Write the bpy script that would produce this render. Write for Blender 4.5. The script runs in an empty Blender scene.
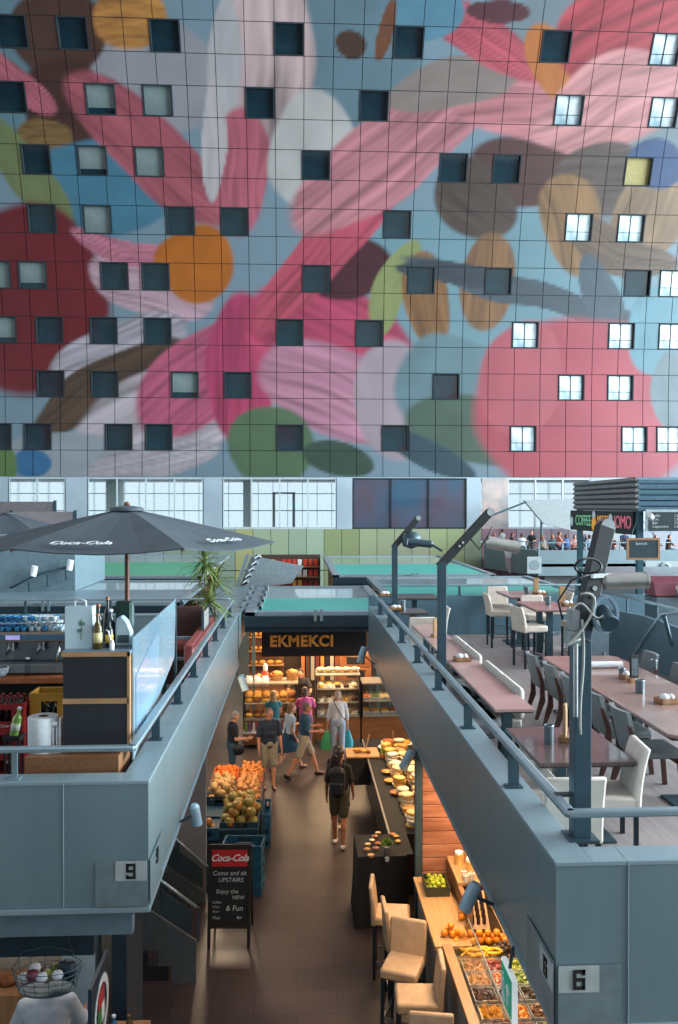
import bpy, bmesh, math, random
from mathutils import Vector, Matrix, noise, Euler
D = bpy.data; SC = bpy.context.scene; COL = SC.collection
R = math.radians; PI = math.pi
random.seed(11)
# ---------------------------------------------------------------- camera
F = 850.0; CAMZ = 6.0
YAW = math.atan(43 / 850); PIT = -math.atan(6 / 850)
cam = D.cameras.new('camera'); co = D.objects.new('camera', cam); COL.objects.link(co)
co.location = (0, 0, CAMZ); co.rotation_euler = (R(90) + PIT, 0, -YAW)
cam.sensor_fit = 'VERTICAL'; cam.sensor_height = 24; cam.lens = 24 * F / 1024; cam.clip_end = 300; cam.clip_start = .05
SC.camera = co
CM = Euler(co.rotation_euler).to_matrix()
CMI = CM.inverted()

def ray(px, py): return CM @ Vector(((px - 339) / F, (512 - py) / F, -1))
def G(px, py, z):
    d = ray(px, py); t = (z - CAMZ) / d.z
    return Vector((d.x * t, d.y * t, z))
def V(px, py, Y):
    d = ray(px, py); t = Y / d.y
    return Vector((d.x * t, Y, CAMZ + d.z * t))
def proj(p):
    q = CMI @ (Vector(p) - Vector((0, 0, CAMZ)))
    return 339 + F * q.x / -q.z, 512 - F * q.y / -q.z

# ---------------------------------------------------------------- materials
def lin(h):
    h = h.lstrip('#'); c = [int(h[i:i + 2], 16) / 255 for i in (0, 2, 4)]
    return tuple((v / 12.92 if v <= .04045 else ((v + .055) / 1.055) ** 2.4) for v in c) + (1,)
MATS = {}
def mat(name, col, rough=.55, metal=0, col2=None, scale=8, stretch=(1, 1, 1), bump=0, emit=0, alpha=1, trans=0, coat=0, kind='noise', detail=4, ior=1.45, sheen=0):
    if name in MATS: return MATS[name]
    m = D.materials.new(name); m.use_nodes = True; nt = m.node_tree; N = nt.nodes; L = nt.links
    b = N['Principled BSDF']
    c = lin(col) if isinstance(col, str) else tuple(col) + (1,) * (4 - len(col))
    b.inputs['Base Color'].default_value = c
    b.inputs['Roughness'].default_value = rough; b.inputs['Metallic'].default_value = metal
    b.inputs['Alpha'].default_value = alpha; b.inputs['Transmission Weight'].default_value = trans
    b.inputs['Coat Weight'].default_value = coat; b.inputs['IOR'].default_value = ior
    if sheen: b.inputs['Sheen Weight'].default_value = sheen
    if emit:
        b.inputs['Emission Color'].default_value = c; b.inputs['Emission Strength'].default_value = emit
    tc = N.new('ShaderNodeTexCoord'); mp = N.new('ShaderNodeMapping'); mp.inputs['Scale'].default_value = stretch
    L.new(tc.outputs['Object'], mp.inputs[0])
    c2 = lin(col2) if col2 else tuple(v * .82 for v in c[:3]) + (1,)
    if kind == 'brick':
        t = N.new('ShaderNodeTexBrick'); t.inputs['Color1'].default_value = c; t.inputs['Color2'].default_value = c2
        t.inputs['Mortar'].default_value = tuple(v * .45 for v in c[:3]) + (1,)
        t.inputs['Scale'].default_value = scale; t.inputs['Mortar Size'].default_value = .008; t.inputs['Brick Width'].default_value = 1.0
        t.inputs['Row Height'].default_value = .5
        L.new(mp.outputs[0], t.inputs[0])
        n2 = N.new('ShaderNodeTexNoise'); n2.inputs['Scale'].default_value = .9; n2.inputs['Detail'].default_value = 6; L.new(mp.outputs[0], n2.inputs[0])
        mx = N.new('ShaderNodeMix'); mx.data_type = 'RGBA'; mx.blend_type = 'MULTIPLY'; mx.inputs[0].default_value = .55
        L.new(t.outputs['Color'], mx.inputs[6])
        rp = N.new('ShaderNodeValToRGB'); rp.color_ramp.elements[0].position = .35; rp.color_ramp.elements[0].color = (.5, .5, .5, 1); rp.color_ramp.elements[1].position = .65
        L.new(n2.outputs[0], rp.inputs[0]); L.new(rp.outputs[0], mx.inputs[7]); L.new(mx.outputs[2], b.inputs['Base Color'])
        src = t.outputs['Fac']
    else:
        if kind == 'wave':
            t = N.new('ShaderNodeTexWave'); t.inputs['Distortion'].default_value = 4; t.inputs['Detail'].default_value = 3
        else:
            t = N.new('ShaderNodeTexNoise'); t.inputs['Detail'].default_value = detail
        t.inputs['Scale'].default_value = scale; L.new(mp.outputs[0], t.inputs[0])
        rp = N.new('ShaderNodeValToRGB'); e = rp.color_ramp.elements
        e[0].position = .35; e[0].color = c; e[1].position = .68; e[1].color = c2
        L.new(t.outputs['Fac'], rp.inputs[0]); L.new(rp.outputs[0], b.inputs['Base Color'])
        if emit: L.new(rp.outputs[0], b.inputs['Emission Color'])
        src = t.outputs['Fac']
    if bump:
        bp = N.new('ShaderNodeBump'); bp.inputs['Strength'].default_value = bump; bp.inputs['Distance'].default_value = .02
        L.new(src, bp.inputs['Height']); L.new(bp.outputs[0], b.inputs['Normal'])
    MATS[name] = m
    return m

# ---------------------------------------------------------------- mesh builder
class MB:
    def __init__(s): s.bm = bmesh.new()
    def cbox(s, c, d, rot=None, taper=None):
        vs = []
        for z in (-1, 1):
            for y in (-1, 1):
                for x in (-1, 1):
                    p = Vector((x * d[0] / 2, y * d[1] / 2, z * d[2] / 2))
                    if taper and z < 0: p.x *= taper; p.y *= taper
                    if rot is not None: p = rot @ p
                    vs.append(s.bm.verts.new(p + Vector(c)))
        for f in ((0, 2, 3, 1), (4, 5, 7, 6), (0, 1, 5, 4), (2, 6, 7, 3), (0, 4, 6, 2), (1, 3, 7, 5)):
            s.bm.faces.new([vs[i] for i in f])
        return s
    def box(s, x0, x1, y0, y1, z0, z1): return s.cbox(((x0 + x1) / 2, (y0 + y1) / 2, (z0 + z1) / 2), (abs(x1 - x0), abs(y1 - y0), abs(z1 - z0)))
    def beam(s, p0, p1, w, h, up=(0, 0, 1)):
        p0, p1 = Vector(p0), Vector(p1); d = p1 - p0; l = d.length; d.normalize()
        x = d.cross(Vector(up))
        if x.length < 1e-4: x = d.cross(Vector((0, 1, 0)))
        x.normalize(); u = x.cross(d)
        m = Matrix((x, d, u)).transposed()
        return s.cbox((p0 + p1) / 2, (w, l, h), m)
    def cyl(s, p0, p1, r0, r1=None, n=14, cap=True):
        r1 = r0 if r1 is None else r1
        p0, p1 = Vector(p0), Vector(p1); d = (p1 - p0).normalized()
        a = d.orthogonal().normalized(); b = d.cross(a)
        A = [s.bm.verts.new(p0 + (a * math.cos(t) + b * math.sin(t)) * r0) for t in [2 * PI * i / n for i in range(n)]]
        B = [s.bm.verts.new(p1 + (a * math.cos(t) + b * math.sin(t)) * r1) for t in [2 * PI * i / n for i in range(n)]]
        for i in range(n): s.bm.faces.new((A[i], A[(i + 1) % n], B[(i + 1) % n], B[i]))
        if cap: s.bm.faces.new(A[::-1]); s.bm.faces.new(B)
        return s
    def lathe(s, prof, c=(0, 0, 0), n=18, sx=1, sy=1, M=None):
        rings = []
        for r, z in prof:
            rings.append([s.bm.verts.new((M @ Vector((r * math.cos(2 * PI * i / n) * sx, r * math.sin(2 * PI * i / n) * sy, z)) if M else Vector((r * math.cos(2 * PI * i / n) * sx, r * math.sin(2 * PI * i / n) * sy, z))) + Vector(c)) for i in range(n)])
        for a, b in zip(rings, rings[1:]):
            for i in range(n): s.bm.faces.new((a[i], a[(i + 1) % n], b[(i + 1) % n], b[i]))
        if len(prof) == 2:
            s.bm.faces.new(rings[0][::-1]); s.bm.faces.new(rings[-1])
        return s
    def sph(s, c, r, n=12, m=8, rot=None):
        r = (r, r, r) if not hasattr(r, '__len__') else r
        M = Matrix.Translation(Vector(c)) @ (rot.to_4x4() if rot is not None else Matrix.Identity(4)) @ Matrix.Diagonal((r[0], r[1], r[2], 1))
        bmesh.ops.create_uvsphere(s.bm, u_segments=n, v_segments=m, radius=1, matrix=M); return s
    def cap2(s, a, b, ra, rb, n=12):
        s.cyl(a, b, ra, rb, n); s.sph(a, ra, n, 8); s.sph(b, rb, n, 8); return s
    def tube(s, pts, r, n=8):
        pts = [Vector(p) for p in pts]; rings = []
        for i, p in enumerate(pts):
            d = (pts[min(i + 1, len(pts) - 1)] - pts[max(i - 1, 0)]).normalized()
            if i == 0: a = d.orthogonal().normalized()
            else: a = (a - d * a.dot(d)).normalized()
            b = d.cross(a); rr = r[i] if hasattr(r, '__len__') else r
            rings.append([s.bm.verts.new(p + (a * math.cos(2 * PI * k / n) + b * math.sin(2 * PI * k / n)) * rr) for k in range(n)])
        for A, B in zip(rings, rings[1:]):
            for k in range(n): s.bm.faces.new((A[k], A[(k + 1) % n], B[(k + 1) % n], B[k]))
        s.bm.faces.new(rings[0][::-1]); s.bm.faces.new(rings[-1]); return s
    def prism(s, poly, ax, a, b):
        def P(u, v, w): return {'x': (w, u, v), 'y': (u, w, v), 'z': (u, v, w)}[ax]
        A = [s.bm.verts.new(P(u, v, a)) for u, v in poly]; B = [s.bm.verts.new(P(u, v, b)) for u, v in poly]; n = len(poly)
        for i in range(n): s.bm.faces.new((A[i], A[(i + 1) % n], B[(i + 1) % n], B[i]))
        s.bm.faces.new(A[::-1]); s.bm.faces.new(B); return s
    def quad(s, *p): s.bm.faces.new([s.bm.verts.new(q) for q in p]); return s
    def build(s, name, m=None, parent=None, bevel=0, smooth=None, loc=(0, 0, 0), rz=0, remesh=0):
        bmesh.ops.recalc_face_normals(s.bm, faces=s.bm.faces)
        me = D.meshes.new(name); s.bm.to_mesh(me); s.bm.free()
        o = D.objects.new(name, me); COL.objects.link(o)
        if remesh:
            md = o.modifiers.new('r', 'REMESH'); md.mode = 'VOXEL'; md.voxel_size = remesh; md.use_smooth_shade = True
            sm = o.modifiers.new('s', 'SMOOTH'); sm.iterations = 16 if name in ('top', 'trousers', 'hair') else 4; sm.factor = .5
            bpy.context.view_layer.update()
            dg = bpy.context.evaluated_depsgraph_get()
            me2 = D.meshes.new_from_object(o.evaluated_get(dg)); o.modifiers.clear(); o.data = me2; me = me2
        if m is not None: me.materials.clear(); me.materials.append(m)
        if smooth: 
            me.shade_smooth()
            if smooth is not True: me.set_sharp_from_angle(angle=R(smooth))
        if bevel:
            b = o.modifiers.new('b', 'BEVEL'); b.width = bevel; b.segments = 2; b.limit_method = 'ANGLE'
        o.location = loc; o.rotation_euler = (0, 0, rz)
        if parent is not None: o.parent = parent
        return o

def tag(o, label=None, cat=None, group=None, kind=None):
    if label: o['label'] = label
    if cat: o['category'] = cat
    if group: o['group'] = group
    if kind: o['kind'] = kind
    return o
def thing(name, label, cat, loc=(0, 0, 0), rz=0, group=None, kind=None):
    o = D.objects.new(name, None); COL.objects.link(o); o.empty_display_size = .05
    o.location = loc; o.rotation_euler = (0, 0, rz)
    return tag(o, label, cat, group, kind)
KIDS = {}
def dup(o, loc, rz=0, label=None, parent=None, group=None):
    c = o.copy(); COL.objects.link(c)
    if parent is not None: c.parent = parent
    else:
        c.location = loc; c.rotation_euler = (o.rotation_euler[0], o.rotation_euler[1], rz)
    if label: c['label'] = label
    if group: c['group'] = group
    for ch in list(o.children): dup(ch, None, 0, None, c)
    return c
def struct(o): o['kind'] = 'structure'; return o
def text(name, s, m, parent, size=.2, M=None, ext=.004, shear=0, offset=0, space=1.0, align='CENTER', bold=0):
    c = D.curves.new(name, 'FONT'); c.body = s; c.size = size; c.extrude = ext; c.shear = shear; c.offset = offset; c.bevel_depth = bold; c.bevel_resolution = 0
    c.space_character = space; c.align_x = align; c.align_y = 'CENTER'; c.resolution_u = 3
    o = D.objects.new(name, c); COL.objects.link(o); bpy.context.view_layer.update()
    me = D.meshes.new_from_object(o.evaluated_get(bpy.context.evaluated_depsgraph_get()))
    D.objects.remove(o); D.curves.remove(c)
    me.materials.clear(); me.materials.append(m)
    if M is not None: me.transform(M)
    o = D.objects.new(name, me); COL.objects.link(o); o.parent = parent
    return o
def FACE(x, y, z, rz=0, tilt=0):   # text plane standing up, reading towards -Y, at a place
    return Matrix.Translation((x, y, z)) @ Matrix.Rotation(rz, 4, 'Z') @ Matrix.Rotation(R(90) + tilt, 4, 'X')

# ---------------------------------------------------------------- shared materials
steel = mat('satin_steel', '#7a9095', .32, .4, '#71878c', 3, (1, 1, .2))
steel_lt = mat('steel_rail', '#8fa5ad', .35, .6, '#869ca4', 3)
cap_m = mat('parapet_cap', '#8ea3aa', .4, .4, '#849aa2', 2)
dark_steel = mat('dark_steel', '#3b525c', .45, .3, '#33474f', 5)
dk_teal = mat('dark_teal_panel', '#577280', .5, .2, '#4f6a76', 1.5)
black = mat('matt_black', '#17191b', .6)
blackcloth = mat('black_cloth', '#0d0e11', .85, 0, '#15161a', 30, bump=.2)
chrome = mat('chrome', '#c9cdce', .2, .95)
alu = mat('brushed_aluminium', '#a9aba6', .35, .7, '#96938c', 4, (1, 8, 1))
white_pl = mat('white_plastic', '#dfe4e6', .45)
cream = mat('cream_leather', '#cfc7bc', .5, 0, '#c4bcb1', 9, bump=.08)
tanl = mat('beige_leather', '#b89a7c', .5, 0, '#ab8d6f', 9, bump=.08)
grey_f = mat('grey_chair_fabric', '#707678', .75, 0, '#666c6e', 40, bump=.1)
wood_dk = mat('dark_walnut', '#4d302c', .4, 0, '#3c2522', 6, (1, 8, 1))
wood_leg = mat('reddish_leg_wood', '#4a2a22', .45)
wood_md = mat('oak_wood', '#9d7552', .5, 0, '#86603f', 5, (6, 1, 1))
wood_lt = mat('light_oak', '#b08a62', .45, 0, '#9c7750', 5, (8, 1, 8))
tbl_pink = mat('rose_laminate', '#94736f', .35, 0, '#886764', 4, (5, 1, 1), coat=.3)
tbl_dk = mat('brown_laminate', '#564744', .3, 0, '#4b3d3a', 4, (5, 1, 1), coat=.4)
glass = mat('clear_glass', '#c4dade', .05, 0, trans=1, ior=1.05, alpha=.35)
turq = mat('turquoise_roof', '#4aa096', .5, 0, '#45988f', .6)
green_roof = mat('green_roof', '#4f9f7c', .5, 0, '#4a9574', .6)
paper = mat('white_paper', '#dde2e4', .7)
# ================================================================ PEOPLE
skin = mat('skin', '#b07a5e', .55, 0, '#a87054', 12); skin_l = mat('skin_light', '#c08e72', .55, 0, '#b88468', 12); skin_d = mat('skin_tan', '#9a6446', .55, 0, '#905c40', 12)
shoe_k = mat('shoe_black', '#1a1a1c', .5); shoe_w = mat('shoe_white', '#c9c5c0', .5); eye_m = mat('eye_dark', '#1a1210', .3); lip_m = mat('lips', '#8a4a40', .5)
def V3(*a): return Vector(a)
def limb(m, a, b, ra, rb): m.cap2(a, b, ra, rb, 12)
def person(label, loc, rz, H=1.72, legs_=((0, 0), (0, 0)), arms=((0, 8, 15), (0, 8, 15)), lean=0, head=(0, 0), female=False, skin_m=skin, top=None, sleeve=.5, bottom=None, blen=.5, skirt=False, hair=None, hlen=0, shoes=shoe_k, build=1.0, vox=.0085, seated=False, belly=0):
    """faces +Y locally. legs: (hip forward deg, knee deg) L,R ; arms: (forward deg, out deg, elbow deg) ; sleeve fraction of the arm covered ; blen fraction of the leg covered"""
    t = thing('person', label, 'person', loc, rz); s = H / 1.72; S = lambda v: v * s
    hipz = .91; B = build
    if not seated:
        lo = []
        for hf, kn in legs_: lo.append(.44 * math.cos(R(hf)) + .41 * math.cos(R(hf - kn)) + .075)
        hipz = max(lo)
    else: hipz = .55
    L = R(lean)
    def tor(x, y, z):   # torso space: leaning about the hips
        return V3(x, y * math.cos(L) + z * math.sin(L), hipz + z * math.cos(L) - y * math.sin(L))
    sh = .175 * (.9 if female else 1.0) * (1 + (B - 1) * .5)
    body, topm, botm = MB(), MB(), MB(); e = .014
    def both(ms, f):
        for m, k in ms: f(m, k)
    # torso
    hipw = .155 if female else .15
    T = [((0, 0, .02), (hipw * B, .11 * B, .1)), ((0, .005, .13), ((.125 if female else .14) * B, .1 * B, .12)), ((0, .01 + belly * .02, .24), ((.14 if female else .155) * B, (.1 + belly) * B, .12)), ((0, 0, .37), ((.15 if female else .17) * B, .105 * B, .12)), ((0, -.01, .46), ((.13 if female else .155) * B, .08, .06))]
    rotm = Matrix.Rotation(-L, 3, 'X')
    for c, r in T:
        body.sph(tor(*c), r, 16, 10, rotm)
        if top is not None: topm.sph(tor(*c), (r[0] + e, r[1] + e, r[2] + e * .6), 16, 10, rotm)
    limb(body, tor(0, 0, .08), tor(0, 0, .36), .1 * B, .095 * B)
    if top is not None:
        for kx in (-.05, .05): limb(topm, tor(kx, .003 + belly * .3, .05), tor(kx, 0, .38), .1 * B + e, .1 * B + e)
    if bottom is not None: 
        for c, r in T[:2 if skirt else 1]: botm.sph(tor(c[0], c[1], c[2] + .02), (r[0] + e + .006, r[1] + e + .006, r[2] * 1.25), 16, 10, rotm)
    neck, hd = tor(0, -.005, .5), tor(0, .02, .585)
    hz, hx = R(head[0]), R(head[1])
    HR = Matrix.Rotation(hz, 3, 'Z') @ Matrix.Rotation(-hx - L * .4, 3, 'X')
    hc = tor(0, .015, .64) + HR @ V3(0, .01, 0)
    limb(body, neck, hc + HR @ V3(0, -.01, -.05), .052, .048)
    body.sph(hc + HR @ V3(0, -.005, .02), (.074, .092, .098), 18, 12, HR); body.sph(hc + HR @ V3(0, .022, -.05), (.056, .062, .062), 14, 10, HR)   # skull, jaw
    body.sph(hc + HR @ V3(0, .095, -.012), (.013, .018, .024), 8, 6, HR); body.sph(hc + HR @ V3(0, .08, .022), (.05, .014, .012), 10, 6, HR); body.sph(hc + HR @ V3(0, .074, -.085), (.024, .018, .018), 8, 6, HR)
    for sx in (-1, 1): body.sph(hc + HR @ V3(sx * .077, -.005, -.005), (.012, .02, .03), 8, 6, HR)
    # legs
    feet = []
    for i, (hf, kn) in enumerate(legs_):
        sx = -1 if i == 0 else 1; a = R(hf); b = R(hf - kn)
        hip = V3(sx * .088 * B, 0, hipz); knee = hip + V3(sx * .005, .44 * math.sin(a), -.44 * math.cos(a)); ank = knee + V3(0, .41 * math.sin(b), -.41 * math.cos(b))
        limb(body, hip, knee, .083 * B, .052 * B); limb(body, knee, ank, .052 * B, .034); cm = knee.lerp(ank, .3) + V3(0, -.012, 0); body.sph(cm, (.05 * B, .055 * B, .11), 10, 8)
        fr = Matrix.Rotation(min(0, b) * .8, 3, 'X'); toe = ank + fr @ V3(0, .13, -.045); limb(body, ank + V3(0, 0, -.02), toe, .034, .028); body.sph(ank + fr @ V3(0, -.03, -.04), .034)
        feet.append((ank, fr))
        if bottom is not None and not skirt:
            ln = blen * .85
            if ln <= .44: limb(botm, hip, hip.lerp(knee, ln / .44), .083 * B + .02, (.083 - .028 * ln / .44) * B + .026)
            else: limb(botm, hip, knee, .083 * B + .016, .052 * B + .018); limb(botm, knee, knee.lerp(ank, min(1, (ln - .44) / .41)), .052 * B + .018, .044 if ln > .8 else .056)
    if bottom is not None and skirt:
        m = botm; rows = []; hm = (legs_[0][0] + legs_[1][0]) / 2
        for f in (0, .3, .6, 1): 
            k = .16 + .07 * f; z = hipz + .06 - blen * .85 * f; y = math.sin(R(hm)) * .3 * f
            spread = abs(legs_[0][0] - legs_[1][0]) / 60 * .22 * f
            rows.append([m.bm.verts.new((k * B * math.cos(u), y + (k * .8 + spread) * math.sin(u) + .008 * math.sin(8 * u) * f, z)) for u in [2 * PI * i / 24 for i in range(24)]])
        for A_, B_ in zip(rows, rows[1:]):
            for i in range(24): m.bm.faces.new((A_[i], A_[(i + 1) % 24], B_[(i + 1) % 24], B_[i]))
        m.bm.faces.new(rows[0]); m.bm.faces.new(rows[-1][::-1])
    # arms
    hands = []
    for i, (fw, out, el) in enumerate(arms):
        sx = -1 if i == 0 else 1; a, o = R(fw), R(out)
        S0_ = tor(sx * sh, -.01, .44); d = V3(sx * math.sin(o), math.sin(a) * math.cos(o), -math.cos(a) * math.cos(o)); E_ = S0_ + d * .27
        b = R(fw + el); inw = -sx * .18 * min(1, el / 60); d2 = V3(sx * math.sin(o) * .5 + inw, math.sin(b), -math.cos(b)).normalized(); W = E_ + d2 * .245
        body.sph(S0_, .05 * B); limb(body, S0_, E_, .046 * B, .037 * B); limb(body, E_, W, .037 * B, .024)
        side = d2.cross(V3(sx, 0, 0)).normalized(); ac = side.cross(d2).normalized(); fwv = V3(0, 1, 0) if abs(d2.y) < .7 else V3(0, 0, 1); fwv = (fwv - d2 * fwv.dot(d2)).normalized(); th_ = fwv; nrm = d2.cross(th_).normalized() * sx
        Pm = W + d2 * .045; RM = Matrix((th_, d2, nrm)).transposed(); body.sph(Pm, (.038, .052, .019), 12, 8, RM)
        for q in range(4):
            off = (-.027 + .018 * q); ln = (.055, .07, .075, .066)[q]; base = W + d2 * .085 + th_ * off; mid = base + d2 * ln * .55 - nrm * .006; tip = mid + d2 * ln * .4 - nrm * .022
            limb(body, base, mid, .0095, .009); limb(body, mid, tip, .009, .0075)
        tb = W + d2 * .03 + th_ * .032; limb(body, tb, tb + d2 * .035 + th_ * .022, .012, .0095); limb(body, tb + d2 * .035 + th_ * .022, tb + d2 * .062 + th_ * .024, .0095, .008)
        hands.append(W + d2 * .09)
        if top is not None and sleeve > 0:
            topm.sph(S0_, .05 * B + e)
            if sleeve <= .5: limb(topm, S0_, S0_.lerp(E_, sleeve * 2), .046 * B + e, (.046 - .009 * sleeve * 2) * B + e + .01)
            else: limb(topm, S0_, E_, .046 * B + e, .037 * B + e); limb(topm, E_, E_.lerp(W, min(1, (sleeve - .5) * 2)), .037 * B + e, .03 + e * .7)
    fx = 1.8 if seated else 1.0
    def fin(m, nm, mt, vx=vox):
        vx = vx if vx == vox else vx * fx
        o = m.build(nm, mt, t, remesh=vx / s if False else vx); o.scale = (s, s, s); return o
    fin(body, 'body', skin_m)
    if top is not None: fin(topm, 'top', top, .011)
    else: topm.bm.free()
    if bottom is not None: fin(botm, 'skirt' if skirt else 'trousers', bottom, .011)
    else: botm.bm.free()
    for ank, fr in feet:
        q = MB(); q.sph(ank + fr @ V3(0, -.02, -.035), (.042, .055, .042)); q.sph(ank + fr @ V3(0, .07, -.048), (.044, .1, .03)); q.sph(ank + fr @ V3(0, .03, -.03), (.04, .06, .035)); o = fin(q, 'shoe', shoes, .01)
    for sx in (-1, 1): o = MB().sph(hc + HR @ V3(sx * .03, .083, .006), (.011, .006, .007), 8, 6, HR).build('eye', eye_m, t, smooth=True); o.scale = (s, s, s)
    o = MB().sph(hc + HR @ V3(0, .088, -.05), (.024, .008, .007), 8, 6, HR).build('mouth', lip_m, t, smooth=True); o.scale = (s, s, s)
    if hair is not None:
        q = MB(); q.sph(hc + HR @ V3(0, -.022, .045), (.083, .092, .088), 18, 12, HR); q.sph(hc + HR @ V3(0, -.05, -.01), (.075, .062, .075), 14, 10, HR)
        if hlen:
            n = 5
            for i in range(n): f = (i + 1) / n; q.sph(hc + HR @ V3(0, -.07 - .01 * f, -.03 - hlen * f), (.085 - .02 * f, .045 - .012 * f, .07), 14, 8)
        fin(q, 'hair', hair, .01)
    t['hands'] = 0; del t['hands']
    return t, [h * s for h in hands], hc * s, s
hair_g = mat('hair_grey', '#8f8a86', .6, 0, '#6f6a66', 30); hair_b = mat('hair_blond', '#a8835a', .6, 0, '#84623e', 30); hair_k = mat('hair_black', '#1a1416', .5, 0, '#241b1c', 30); hair_br = mat('hair_brown', '#4e3426', .6, 0, '#3c281e', 30); hair_s = mat('hair_sandy', '#8a6444', .6, 0, '#6c4c34', 30)
def fab(n, h, h2=None): return mat(n, h, .8, 0, h2, 18, bump=.1)
def hold_bag(t, p, w_, h_, m, nm):
    q = MB(); bm = q.bm; rows = []
    for f in (0, .25, .6, 1):
        k = .35 + .65 * min(1, f * 1.6); rows.append([bm.verts.new((p.x + w_ / 2 * k * math.cos(u) * (1 + .06 * math.sin(5 * u)), p.y + w_ * .28 * k * math.sin(u), p.z - .06 - h_ * f)) for u in [2 * PI * i / 16 for i in range(16)]])
    for A_, B_ in zip(rows, rows[1:]):
        for i in range(16): bm.faces.new((A_[i], A_[(i + 1) % 16], B_[(i + 1) % 16], B_[i]))
    bm.faces.new(rows[0]); bm.faces.new(rows[-1][::-1])
    o = q.build('bag_body', m, t, smooth=50); MB().tube([p + V3(-.04, 0, -.07), p + V3(-.02, 0, .0), p + V3(.02, 0, 0), p + V3(.04, 0, -.07)], .008).build('handle', m, t, smooth=True); return o
def bag_thing(label, host, hand, w_, h_, m):
    M = Matrix.Translation(host.location) @ Matrix.Rotation(host.rotation_euler[2], 4, 'Z'); p = M @ hand
    t = thing('carrier_bag', label, 'bag', (p.x, p.y, p.z)); hold_bag(t, V3(0, 0, 0), w_, h_, m, 'bag'); return t
# 1 woman in black at the fruit stand, seen side on, facing right
p, h, hc, s = person('person with short grey hair, black top and shoulder bag by the fruit stand', (G(233, 784, 0).x, 18.2, 0), R(-75), 1.66, ((4, 4), (-4, 4)), ((0, 8, 70), (8, 6, 80)), 3, (0, 8), True, skin_l, fab('top_black', '#191b24'), .3, fab('jeans_blue', '#2c4a5c', '#24404f'), 1, False, hair_g, 0, shoe_k, 1.02)
MB().sph((.2, .1, .84), (.05, .13, .12)).build('shoulder_bag', mat('bag_black', '#16161a', .5), p, smooth=True); MB().tube([(.2, .08, .93), (.2, .05, 1.2), (.1, 0, 1.42), (0, -.07, 1.38), (-.02, -.1, 1.2)], .012).build('bag_strap', mat('bag_black', '#16161a', .5), p, smooth=True)
# 2 man in navy polo
p, h, hc, s = person('person in navy polo shirt and light khaki shorts standing in the aisle', (G(269, 787, 0).x, 18.05, 0), R(-165), 1.76, ((3, 3), (-2, 3)), ((2, 12, 14), (4, 10, 18)), 2, (20, 0), False, skin, fab('polo_navy', '#1c2a3c', '#182434'), .42, fab('shorts_khaki', '#8a8474', '#7c7666'), .47, False, mat('hair_thin', '#6a5648', .6), 0, shoe_k, 1.02, belly=.015)
MB().sph((0, .09, 1.37), (.06, .03, .03)).build('shirt_collar', fab('polo_navy', '#1c2a3c'), p, smooth=True)
# 3 blonde in teal at the counter
person('person with long blond hair and teal top looking into the pastry case', (G(274, 752, 0).x, 20.3, 0), R(6), 1.62, ((0, 0), (0, 0)), ((20, 8, 40), (20, 8, 40)), 6, (0, 5), True, skin_l, fab('top_teal', '#2c6a76', '#245a66'), .1, fab('jeans_pale', '#5a7280'), 1, False, hair_b, .28, shoe_k, .95)
# 4 walking woman in white
person('person walking in white sleeveless top and dark teal skirt', (G(289, 772, 0).x, 19.2, 0), R(-62), 1.66, ((30, 8), (-24, 22)), ((20, 8, 75), (-12, 8, 40)), 5, (-10, 4), True, skin_l, fab('top_white', '#c2cad0', '#b6bec6'), .18, fab('skirt_teal', '#234a5e', '#1d3f52'), .46, True, hair_s, .05, mat('sandal_brown', '#4a3028', .6), .95)
# 5 walking man in blue tee
p, h, hc, s = person('person walking in dark blue shirt, khaki shorts and black shoes with bent arms', (G(304, 778, 0).x, 18.8, 0), R(-80), 1.76, ((27, 10), (-20, 14)), ((6, 6, 88), (2, 6, 84)), 4, (-8, 0), False, skin, fab('tee_blue', '#244c66', '#1f4158'), .45, fab('shorts_sand', '#9a8f7c', '#8a806e'), .45, False, mat('hair_greying', '#6f625a', .6), 0, shoe_k, 1.0, belly=.01)
# 6 pink shirt
person('person in bright pink shirt leaning on the bakery counter', (G(306, 756, 0).x, 20.45, 0), R(8), 1.66, ((0, 0), (0, 0)), ((40, 18, 35), (40, 18, 35)), 12, (-15, 10), True, skin_d, fab('shirt_pink', '#b8508a', '#a84478'), .5, fab('trousers_mauve', '#6e4a5e'), 1, False, hair_br, .04, shoe_k, .98)
# 7 vendor
person('person serving behind the bakery counter in black shirt', (V(301, 672, 22.6).x, 22.6, 0), R(172), 1.74, ((0, 0), (0, 0)), ((38, 22, 40), (38, 22, 40)), 10, (0, 14), False, skin, fab('shirt_black', '#17171b', '#1c1c20'), .42, fab('apron_black', '#18181a'), 1, False, hair_k, 0, shoe_k, 1.1)
# 8 white shirt woman from behind with bags
p8, h8, hc, s = person('person seen from behind in white shirt and pale blue jeans holding two bags', (G(338, 762, 0).x, 19.9, 0), R(4), 1.68, ((2, 2), (-2, 2)), ((0, 14, 12), (2, 14, 14)), 3, (0, 6), True, skin_l, fab('shirt_white', '#b9bfca', '#adb4c0'), .72, fab('jeans_light', '#8f9fb4', '#8292a8'), 1, False, mat('hair_ash', '#a8988a', .6, 0, '#8a7a6c', 30), 0, shoe_w, 1.05)
MB().tube([(-.12, -.06, 1.46), (-.04, -.14, 1.3), (.08, -.15, 1.1), (.17, -.1, .98)], .01).build('bag_strap', mat('strap_brown', '#5a3a2c', .6), p8, smooth=True)
bag_thing('green carrier bag held by the person in the white shirt', p8, h8[0], .3, .42, mat('bag_green', '#3f9a6a', .5, 0, '#348a5c', 6)); bag_thing('bright teal carrier bag held by the person in the white shirt', p8, h8[1], .26, .4, mat('bag_teal', '#1f8a9a', .5, 0, '#1a7a8a', 6))
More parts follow.
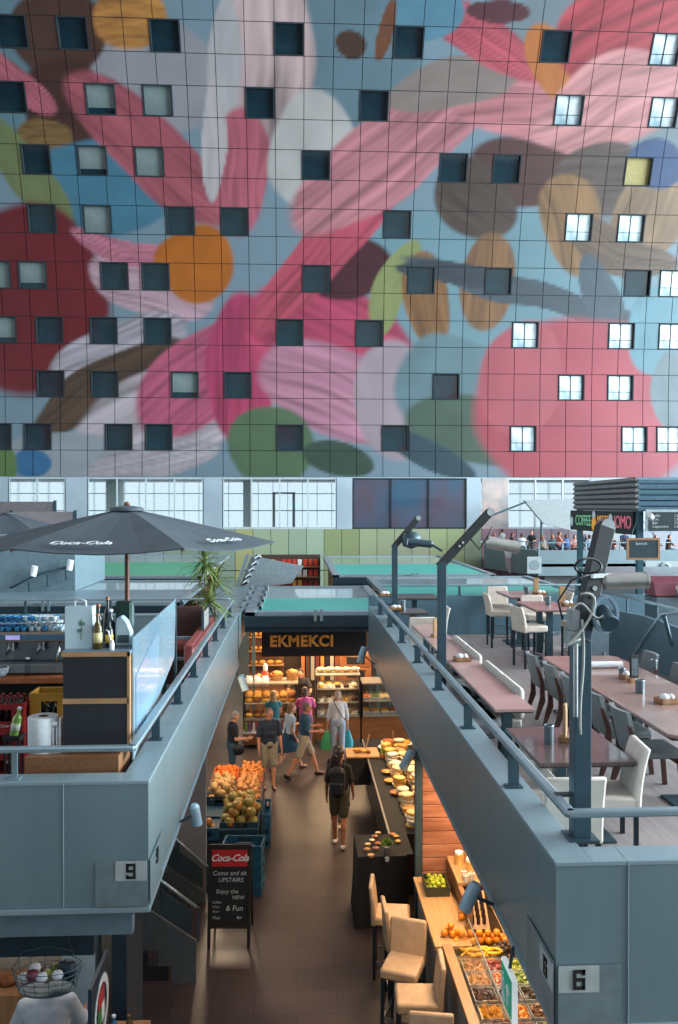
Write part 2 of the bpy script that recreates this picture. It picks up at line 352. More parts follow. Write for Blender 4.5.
# 9 backpack woman
p, h, hc, s = person('person with long dark hair, olive shorts and black backpack seen from behind', (G(339, 845, 0).x, 14.95, 0), R(-12), 1.76, ((9, 4), (-10, 4)), ((-4, 12, 16), (6, 12, 20)), 2, (-25, 8), True, skin_d, fab('tee_black', '#131417', '#191a1d'), .42, fab('shorts_olive', '#3e3c30', '#35332a'), .4, False, hair_k, .1, shoe_w, .98)
q = MB(); q.cbox((0, -.19, 1.18), (.26, .14, .4)); q.sph((0, -.19, 1.38), (.13, .07, .08)); q.cbox((0, -.27, 1.09), (.2, .06, .18)); q.sph((0, -.19, .99), (.13, .07, .04)); bp_ = q.build('backpack', mat('backpack_black', '#1b1f24', .6, 0, '#15181c', 10), p, remesh=.012)
for sx in (-1, 1): MB().tube([(sx * .1, -.14, 1.38), (sx * .12, -.02, 1.49), (sx * .13, .09, 1.38), (sx * .14, .08, 1.2), (sx * .15, -.08, 1.08)], .016).build('backpack_strap', mat('backpack_black', '#1b1f24', .6), p, smooth=True)
q = MB()
for i in range(7): q.sph((-.07 - .012 * i, -.09, 1.6 - .05 * i), (.06 - .003 * i, .05, .05))
q.build('loose_hair', hair_k, p, remesh=.01)
person('person mostly hidden in front of the backpack wearer, one white shoe showing', (G(337, 828, 0).x, 15.85, 0), R(-10), 1.55, ((6, 4), (-8, 4)), ((12, 2, 60), (12, 2, 60)), 0, (0, 0), True, skin, fab('tee_dark', '#1c1a20'), .42, fab('trousers_grey', '#4e5258'), .9, False, hair_k, .12, shoe_w, .9)
# 10 person in white under the bar terrace
person('person in white shirt with back turned under the bar terrace behind the hanging basket', (V(47, 1000, 7.95).x, 7.95, 0), R(10), 1.74, ((0, 0), (0, 0)), ((22, 22, 50), (22, 22, 50)), 6, (0, 12), False, skin, fab('chef_white', '#b4bcc4', '#a8b0ba'), .9, fab('chef_apron', '#8f969c'), 1, False, hair_k, 0, shoe_k, 1.25)
# 11 diners far away
random.seed(44)
dcol = [('maroon', '#5a2a34', 493, 0), ('pale grey', '#9aa0a4', 503, .1), ('dark grey', '#3a3f46', 511, 0), ('white', '#b4bcc0', 522, .5), ('black', '#1c2026', 532, 0), ('cream', '#b8ab9a', 544, .4), ('dark teal', '#1f4a52', 552, .7), ('orange pink', '#b8705e', 558, 0), ('royal blue', '#2a5f9a', 567, 1.2), ('salmon', '#b07a74', 574, .6), ('charcoal', '#2a2e34', 582, 1.3), ('pale blue', '#8aa4b4', 590, .5), ('dark red', '#6a2a2e', 612, .3), ('navy', '#20304a', 624, 1.1), ('grey blue', '#5a6f7c', 655, .4), ('brown', '#54423a', 668, .5), ('light pink', '#b08f92', 640, .3)]
for k, (nm, h_, px, dy) in enumerate(dcol):
    Y = 43.0 + dy * 1.6 + (4.7 if px < 515 else 2.2 if px < 540 else 0); c = V(px, 536, Y)
    person('%s clad diner seated at the rail of the far terrace' % nm, (c.x, Y, 3.1 + (.28 if k % 3 == 1 else .08)), R(random.choice([0, 90, 180, -90, 150, 40])), 1.72, ((80, 80), (80, 80)), ((30, 15, 60), (35, 12, 50)), 5, (0, 5), k % 2 == 0, random.choice([skin, skin_l, skin_d]), fab('far_top_' + h_[1:], h_), .6, fab('far_trousers', '#2a3038'), 1, False, random.choice([hair_k, hair_br, hair_s]), .1 if k % 2 == 0 else 0, shoe_k, 1.05, .016, True)
# ================================================================ SETTING
# ground
flo = struct(MB().box(-60, 60, -26, 52, -.2, 0).build('floor', mat('dark_paving', '#4a3f3f', .36, 0, '#3c3434', 1.0, kind='brick', bump=.1)))
# ---- printed vault: profile s -> (Y, z)
PW = 1.53; PH = 1.5; Y0 = 49.0; Z0 = V(310, 477, Y0).z; KC = .028; S0 = 4.0
PROF = [(0.0, Y0, Z0, 0.0)]
_y, _z, _s = Y0, Z0, 0.0
while True:
    th = KC * max(0, _s - S0)
    if th > PI: break
    _y -= math.sin(th) * .05; _z += math.cos(th) * .05; _s += .05
    PROF.append((_s, _y, _z, th))
SMAX = _s
def prof(s):
    f = max(0, min(len(PROF) - 1.001, s / .05)); i = int(f); f -= i
    a, b = PROF[i], PROF[i + 1]; return tuple(u + (v - u) * f for u, v in zip(a, b))
def wallpt(x, s, inset=0.0):
    if s < 0: return Vector((x, Y0 - inset, Z0 + s))
    _, y, z, th = prof(s)
    return Vector((x, y - inset * math.cos(th), z - inset * math.sin(th)))
XL = V(303.4, 450, Y0).x
# pigment of the printed panels: soft abstract colour fields  (x, y, rx, ry, angle, colour, streak)
def h3(h): return lin(h)[:3]
FIELDS = [
 (60, 60, 120, 110, 0, '#6f8f9c', 0), (330, 60, 90, 120, 0, '#6c8794', 0), (640, 90, 150, 160, 0, '#7e8d95', 0), (480, 330, 170, 130, 0, '#7ba1ad', 0),
 (150, 75, 75, 62, 10, '#a7a5ac', 0), (60, 30, 50, 42, 40, '#5a3c32', 0), (70, 110, 42, 62, -30, '#4e2f28', 0), (20, 80, 45, 16, 40, '#c46a78', 1),
 (130, 22, 40, 34, 0, '#c88a48', 1), (45, 135, 26, 20, 0, '#8a6a3e', 1), (100, 185, 75, 50, 0, '#4f87a0', 0), (30, 175, 70, 22, 50, '#7f8a5c', 0),
 (150, 150, 115, 34, 42, '#b8606c', 1), (262, 60, 52, 110, 4, '#d3b7b6', 1), (225, 70, 16, 80, 0, '#c3bfc1', 0),
 (240, 170, 30, 70, 0, '#c86a7a', 1), (310, 150, 44, 58, 10, '#c9c6c2', 0), (215, 140, 12, 66, 0, '#cfc6c8', 0),
 (25, 300, 84, 98, 0, '#7a1f27', 0), (150, 285, 66, 30, 18, '#cba6b2', 1), (135, 250, 66, 13, 14, '#cf7f92', 1), (195, 264, 40, 40, 0, '#c8701e', 0),
 (120, 355, 75, 34, -25, '#b9b0b9', 1), (110, 385, 90, 22, -30, '#5c4636', 1), (175, 415, 120, 46, -22, '#c9bcc2', 1), (205, 375, 85, 42, -40, '#c5607c', 1),
 (240, 370, 34, 78, 0, '#c2466c', 1), (330, 345, 92, 62, 28, '#c84a6c', 1), (345, 395, 92, 44, 22, '#c98aa0', 1), (395, 400, 40, 66, -12, '#b5a2aa', 0),
 (270, 445, 44, 42, 0, '#5f7a5a', 0), (60, 455, 60, 26, 0, '#a9b2b8', 0), (30, 462, 18, 16, 0, '#3f7aa8', 0), (5, 465, 12, 20, 0, '#6b8a50', 0),
 (150, 460, 70, 20, -10, '#bfb6bc', 1), (340, 460, 40, 18, 20, '#3c5544', 0),
 (345, 268, 48, 32, 0, '#4e1c26', 0), (395, 285, 18, 52, 25, '#98a066', 0), (330, 240, 120, 30, -52, '#c85468', 1), (395, 150, 130, 42, -36, '#c8828a', 1),
 (535, 95, 85, 42, -10, '#cc8288', 1), (452, 86, 62, 26, -10, '#958680', 0), (470, 30, 82, 24, 34, '#c05564', 1), (550, 60, 26, 40, -25, '#c8783c', 0),
 (620, 30, 70, 52, -30, '#b0444e', 1), (612, 105, 88, 46, -22, '#cf9090', 1), (500, 12, 30, 12, 0, '#5e3038', 0), (430, 12, 40, 30, 0, '#5f8fa6', 0),
 (352, 42, 16, 14, 0, '#4e352a', 0), (385, 25, 8, 30, 8, '#7a4a30', 0),
 (530, 172, 62, 34, 8, '#5b3a36', 0), (478, 200, 44, 36, 35, '#54443c', 1), (600, 180, 44, 40, 0, '#5e4e48', 1),
 (570, 225, 32, 52, -10, '#96714a', 1), (650, 215, 34, 50, 20, '#8f7458', 1), (430, 300, 26, 50, -10, '#94683e', 1), (490, 280, 24, 50, 5, '#8d6644', 1), (620, 250, 60, 22, 20, '#6f5a4a', 1),
 (545, 300, 150, 14, 16, '#4c5a64', 0), (455, 275, 60, 12, 4, '#3c4650', 0), (600, 290, 20, 40, -20, '#4e5e6a', 0),
 (450, 385, 60, 52, 20, '#6f8e96', 0), (470, 430, 66, 34, 15, '#51695a', 0), (430, 455, 50, 14, 30, '#33505c', 0),
 (590, 410, 118, 92, 0, '#bf5260', 0), (520, 380, 42, 56, 10, '#c25f6a', 0), (655, 330, 30, 40, 0, '#6f9fae', 0), (672, 390, 20, 44, 0, '#7a8c94', 0), (655, 165, 30, 22, 0, '#34507c', 0),
]
FIELDS = [(a, b, c, d, math.cos(R(e)), math.sin(R(e)), tuple(v * .42 for v in h3(f)), g) for a, b, c, d, e, f, g in FIELDS]
def mural(p):
    px, py = proj(p)
    w1 = noise.noise(Vector((px * .012, py * .012, 3))) * 11; w2 = noise.noise(Vector((px * .012, py * .012, 9))) * 11
    x, y = px + w1, py + w2
    col = [.10, .145, .175]
    for cx, cy, rx, ry, c, s, h, st in FIELDS:
        dx, dy = x - cx, y - cy
        if abs(dx) > max(rx, ry) * 1.15 or abs(dy) > max(rx, ry) * 1.15: continue
        u, v = (dx * c + dy * s) / rx, (-dx * s + dy * c) / ry
        d = math.sqrt(u * u + v * v)
        a = max(0, min(1, (1.05 - d) / .13))
        if a <= 0: continue
        a = a * a * (3 - 2 * a); k = 1.0
        if st: k = 1 + .42 * noise.noise(Vector((u * 1.2, v * (5 if rx > ry else 1.2), cx + (0 if rx > ry else 1) * 0))) + .45 * noise.noise(Vector(((u * 7 if ry > rx else u), (v * 9 if rx >= ry else v), cy)))
        else: k = 1 + .16 * noise.noise(Vector((u * 2, v * 2, cx)))
        for i in range(3): col[i] += (h[i] * k - col[i]) * a
    return (max(0, col[0]), max(0, col[1]), max(0, col[2]), 1)

def paint_mat(name, rough, spec=.5):
    m = D.materials.new(name); m.use_nodes = True; nt = m.node_tree; b = nt.nodes['Principled BSDF']
    a = nt.nodes.new('ShaderNodeVertexColor'); a.layer_name = 'pigment'; nt.links.new(a.outputs[0], b.inputs['Base Color'])
    b.inputs['Roughness'].default_value = rough; b.inputs['Specular IOR Level'].default_value = spec
    return m
mural_m = paint_mat('printed_panels', .42, .4)
joint_m = mat('dark_panel_joint', '#1a2228', .7)
# windows given by where they sit in the grid of panels
WIN = {'dark': [(12, 32), (73, 33), (165, 35), (289, 38), (12, 101), (260, 106), (374, 108), (409, 41), (556, 45), (37, 165), (316, 170), (453, 173), (506, 175), (43, 224), (181, 226), (235, 227), (397, 230),
        (115, 281), (156, 281), (316, 283), (421, 284), (498, 285), (50, 333), (104, 333), (158, 334), (290, 335), (369, 335), (51, 386), (105, 386), (238, 386), (446, 386), (-2, 437), (38, 437), (119, 437), (159, 437), (290, 437), (395, 437), (637, 286)],
       'blind': [(101, 102), (158, 103), (93, 166), (150, 167), (98, 225), (33, 279), (-3, 280), (185, 386), (3, 333)],
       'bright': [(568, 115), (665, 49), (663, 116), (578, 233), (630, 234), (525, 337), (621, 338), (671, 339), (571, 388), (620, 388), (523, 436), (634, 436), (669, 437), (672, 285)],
       'yellow': [(637, 178)]}
def wall_hit(px, py):
    best = None; d = ray(px, py)
    for s, y, z, th in PROF[:int(34 / .05)]:
        t = y / d.y; e = abs(CAMZ + d.z * t - z)
        if best is None or e < best[0]: best = (e, d.x * t, s)
    return best[1], best[2]
HOLES = []
for k, L in WIN.items():
    for p in L:
        x, q = wall_hit(*p); HOLES.append((x - PW / 2, x + PW / 2, math.floor(q / PH), k))
def gaps(r, x0, x1):
    out = [(x0, x1)]
    for a, b, rr, k in HOLES:
        if rr != r: continue
        nx = []
        for u, v in out:
            if b <= u or a >= v: nx.append((u, v)); continue
            if a - u > .06: nx.append((u, a))
            if v - b > .06: nx.append((b, v))
        out = nx
    return out
C0, C1, NR = -18, 17, 22
bm = bmesh.new(); cl = bm.loops.layers.float_color.new('pigment')
SUB = 11; g = .017
cache = {}
def add_patch(x0, x1, s0, s1, n, inset=.06):
    vs = [[bm.verts.new(wallpt(x0 + (x1 - x0) * i / n, s0 + (s1 - s0) * j / n, inset)) for i in range(n + 1)] for j in range(n + 1)]
    cs = [[mural(v.co) for v in r] for r in vs]
    for j in range(n):
        for i in range(n):
            f = bm.faces.new((vs[j][i], vs[j][i + 1], vs[j + 1][i + 1], vs[j + 1][i]))
            for lp, c in zip(f.loops, (cs[j][i], cs[j][i + 1], cs[j + 1][i + 1], cs[j + 1][i])): lp[cl] = c
for r in range(NR):
    vis = r < 19
    for c in range(C0, C1):
        for u, v in gaps(r, XL + c * PW, XL + (c + 1) * PW):
            add_patch(u + g, v - g, r * PH + g, (r + 1) * PH - g, SUB if vis else 2)
# the band under the lowest row of flats, and the wall either side
me = D.meshes.new('wall_back'); bm.normal_update(); bm.to_mesh(me); bm.free(); me.materials.append(mural_m); me.materials.append(joint_m)
wb = D.objects.new('wall_back', me); COL.objects.link(wb); struct(wb)
# dark carcass behind the joints (with the window openings left out)
m = MB()
for r in range(NR):
    for u, v in gaps(r, XL + C0 * PW, XL + C1 * PW):
        for q in range(3): m.quad(wallpt(u, (r + q / 3) * PH), wallpt(v, (r + q / 3) * PH), wallpt(v, (r + (q + 1) / 3) * PH), wallpt(u, (r + (q + 1) / 3) * PH))
struct(m.build('trim_1', joint_m))
# rest of the vault over the hall, and beside the grid
bm = bmesh.new(); cl = bm.loops.layers.float_color.new('pigment')
def coarse(x0, x1, s0, s1, nx, ns):
    for i in range(nx):
        for j in range(ns):
            a, b = x0 + (x1 - x0) * i / nx, x0 + (x1 - x0) * (i + 1) / nx; u, v = s0 + (s1 - s0) * j / ns, s0 + (s1 - s0) * (j + 1) / ns
            f = bm.faces.new([bm.verts.new(wallpt(*q)) for q in ((a, u), (b, u), (b, v), (a, v))])
            n = noise.noise(Vector((a * .1, u * .1, 1))); c = ((.45, .2, .22, 1) if n > .1 else (.25, .33, .33, 1) if n > -.2 else (.4, .4, .4, 1))
            for lp in f.loops: lp[cl] = c
coarse(-60, XL + C0 * PW, -Z0, SMAX, 12, 40); coarse(XL + C1 * PW, 60, -Z0, SMAX, 12, 40); coarse(XL + C0 * PW, XL + C1 * PW, NR * PH, SMAX, 18, 30)
yb = prof(SMAX)[1]; zb = prof(SMAX)[2]
f = bm.faces.new([bm.verts.new(q) for q in ((-60, yb, 0), (60, yb, 0), (60, yb, zb), (-60, yb, zb))])
for lp in f.loops: lp[cl] = (.35, .38, .38, 1)
me = D.meshes.new('ceiling'); bm.to_mesh(me); bm.free(); me.materials.append(mural_m)
o = D.objects.new('ceiling', me); COL.objects.link(o); struct(o)

# ---- windows of the flats
fr_m = mat('window_frame_dark', '#182127', .9, 0)
pane_d = mat('window_glass_dark', '#0d2029', .08, 0, '#122a33', .8, coat=.5)
blind_m = mat('roller_blind', '#6a7776', .7, 0, '#5b6969', .9)
refl_paint_m = mat('painted_reflection_glass', '#dfe9ea', .12, .35, '#8fa9b3', 1.6, (1, 1, .5))  # reflection of the bright glass hall end, painted into the pane colours
yel_m = mat('yellow_blind', '#8f8455', .7)
wn = 0
for hx0, hx1, r, k in sorted(HOLES):
    wn += 1
    x0 = hx0 - .012; x1 = hx1 + .012; s0 = r * PH - .012; s1 = s0 + PH + .024
    _, yy, zz, th = prof((s0 + s1) / 2)
    t = D.objects.new('window_%d' % wn, None); COL.objects.link(t); struct(t); t.location = ((x0 + x1) / 2, yy, zz); t.rotation_euler = (th, 0, 0)
    w, h = (x1 - x0) / 2, (s1 - s0) / 2
    f = MB(); b = .07
    f.box(-w, w, -.1, .35, -h, -h + b).box(-w, w, -.1, .35, h - b, h).box(-w, -w + b, -.1, .35, -h + b, h - b).box(w - b, w, -.1, .35, -h + b, h - b)
    f.build('window_frame', fr_m, t)
    MB().box(-w + b, w - b, .12, .15, -h + b, h - b).build('pane', {'dark': pane_d, 'blind': blind_m, 'bright': refl_paint_m, 'yellow': yel_m}[k], t)
    if k in ('blind',) and wn % 2: MB().box(-w + b, w - b, .1, .118, -h + b, -h + .35).build('pane', pane_d, t)
    if k == 'bright': MB().box(-.02, .02, .09, .12, -h + b, h - b).box(-w + b, w - b, .09, .12, -.25, -.22).build('glazing_bar', fr_m, t)

# ---- gallery level under the flats
gal = mat('pale_gallery_panel', '#9aa9b2', .35, .1, '#8d9ba4', .5)
def gz(py): return V(339, py, Y0).z
def gx(px): return V(px, 505, Y0).x
lower = [(-60, gx(9)), (gx(65), gx(88)), (gx(203), gx(223)), (gx(336), gx(353)), (gx(466), gx(481)), (gx(590), 60)]
zt, zm, z530, z0_ = Z0, gz(478), gz(529), 0
m = MB()
for a, b in lower: m.box(a, b, Y0 - .02, Y0 + .3, z530, zm)
m.box(-60, 60, Y0 - .02, Y0 + .3, zm, zt)
struct(m.build('wall_gallery_band', gal))
# painted base panels below the strip of glass
bm = bmesh.new(); cl = bm.loops.layers.float_color.new('pigment')
LOWF = [(gx(115), '#7d8a8c'), (gx(220), '#7b8a7c'), (gx(240), '#98986a'), (gx(270), '#8d9a80'), (gx(310), '#8c9c88'), (gx(345), '#7f8a62'), (gx(370), '#8f9878'), (gx(420), '#8f967c'), (gx(450), '#8b966e'), (gx(478), '#84917a'), (gx(500), '#93707c'), (gx(540), '#8d8088'), (gx(678), '#888e98')]
nx = 60
for i in range(nx):
    a = -30 + i * 1.02; col = h3(min(LOWF, key=lambda q: abs(q[0] - a - .5))[1]); k = .9 + .2 * random.random()
    for z1, z2 in ((0, z530 - 2.4), (z530 - 2.35, z530)):
        f = bm.faces.new([bm.verts.new(q) for q in ((a + .01, Y0 - .05, z1), (a + 1.0, Y0 - .05, z1), (a + 1.0, Y0 - .05, z2), (a + .01, Y0 - .05, z2))])
        for lp in f.loops: lp[cl] = (col[0] * k * .85, col[1] * k * .85, col[2] * k * .85, 1)
me = D.meshes.new('wall_gallery_base'); bm.to_mesh(me); bm.free(); me.materials.append(mural_m)
o = D.objects.new('wall_gallery_base', me); COL.objects.link(o); struct(o)
struct(MB().box(-60, 60, Y0, Y0 + .2, 0, z530).build('wall_gallery_core', joint_m))
struct(MB().box(-60, 60, Y0 + .3, Y0 + 8, z530 - .3, z530 - .1).build('floor_gallery', mat('gallery_floor', '#b9c0c0', .5)))
struct(MB().box(-60, 60, Y0 + .3, Y0 + 8, zt - .1, zt + .2).build('ceiling_gallery', mat('gallery_ceiling', '#c8cdcd', .6)))
mull = mat('pale_mullion', '#b9c6cb', .4, .3)
def gwin(px0, px1, n, pane=glass, kind='g'):
    global wn
    wn += 1
    a, b = gx(px0), gx(px1); t = D.objects.new('window_%d' % wn, None); COL.objects.link(t); struct(t); t.location = ((a + b) / 2, Y0, 0)
    w = (b - a) / 2; f = MB()
    f.box(-w, w, 0, .12, z530, z530 + .08).box(-w, w, 0, .12, zm - .08, zm)
    for i in range(n + 1): x = -w + 2 * w * i / n; f.box(x - .04, x + .04, -.02, .12, z530, zm)
    f.build('window_frame', mull if kind == 'g' else fr_m, t)
    MB().box(-w, w, .05, .07, z530, zm).build('pane', pane, t)
gwin(9, 65, 2); gwin(88, 203, 4); gwin(223, 336, 4); gwin(508, 590, 3)
poster = mat('dark_blue_display', '#26495e', .25, 0, '#4e3640', .35, (1, 1, .6), coat=.5, detail=6)
gwin(353, 466, 3, poster, 'p')
wn += 1
t = D.objects.new('window_%d' % wn, None); COL.objects.link(t); struct(t)
MB().box(gx(482), gx(508), Y0 - .04, Y0 + .05, z530, zm).build('pane', mat('pinkish_printed_board', '#b9a39a', .5, 0, '#6f7f86', .9, detail=6), t)
# lobby things seen through the glass: far glazing bars and doors
m = MB()
for i in range(70):
    x = -30 + i * .95; m.box(x, x + .03, Y0 + 6, Y0 + 6.1, z530, zt)
m.box(-32, 36, Y0 + 6, Y0 + 6.1, z530 + 1.0, z530 + 1.06).box(-32, 36, Y0 + 6, Y0 + 6.1, z530 + 2.1, z530 + 2.15)
m.build('trim_2', mat('gallery_bars', '#c4cccc', .5)); struct(D.objects['trim_2'])
m = MB().box(gx(238), gx(246), Y0 + 5, Y0 + 5.5, z530, zt).box(gx(90), gx(104), Y0 + 4, Y0 + 5.5, z530, zt).box(gx(270), gx(273), Y0 + 5, Y0 + 5.2, z530, z530 + 2.2).box(gx(292), gx(295), Y0 + 5, Y0 + 5.2, z530, z530 + 2.2).box(gx(270), gx(295), Y0 + 5, Y0 + 5.2, z530 + 2.1, z530 + 2.2)
struct(m.build('trim_3', mat('lobby_column', '#b5bdb9', .6)))
# sloping glass-house ends seen through the bright glazing on the far side
wallm = mat('lobby_wall', '#c9cfcc', .6)
m = MB().quad((gx(545), Y0 - 6, z530 + 2.4), (gx(600), Y0 - 7, z530 + 2.9), (gx(600), Y0 - 7, z530 + 1.2), (gx(560), Y0 - 6, z530 + 1.3))
m = None
# ================================================================ TERRACES, STALL BLOCKS, RAILS
XR, XLF = 1.64, -1.21
YRF, YLF, YE = 5.28, 7.02, 18.0
ZT, ZB, ZF = 3.75, 2.70, 3.10
CW = .22
def parapet_panels(o_m): pass
plank = mat('grey_terrace_boards', '#968d8a', .5, 0, '#867d7b', 3, (8, .6, 1), bump=.05)
# --- block with the bar
m = MB()
m.box(XLF - CW, XLF, YLF, YE, ZB, ZT - .03)
m.box(-9, XLF - CW, YLF, YLF + CW, ZB, ZT - .03)
m.box(-9, XLF, YE - .2, YE, ZB, ZT - .03)
struct(m.build('wall_left', steel))
m = MB()
m.box(XLF - CW - .01, XLF + .006, YLF - .006, YE, ZT - .03, ZT).box(-9, XLF - CW - .01, YLF - .006, YLF + CW + .01, ZT - .03, ZT)
m.box(-9, XLF - CW - .01, YE - .22, YE, ZT - .03, ZT)
for y in (8.9, 10.9, 12.9, 14.9, 16.9): m.box(XLF - CW, XLF + .008, y, y + .008, ZT - .029, ZT + .002)
for x in (-1.9, -2.62): m.box(x, x + .008, YLF - .009, YLF + CW, ZB, ZT + .002)
m.box(-9, XLF + .012, YLF - .012, YLF + .01, ZB - .03, ZB + .012).box(XLF - .01, XLF + .012, YLF, YE, ZB - .03, ZB + .012)
struct(m.build('trim_4', cap_m, bevel=.004))
struct(MB().box(-9, XLF - CW, YLF + CW, YE - .2, ZB + .12, ZF).build('floor_left_terrace', plank))
# --- block with the dining terrace
m = MB()
m.box(XR, XR + CW, YRF, YE + 1.2, ZB, ZT - .03)
m.box(XR + CW, 12, YRF, YRF + CW, ZB, ZT - .03)
struct(m.build('wall_right', steel))
m = MB()
m.box(XR - .006, XR + CW + .01, YRF - .006, YE + 1.2, ZT - .03, ZT).box(XR + CW + .01, 12, YRF - .006, YRF + CW + .01, ZT - .03, ZT)
for y in (6.0, 7.9, 9.8, 11.7, 13.6, 15.5): m.box(XR - .008, XR + CW, y, y + .008, ZT - .029, ZT + .002)
m.box(XR + .46, XR + .468, YRF - .009, YRF + CW, ZB, ZT + .002)
m.box(XR - .012, 12, YRF - .012, YRF + .01, ZB - .04, ZB + .012).box(XR - .012, XR + .01, YRF, YE + 1.2, ZB - .04, ZB + .012)
struct(m.build('trim_5', cap_m, bevel=.004))
struct(MB().box(XR + CW, 12, YRF + CW, YE + 1.2, ZB + .12, ZF).build('floor_right_terrace', plank))
# far closing parapet of the dining terrace
m = MB().box(XR, 8.6, 19.0, 19.2, ZB, 3.97)
struct(m.build('wall_right_far', dk_teal))

def rail(label, pts, posts, zt=4.02, n0='railing', post_h=None, zb=ZT, w=.075, group=None, ph=.045):
    t = thing(n0, label, 'railing', (pts[0][0], pts[0][1], zb), 0, group)
    o0 = Vector((pts[0][0], pts[0][1], zb)); m = MB()
    P = [Vector(p) if len(p) == 3 else Vector((p[0], p[1], zt)) for p in pts]
    for a, b in zip(P, P[1:]):
        d = (b - a).normalized() * w * .3
        m.beam(a - o0 - d, b - o0 + d, w, ph)
    m.build('top_rail', steel_lt, t, bevel=.012, smooth=40)
    for p in posts:
        x, y = p[0], p[1]; pw = p[2] if len(p) > 2 else .07
        q = MB().box(-pw / 2, pw / 2, -.012, .012, 0, zt - zb - ph / 2).box(-pw / 2 - .025, pw / 2 + .025, -.05, .05, 0, .012)
        q.build('post', steel_lt if len(p) < 4 else dark_steel, t, loc=(x - o0.x, y - o0.y, 0))
    return t
rail('grey metal handrail along the corridor edge of the bar terrace', [(-9, YLF + .0), (XLF - .13, YLF + .0), (XLF - .13, YE - .1)],
     [(-2.32, YLF + .11, .045)] + [(XLF - .14, 8.25 + 1.5 * k, .08, 1) for k in range(7)])
rail('grey metal handrail along the corridor edge of the dining terrace', [(12, YRF + .1), (XR + .12, YRF + .1), (XR + .12, YE + 1.1)],
     [(XR + .1, 6.72 + 1.8 * k, .085, 1) for k in range(7)])
rail('thin dark rail across the far end of the dining terrace', [(XR + .3, 19.1), (6.6, 19.1)], [(x, 19.1, .05, 1) for x in (2.2, 3.7, 5.2, 6.4)], zt=4.2, zb=3.97, w=.04)
rail('thin dark rail across the far end of the bar terrace', [(-9, YE - .1), (XLF - .2, YE - .1)], [(x, YE - .1, .05, 1) for x in (-7.4, -5.6, -3.86, -2.4)], zt=4.05, w=.04)
# joint brackets on the hand rails
def block_digit(parent, kind, M, s, m=None):
    q = MB(); W, H, B = .62 * s, s, .17 * s; d = .006
    S = {'6': [(0, B, 0, H), (B, W, H - B, H), (B, W, 0, B), (B, W, H * .42, H * .42 + B), (W - B, W, 0, H * .5), (W - B, W, H * .72, H)],
         '9': [(W - B, W, 0, H), (0, W - B, H - B, H), (0, W - B, 0, B), (0, W - B, H * .42, H * .42 + B), (0, B, H * .5, H), (0, B, 0, H * .26)]}[kind]
    for a, b, c, e in S: q.box(a - W / 2, b - W / 2, -d, 0, c - H / 2, e - H / 2)
    o = q.build('section_number', black, parent); o.data.transform(M); return o
sec_g = mat('number_plate_grey', '#76868a', .4, .3); sec_w = mat('number_plate_pale', '#a3acaa', .5)
def secsign(kind, x, y, px0, px1, pz0, pz1, zc, hx, label):
    t = thing('section_sign', label, 'sign', (x, y, zc))
    MB().box(px0, px1, -.006, 0, pz0, pz1).build('backing_plate', sec_g, t)
    MB().box(*hx, -.012, -.006, .26, .56).build('number_plate', sec_w, t) if False else None
    return t
# front plates
A = V(557.5, 965, YRF); Bp = V(598, 990, YRF); Cc = V(620, 990, YRF)
t = thing('section_sign', 'plate with black block number 6 on the front of the dining terrace parapet', 'sign', (A.x, YRF - .014, ZB))
MB().box(0, Cc.x - A.x, -.004, .004, 0, A.z - ZB).build('backing_plate', sec_g, t)
MB().box(0, Bp.x - A.x, -.01, -.004, Bp.z - ZB, A.z - ZB).build('number_plate', sec_w, t)
block_digit(t, '6', Matrix.Translation(((Bp.x - A.x) / 2, -.01, (Bp.z + A.z) / 2 - ZB)), .125)
t = thing('section_sign', 'plate with black block number 6 facing the corridor from the dining terrace', 'sign', (XR - .014, YRF, ZB))
MB().box(-.004, .004, 0, .62, 0, A.z - ZB + .02).build('backing_plate', sec_g, t)
MB().box(-.01, -.004, 0, .27, Bp.z - ZB, A.z - ZB).build('number_plate', sec_w, t)
block_digit(t, '6', Matrix.Translation((-.01, .14, (Bp.z + A.z) / 2 - ZB)) @ Matrix.Rotation(R(-90), 4, 'Z'), .125)
A = V(147, 860, YLF); Bp = V(116, 880, YLF); Cc = V(96, 880, YLF)
t = thing('section_sign', 'plate with black block number 9 on the front of the bar terrace parapet', 'sign', (A.x, YLF - .014, ZB))
MB().box(Cc.x - A.x, 0, -.004, .004, .03, A.z - ZB).build('backing_plate', sec_g, t)
MB().box(Bp.x - A.x, 0, -.01, -.004, Bp.z - ZB, A.z - ZB).build('number_plate', sec_w, t)
block_digit(t, '9', Matrix.Translation(((Bp.x - A.x) / 2, -.01, (Bp.z + A.z) / 2 - ZB)), .125)
t = thing('section_sign', 'plate with black block number 9 facing the corridor from the bar terrace', 'sign', (XLF + .014, YLF, ZB))
MB().box(-.004, .004, 0, .62, .03, A.z - ZB).build('backing_plate', steel, t)
block_digit(t, '9', Matrix.Translation((.01, .3, (Bp.z + A.z) / 2 - ZB)) @ Matrix.Rotation(R(90), 4, 'Z'), .125)

# --- carcass of the stalls below the terraces
stallgrey = mat('stall_cladding', '#8b9598', .5, .1, '#7f898c', 2)
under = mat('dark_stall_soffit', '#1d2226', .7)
struct(MB().box(XR + .03, 12, YRF + .05, YE + 1, ZB + .0, ZB + .1).build('ceiling_right_stalls', under))
struct(MB().box(-9, XLF - .03, YLF + .05, YE - .05, ZB + .0, ZB + .1).build('ceiling_left_stalls', under))
struct(MB().box(3.6, 3.75, YRF + .5, YE + 1, 0, ZB).build('wall_right_stalls', mat('stall_back_wall', '#6b4a38', .7, 0, '#4e3428', 2)))
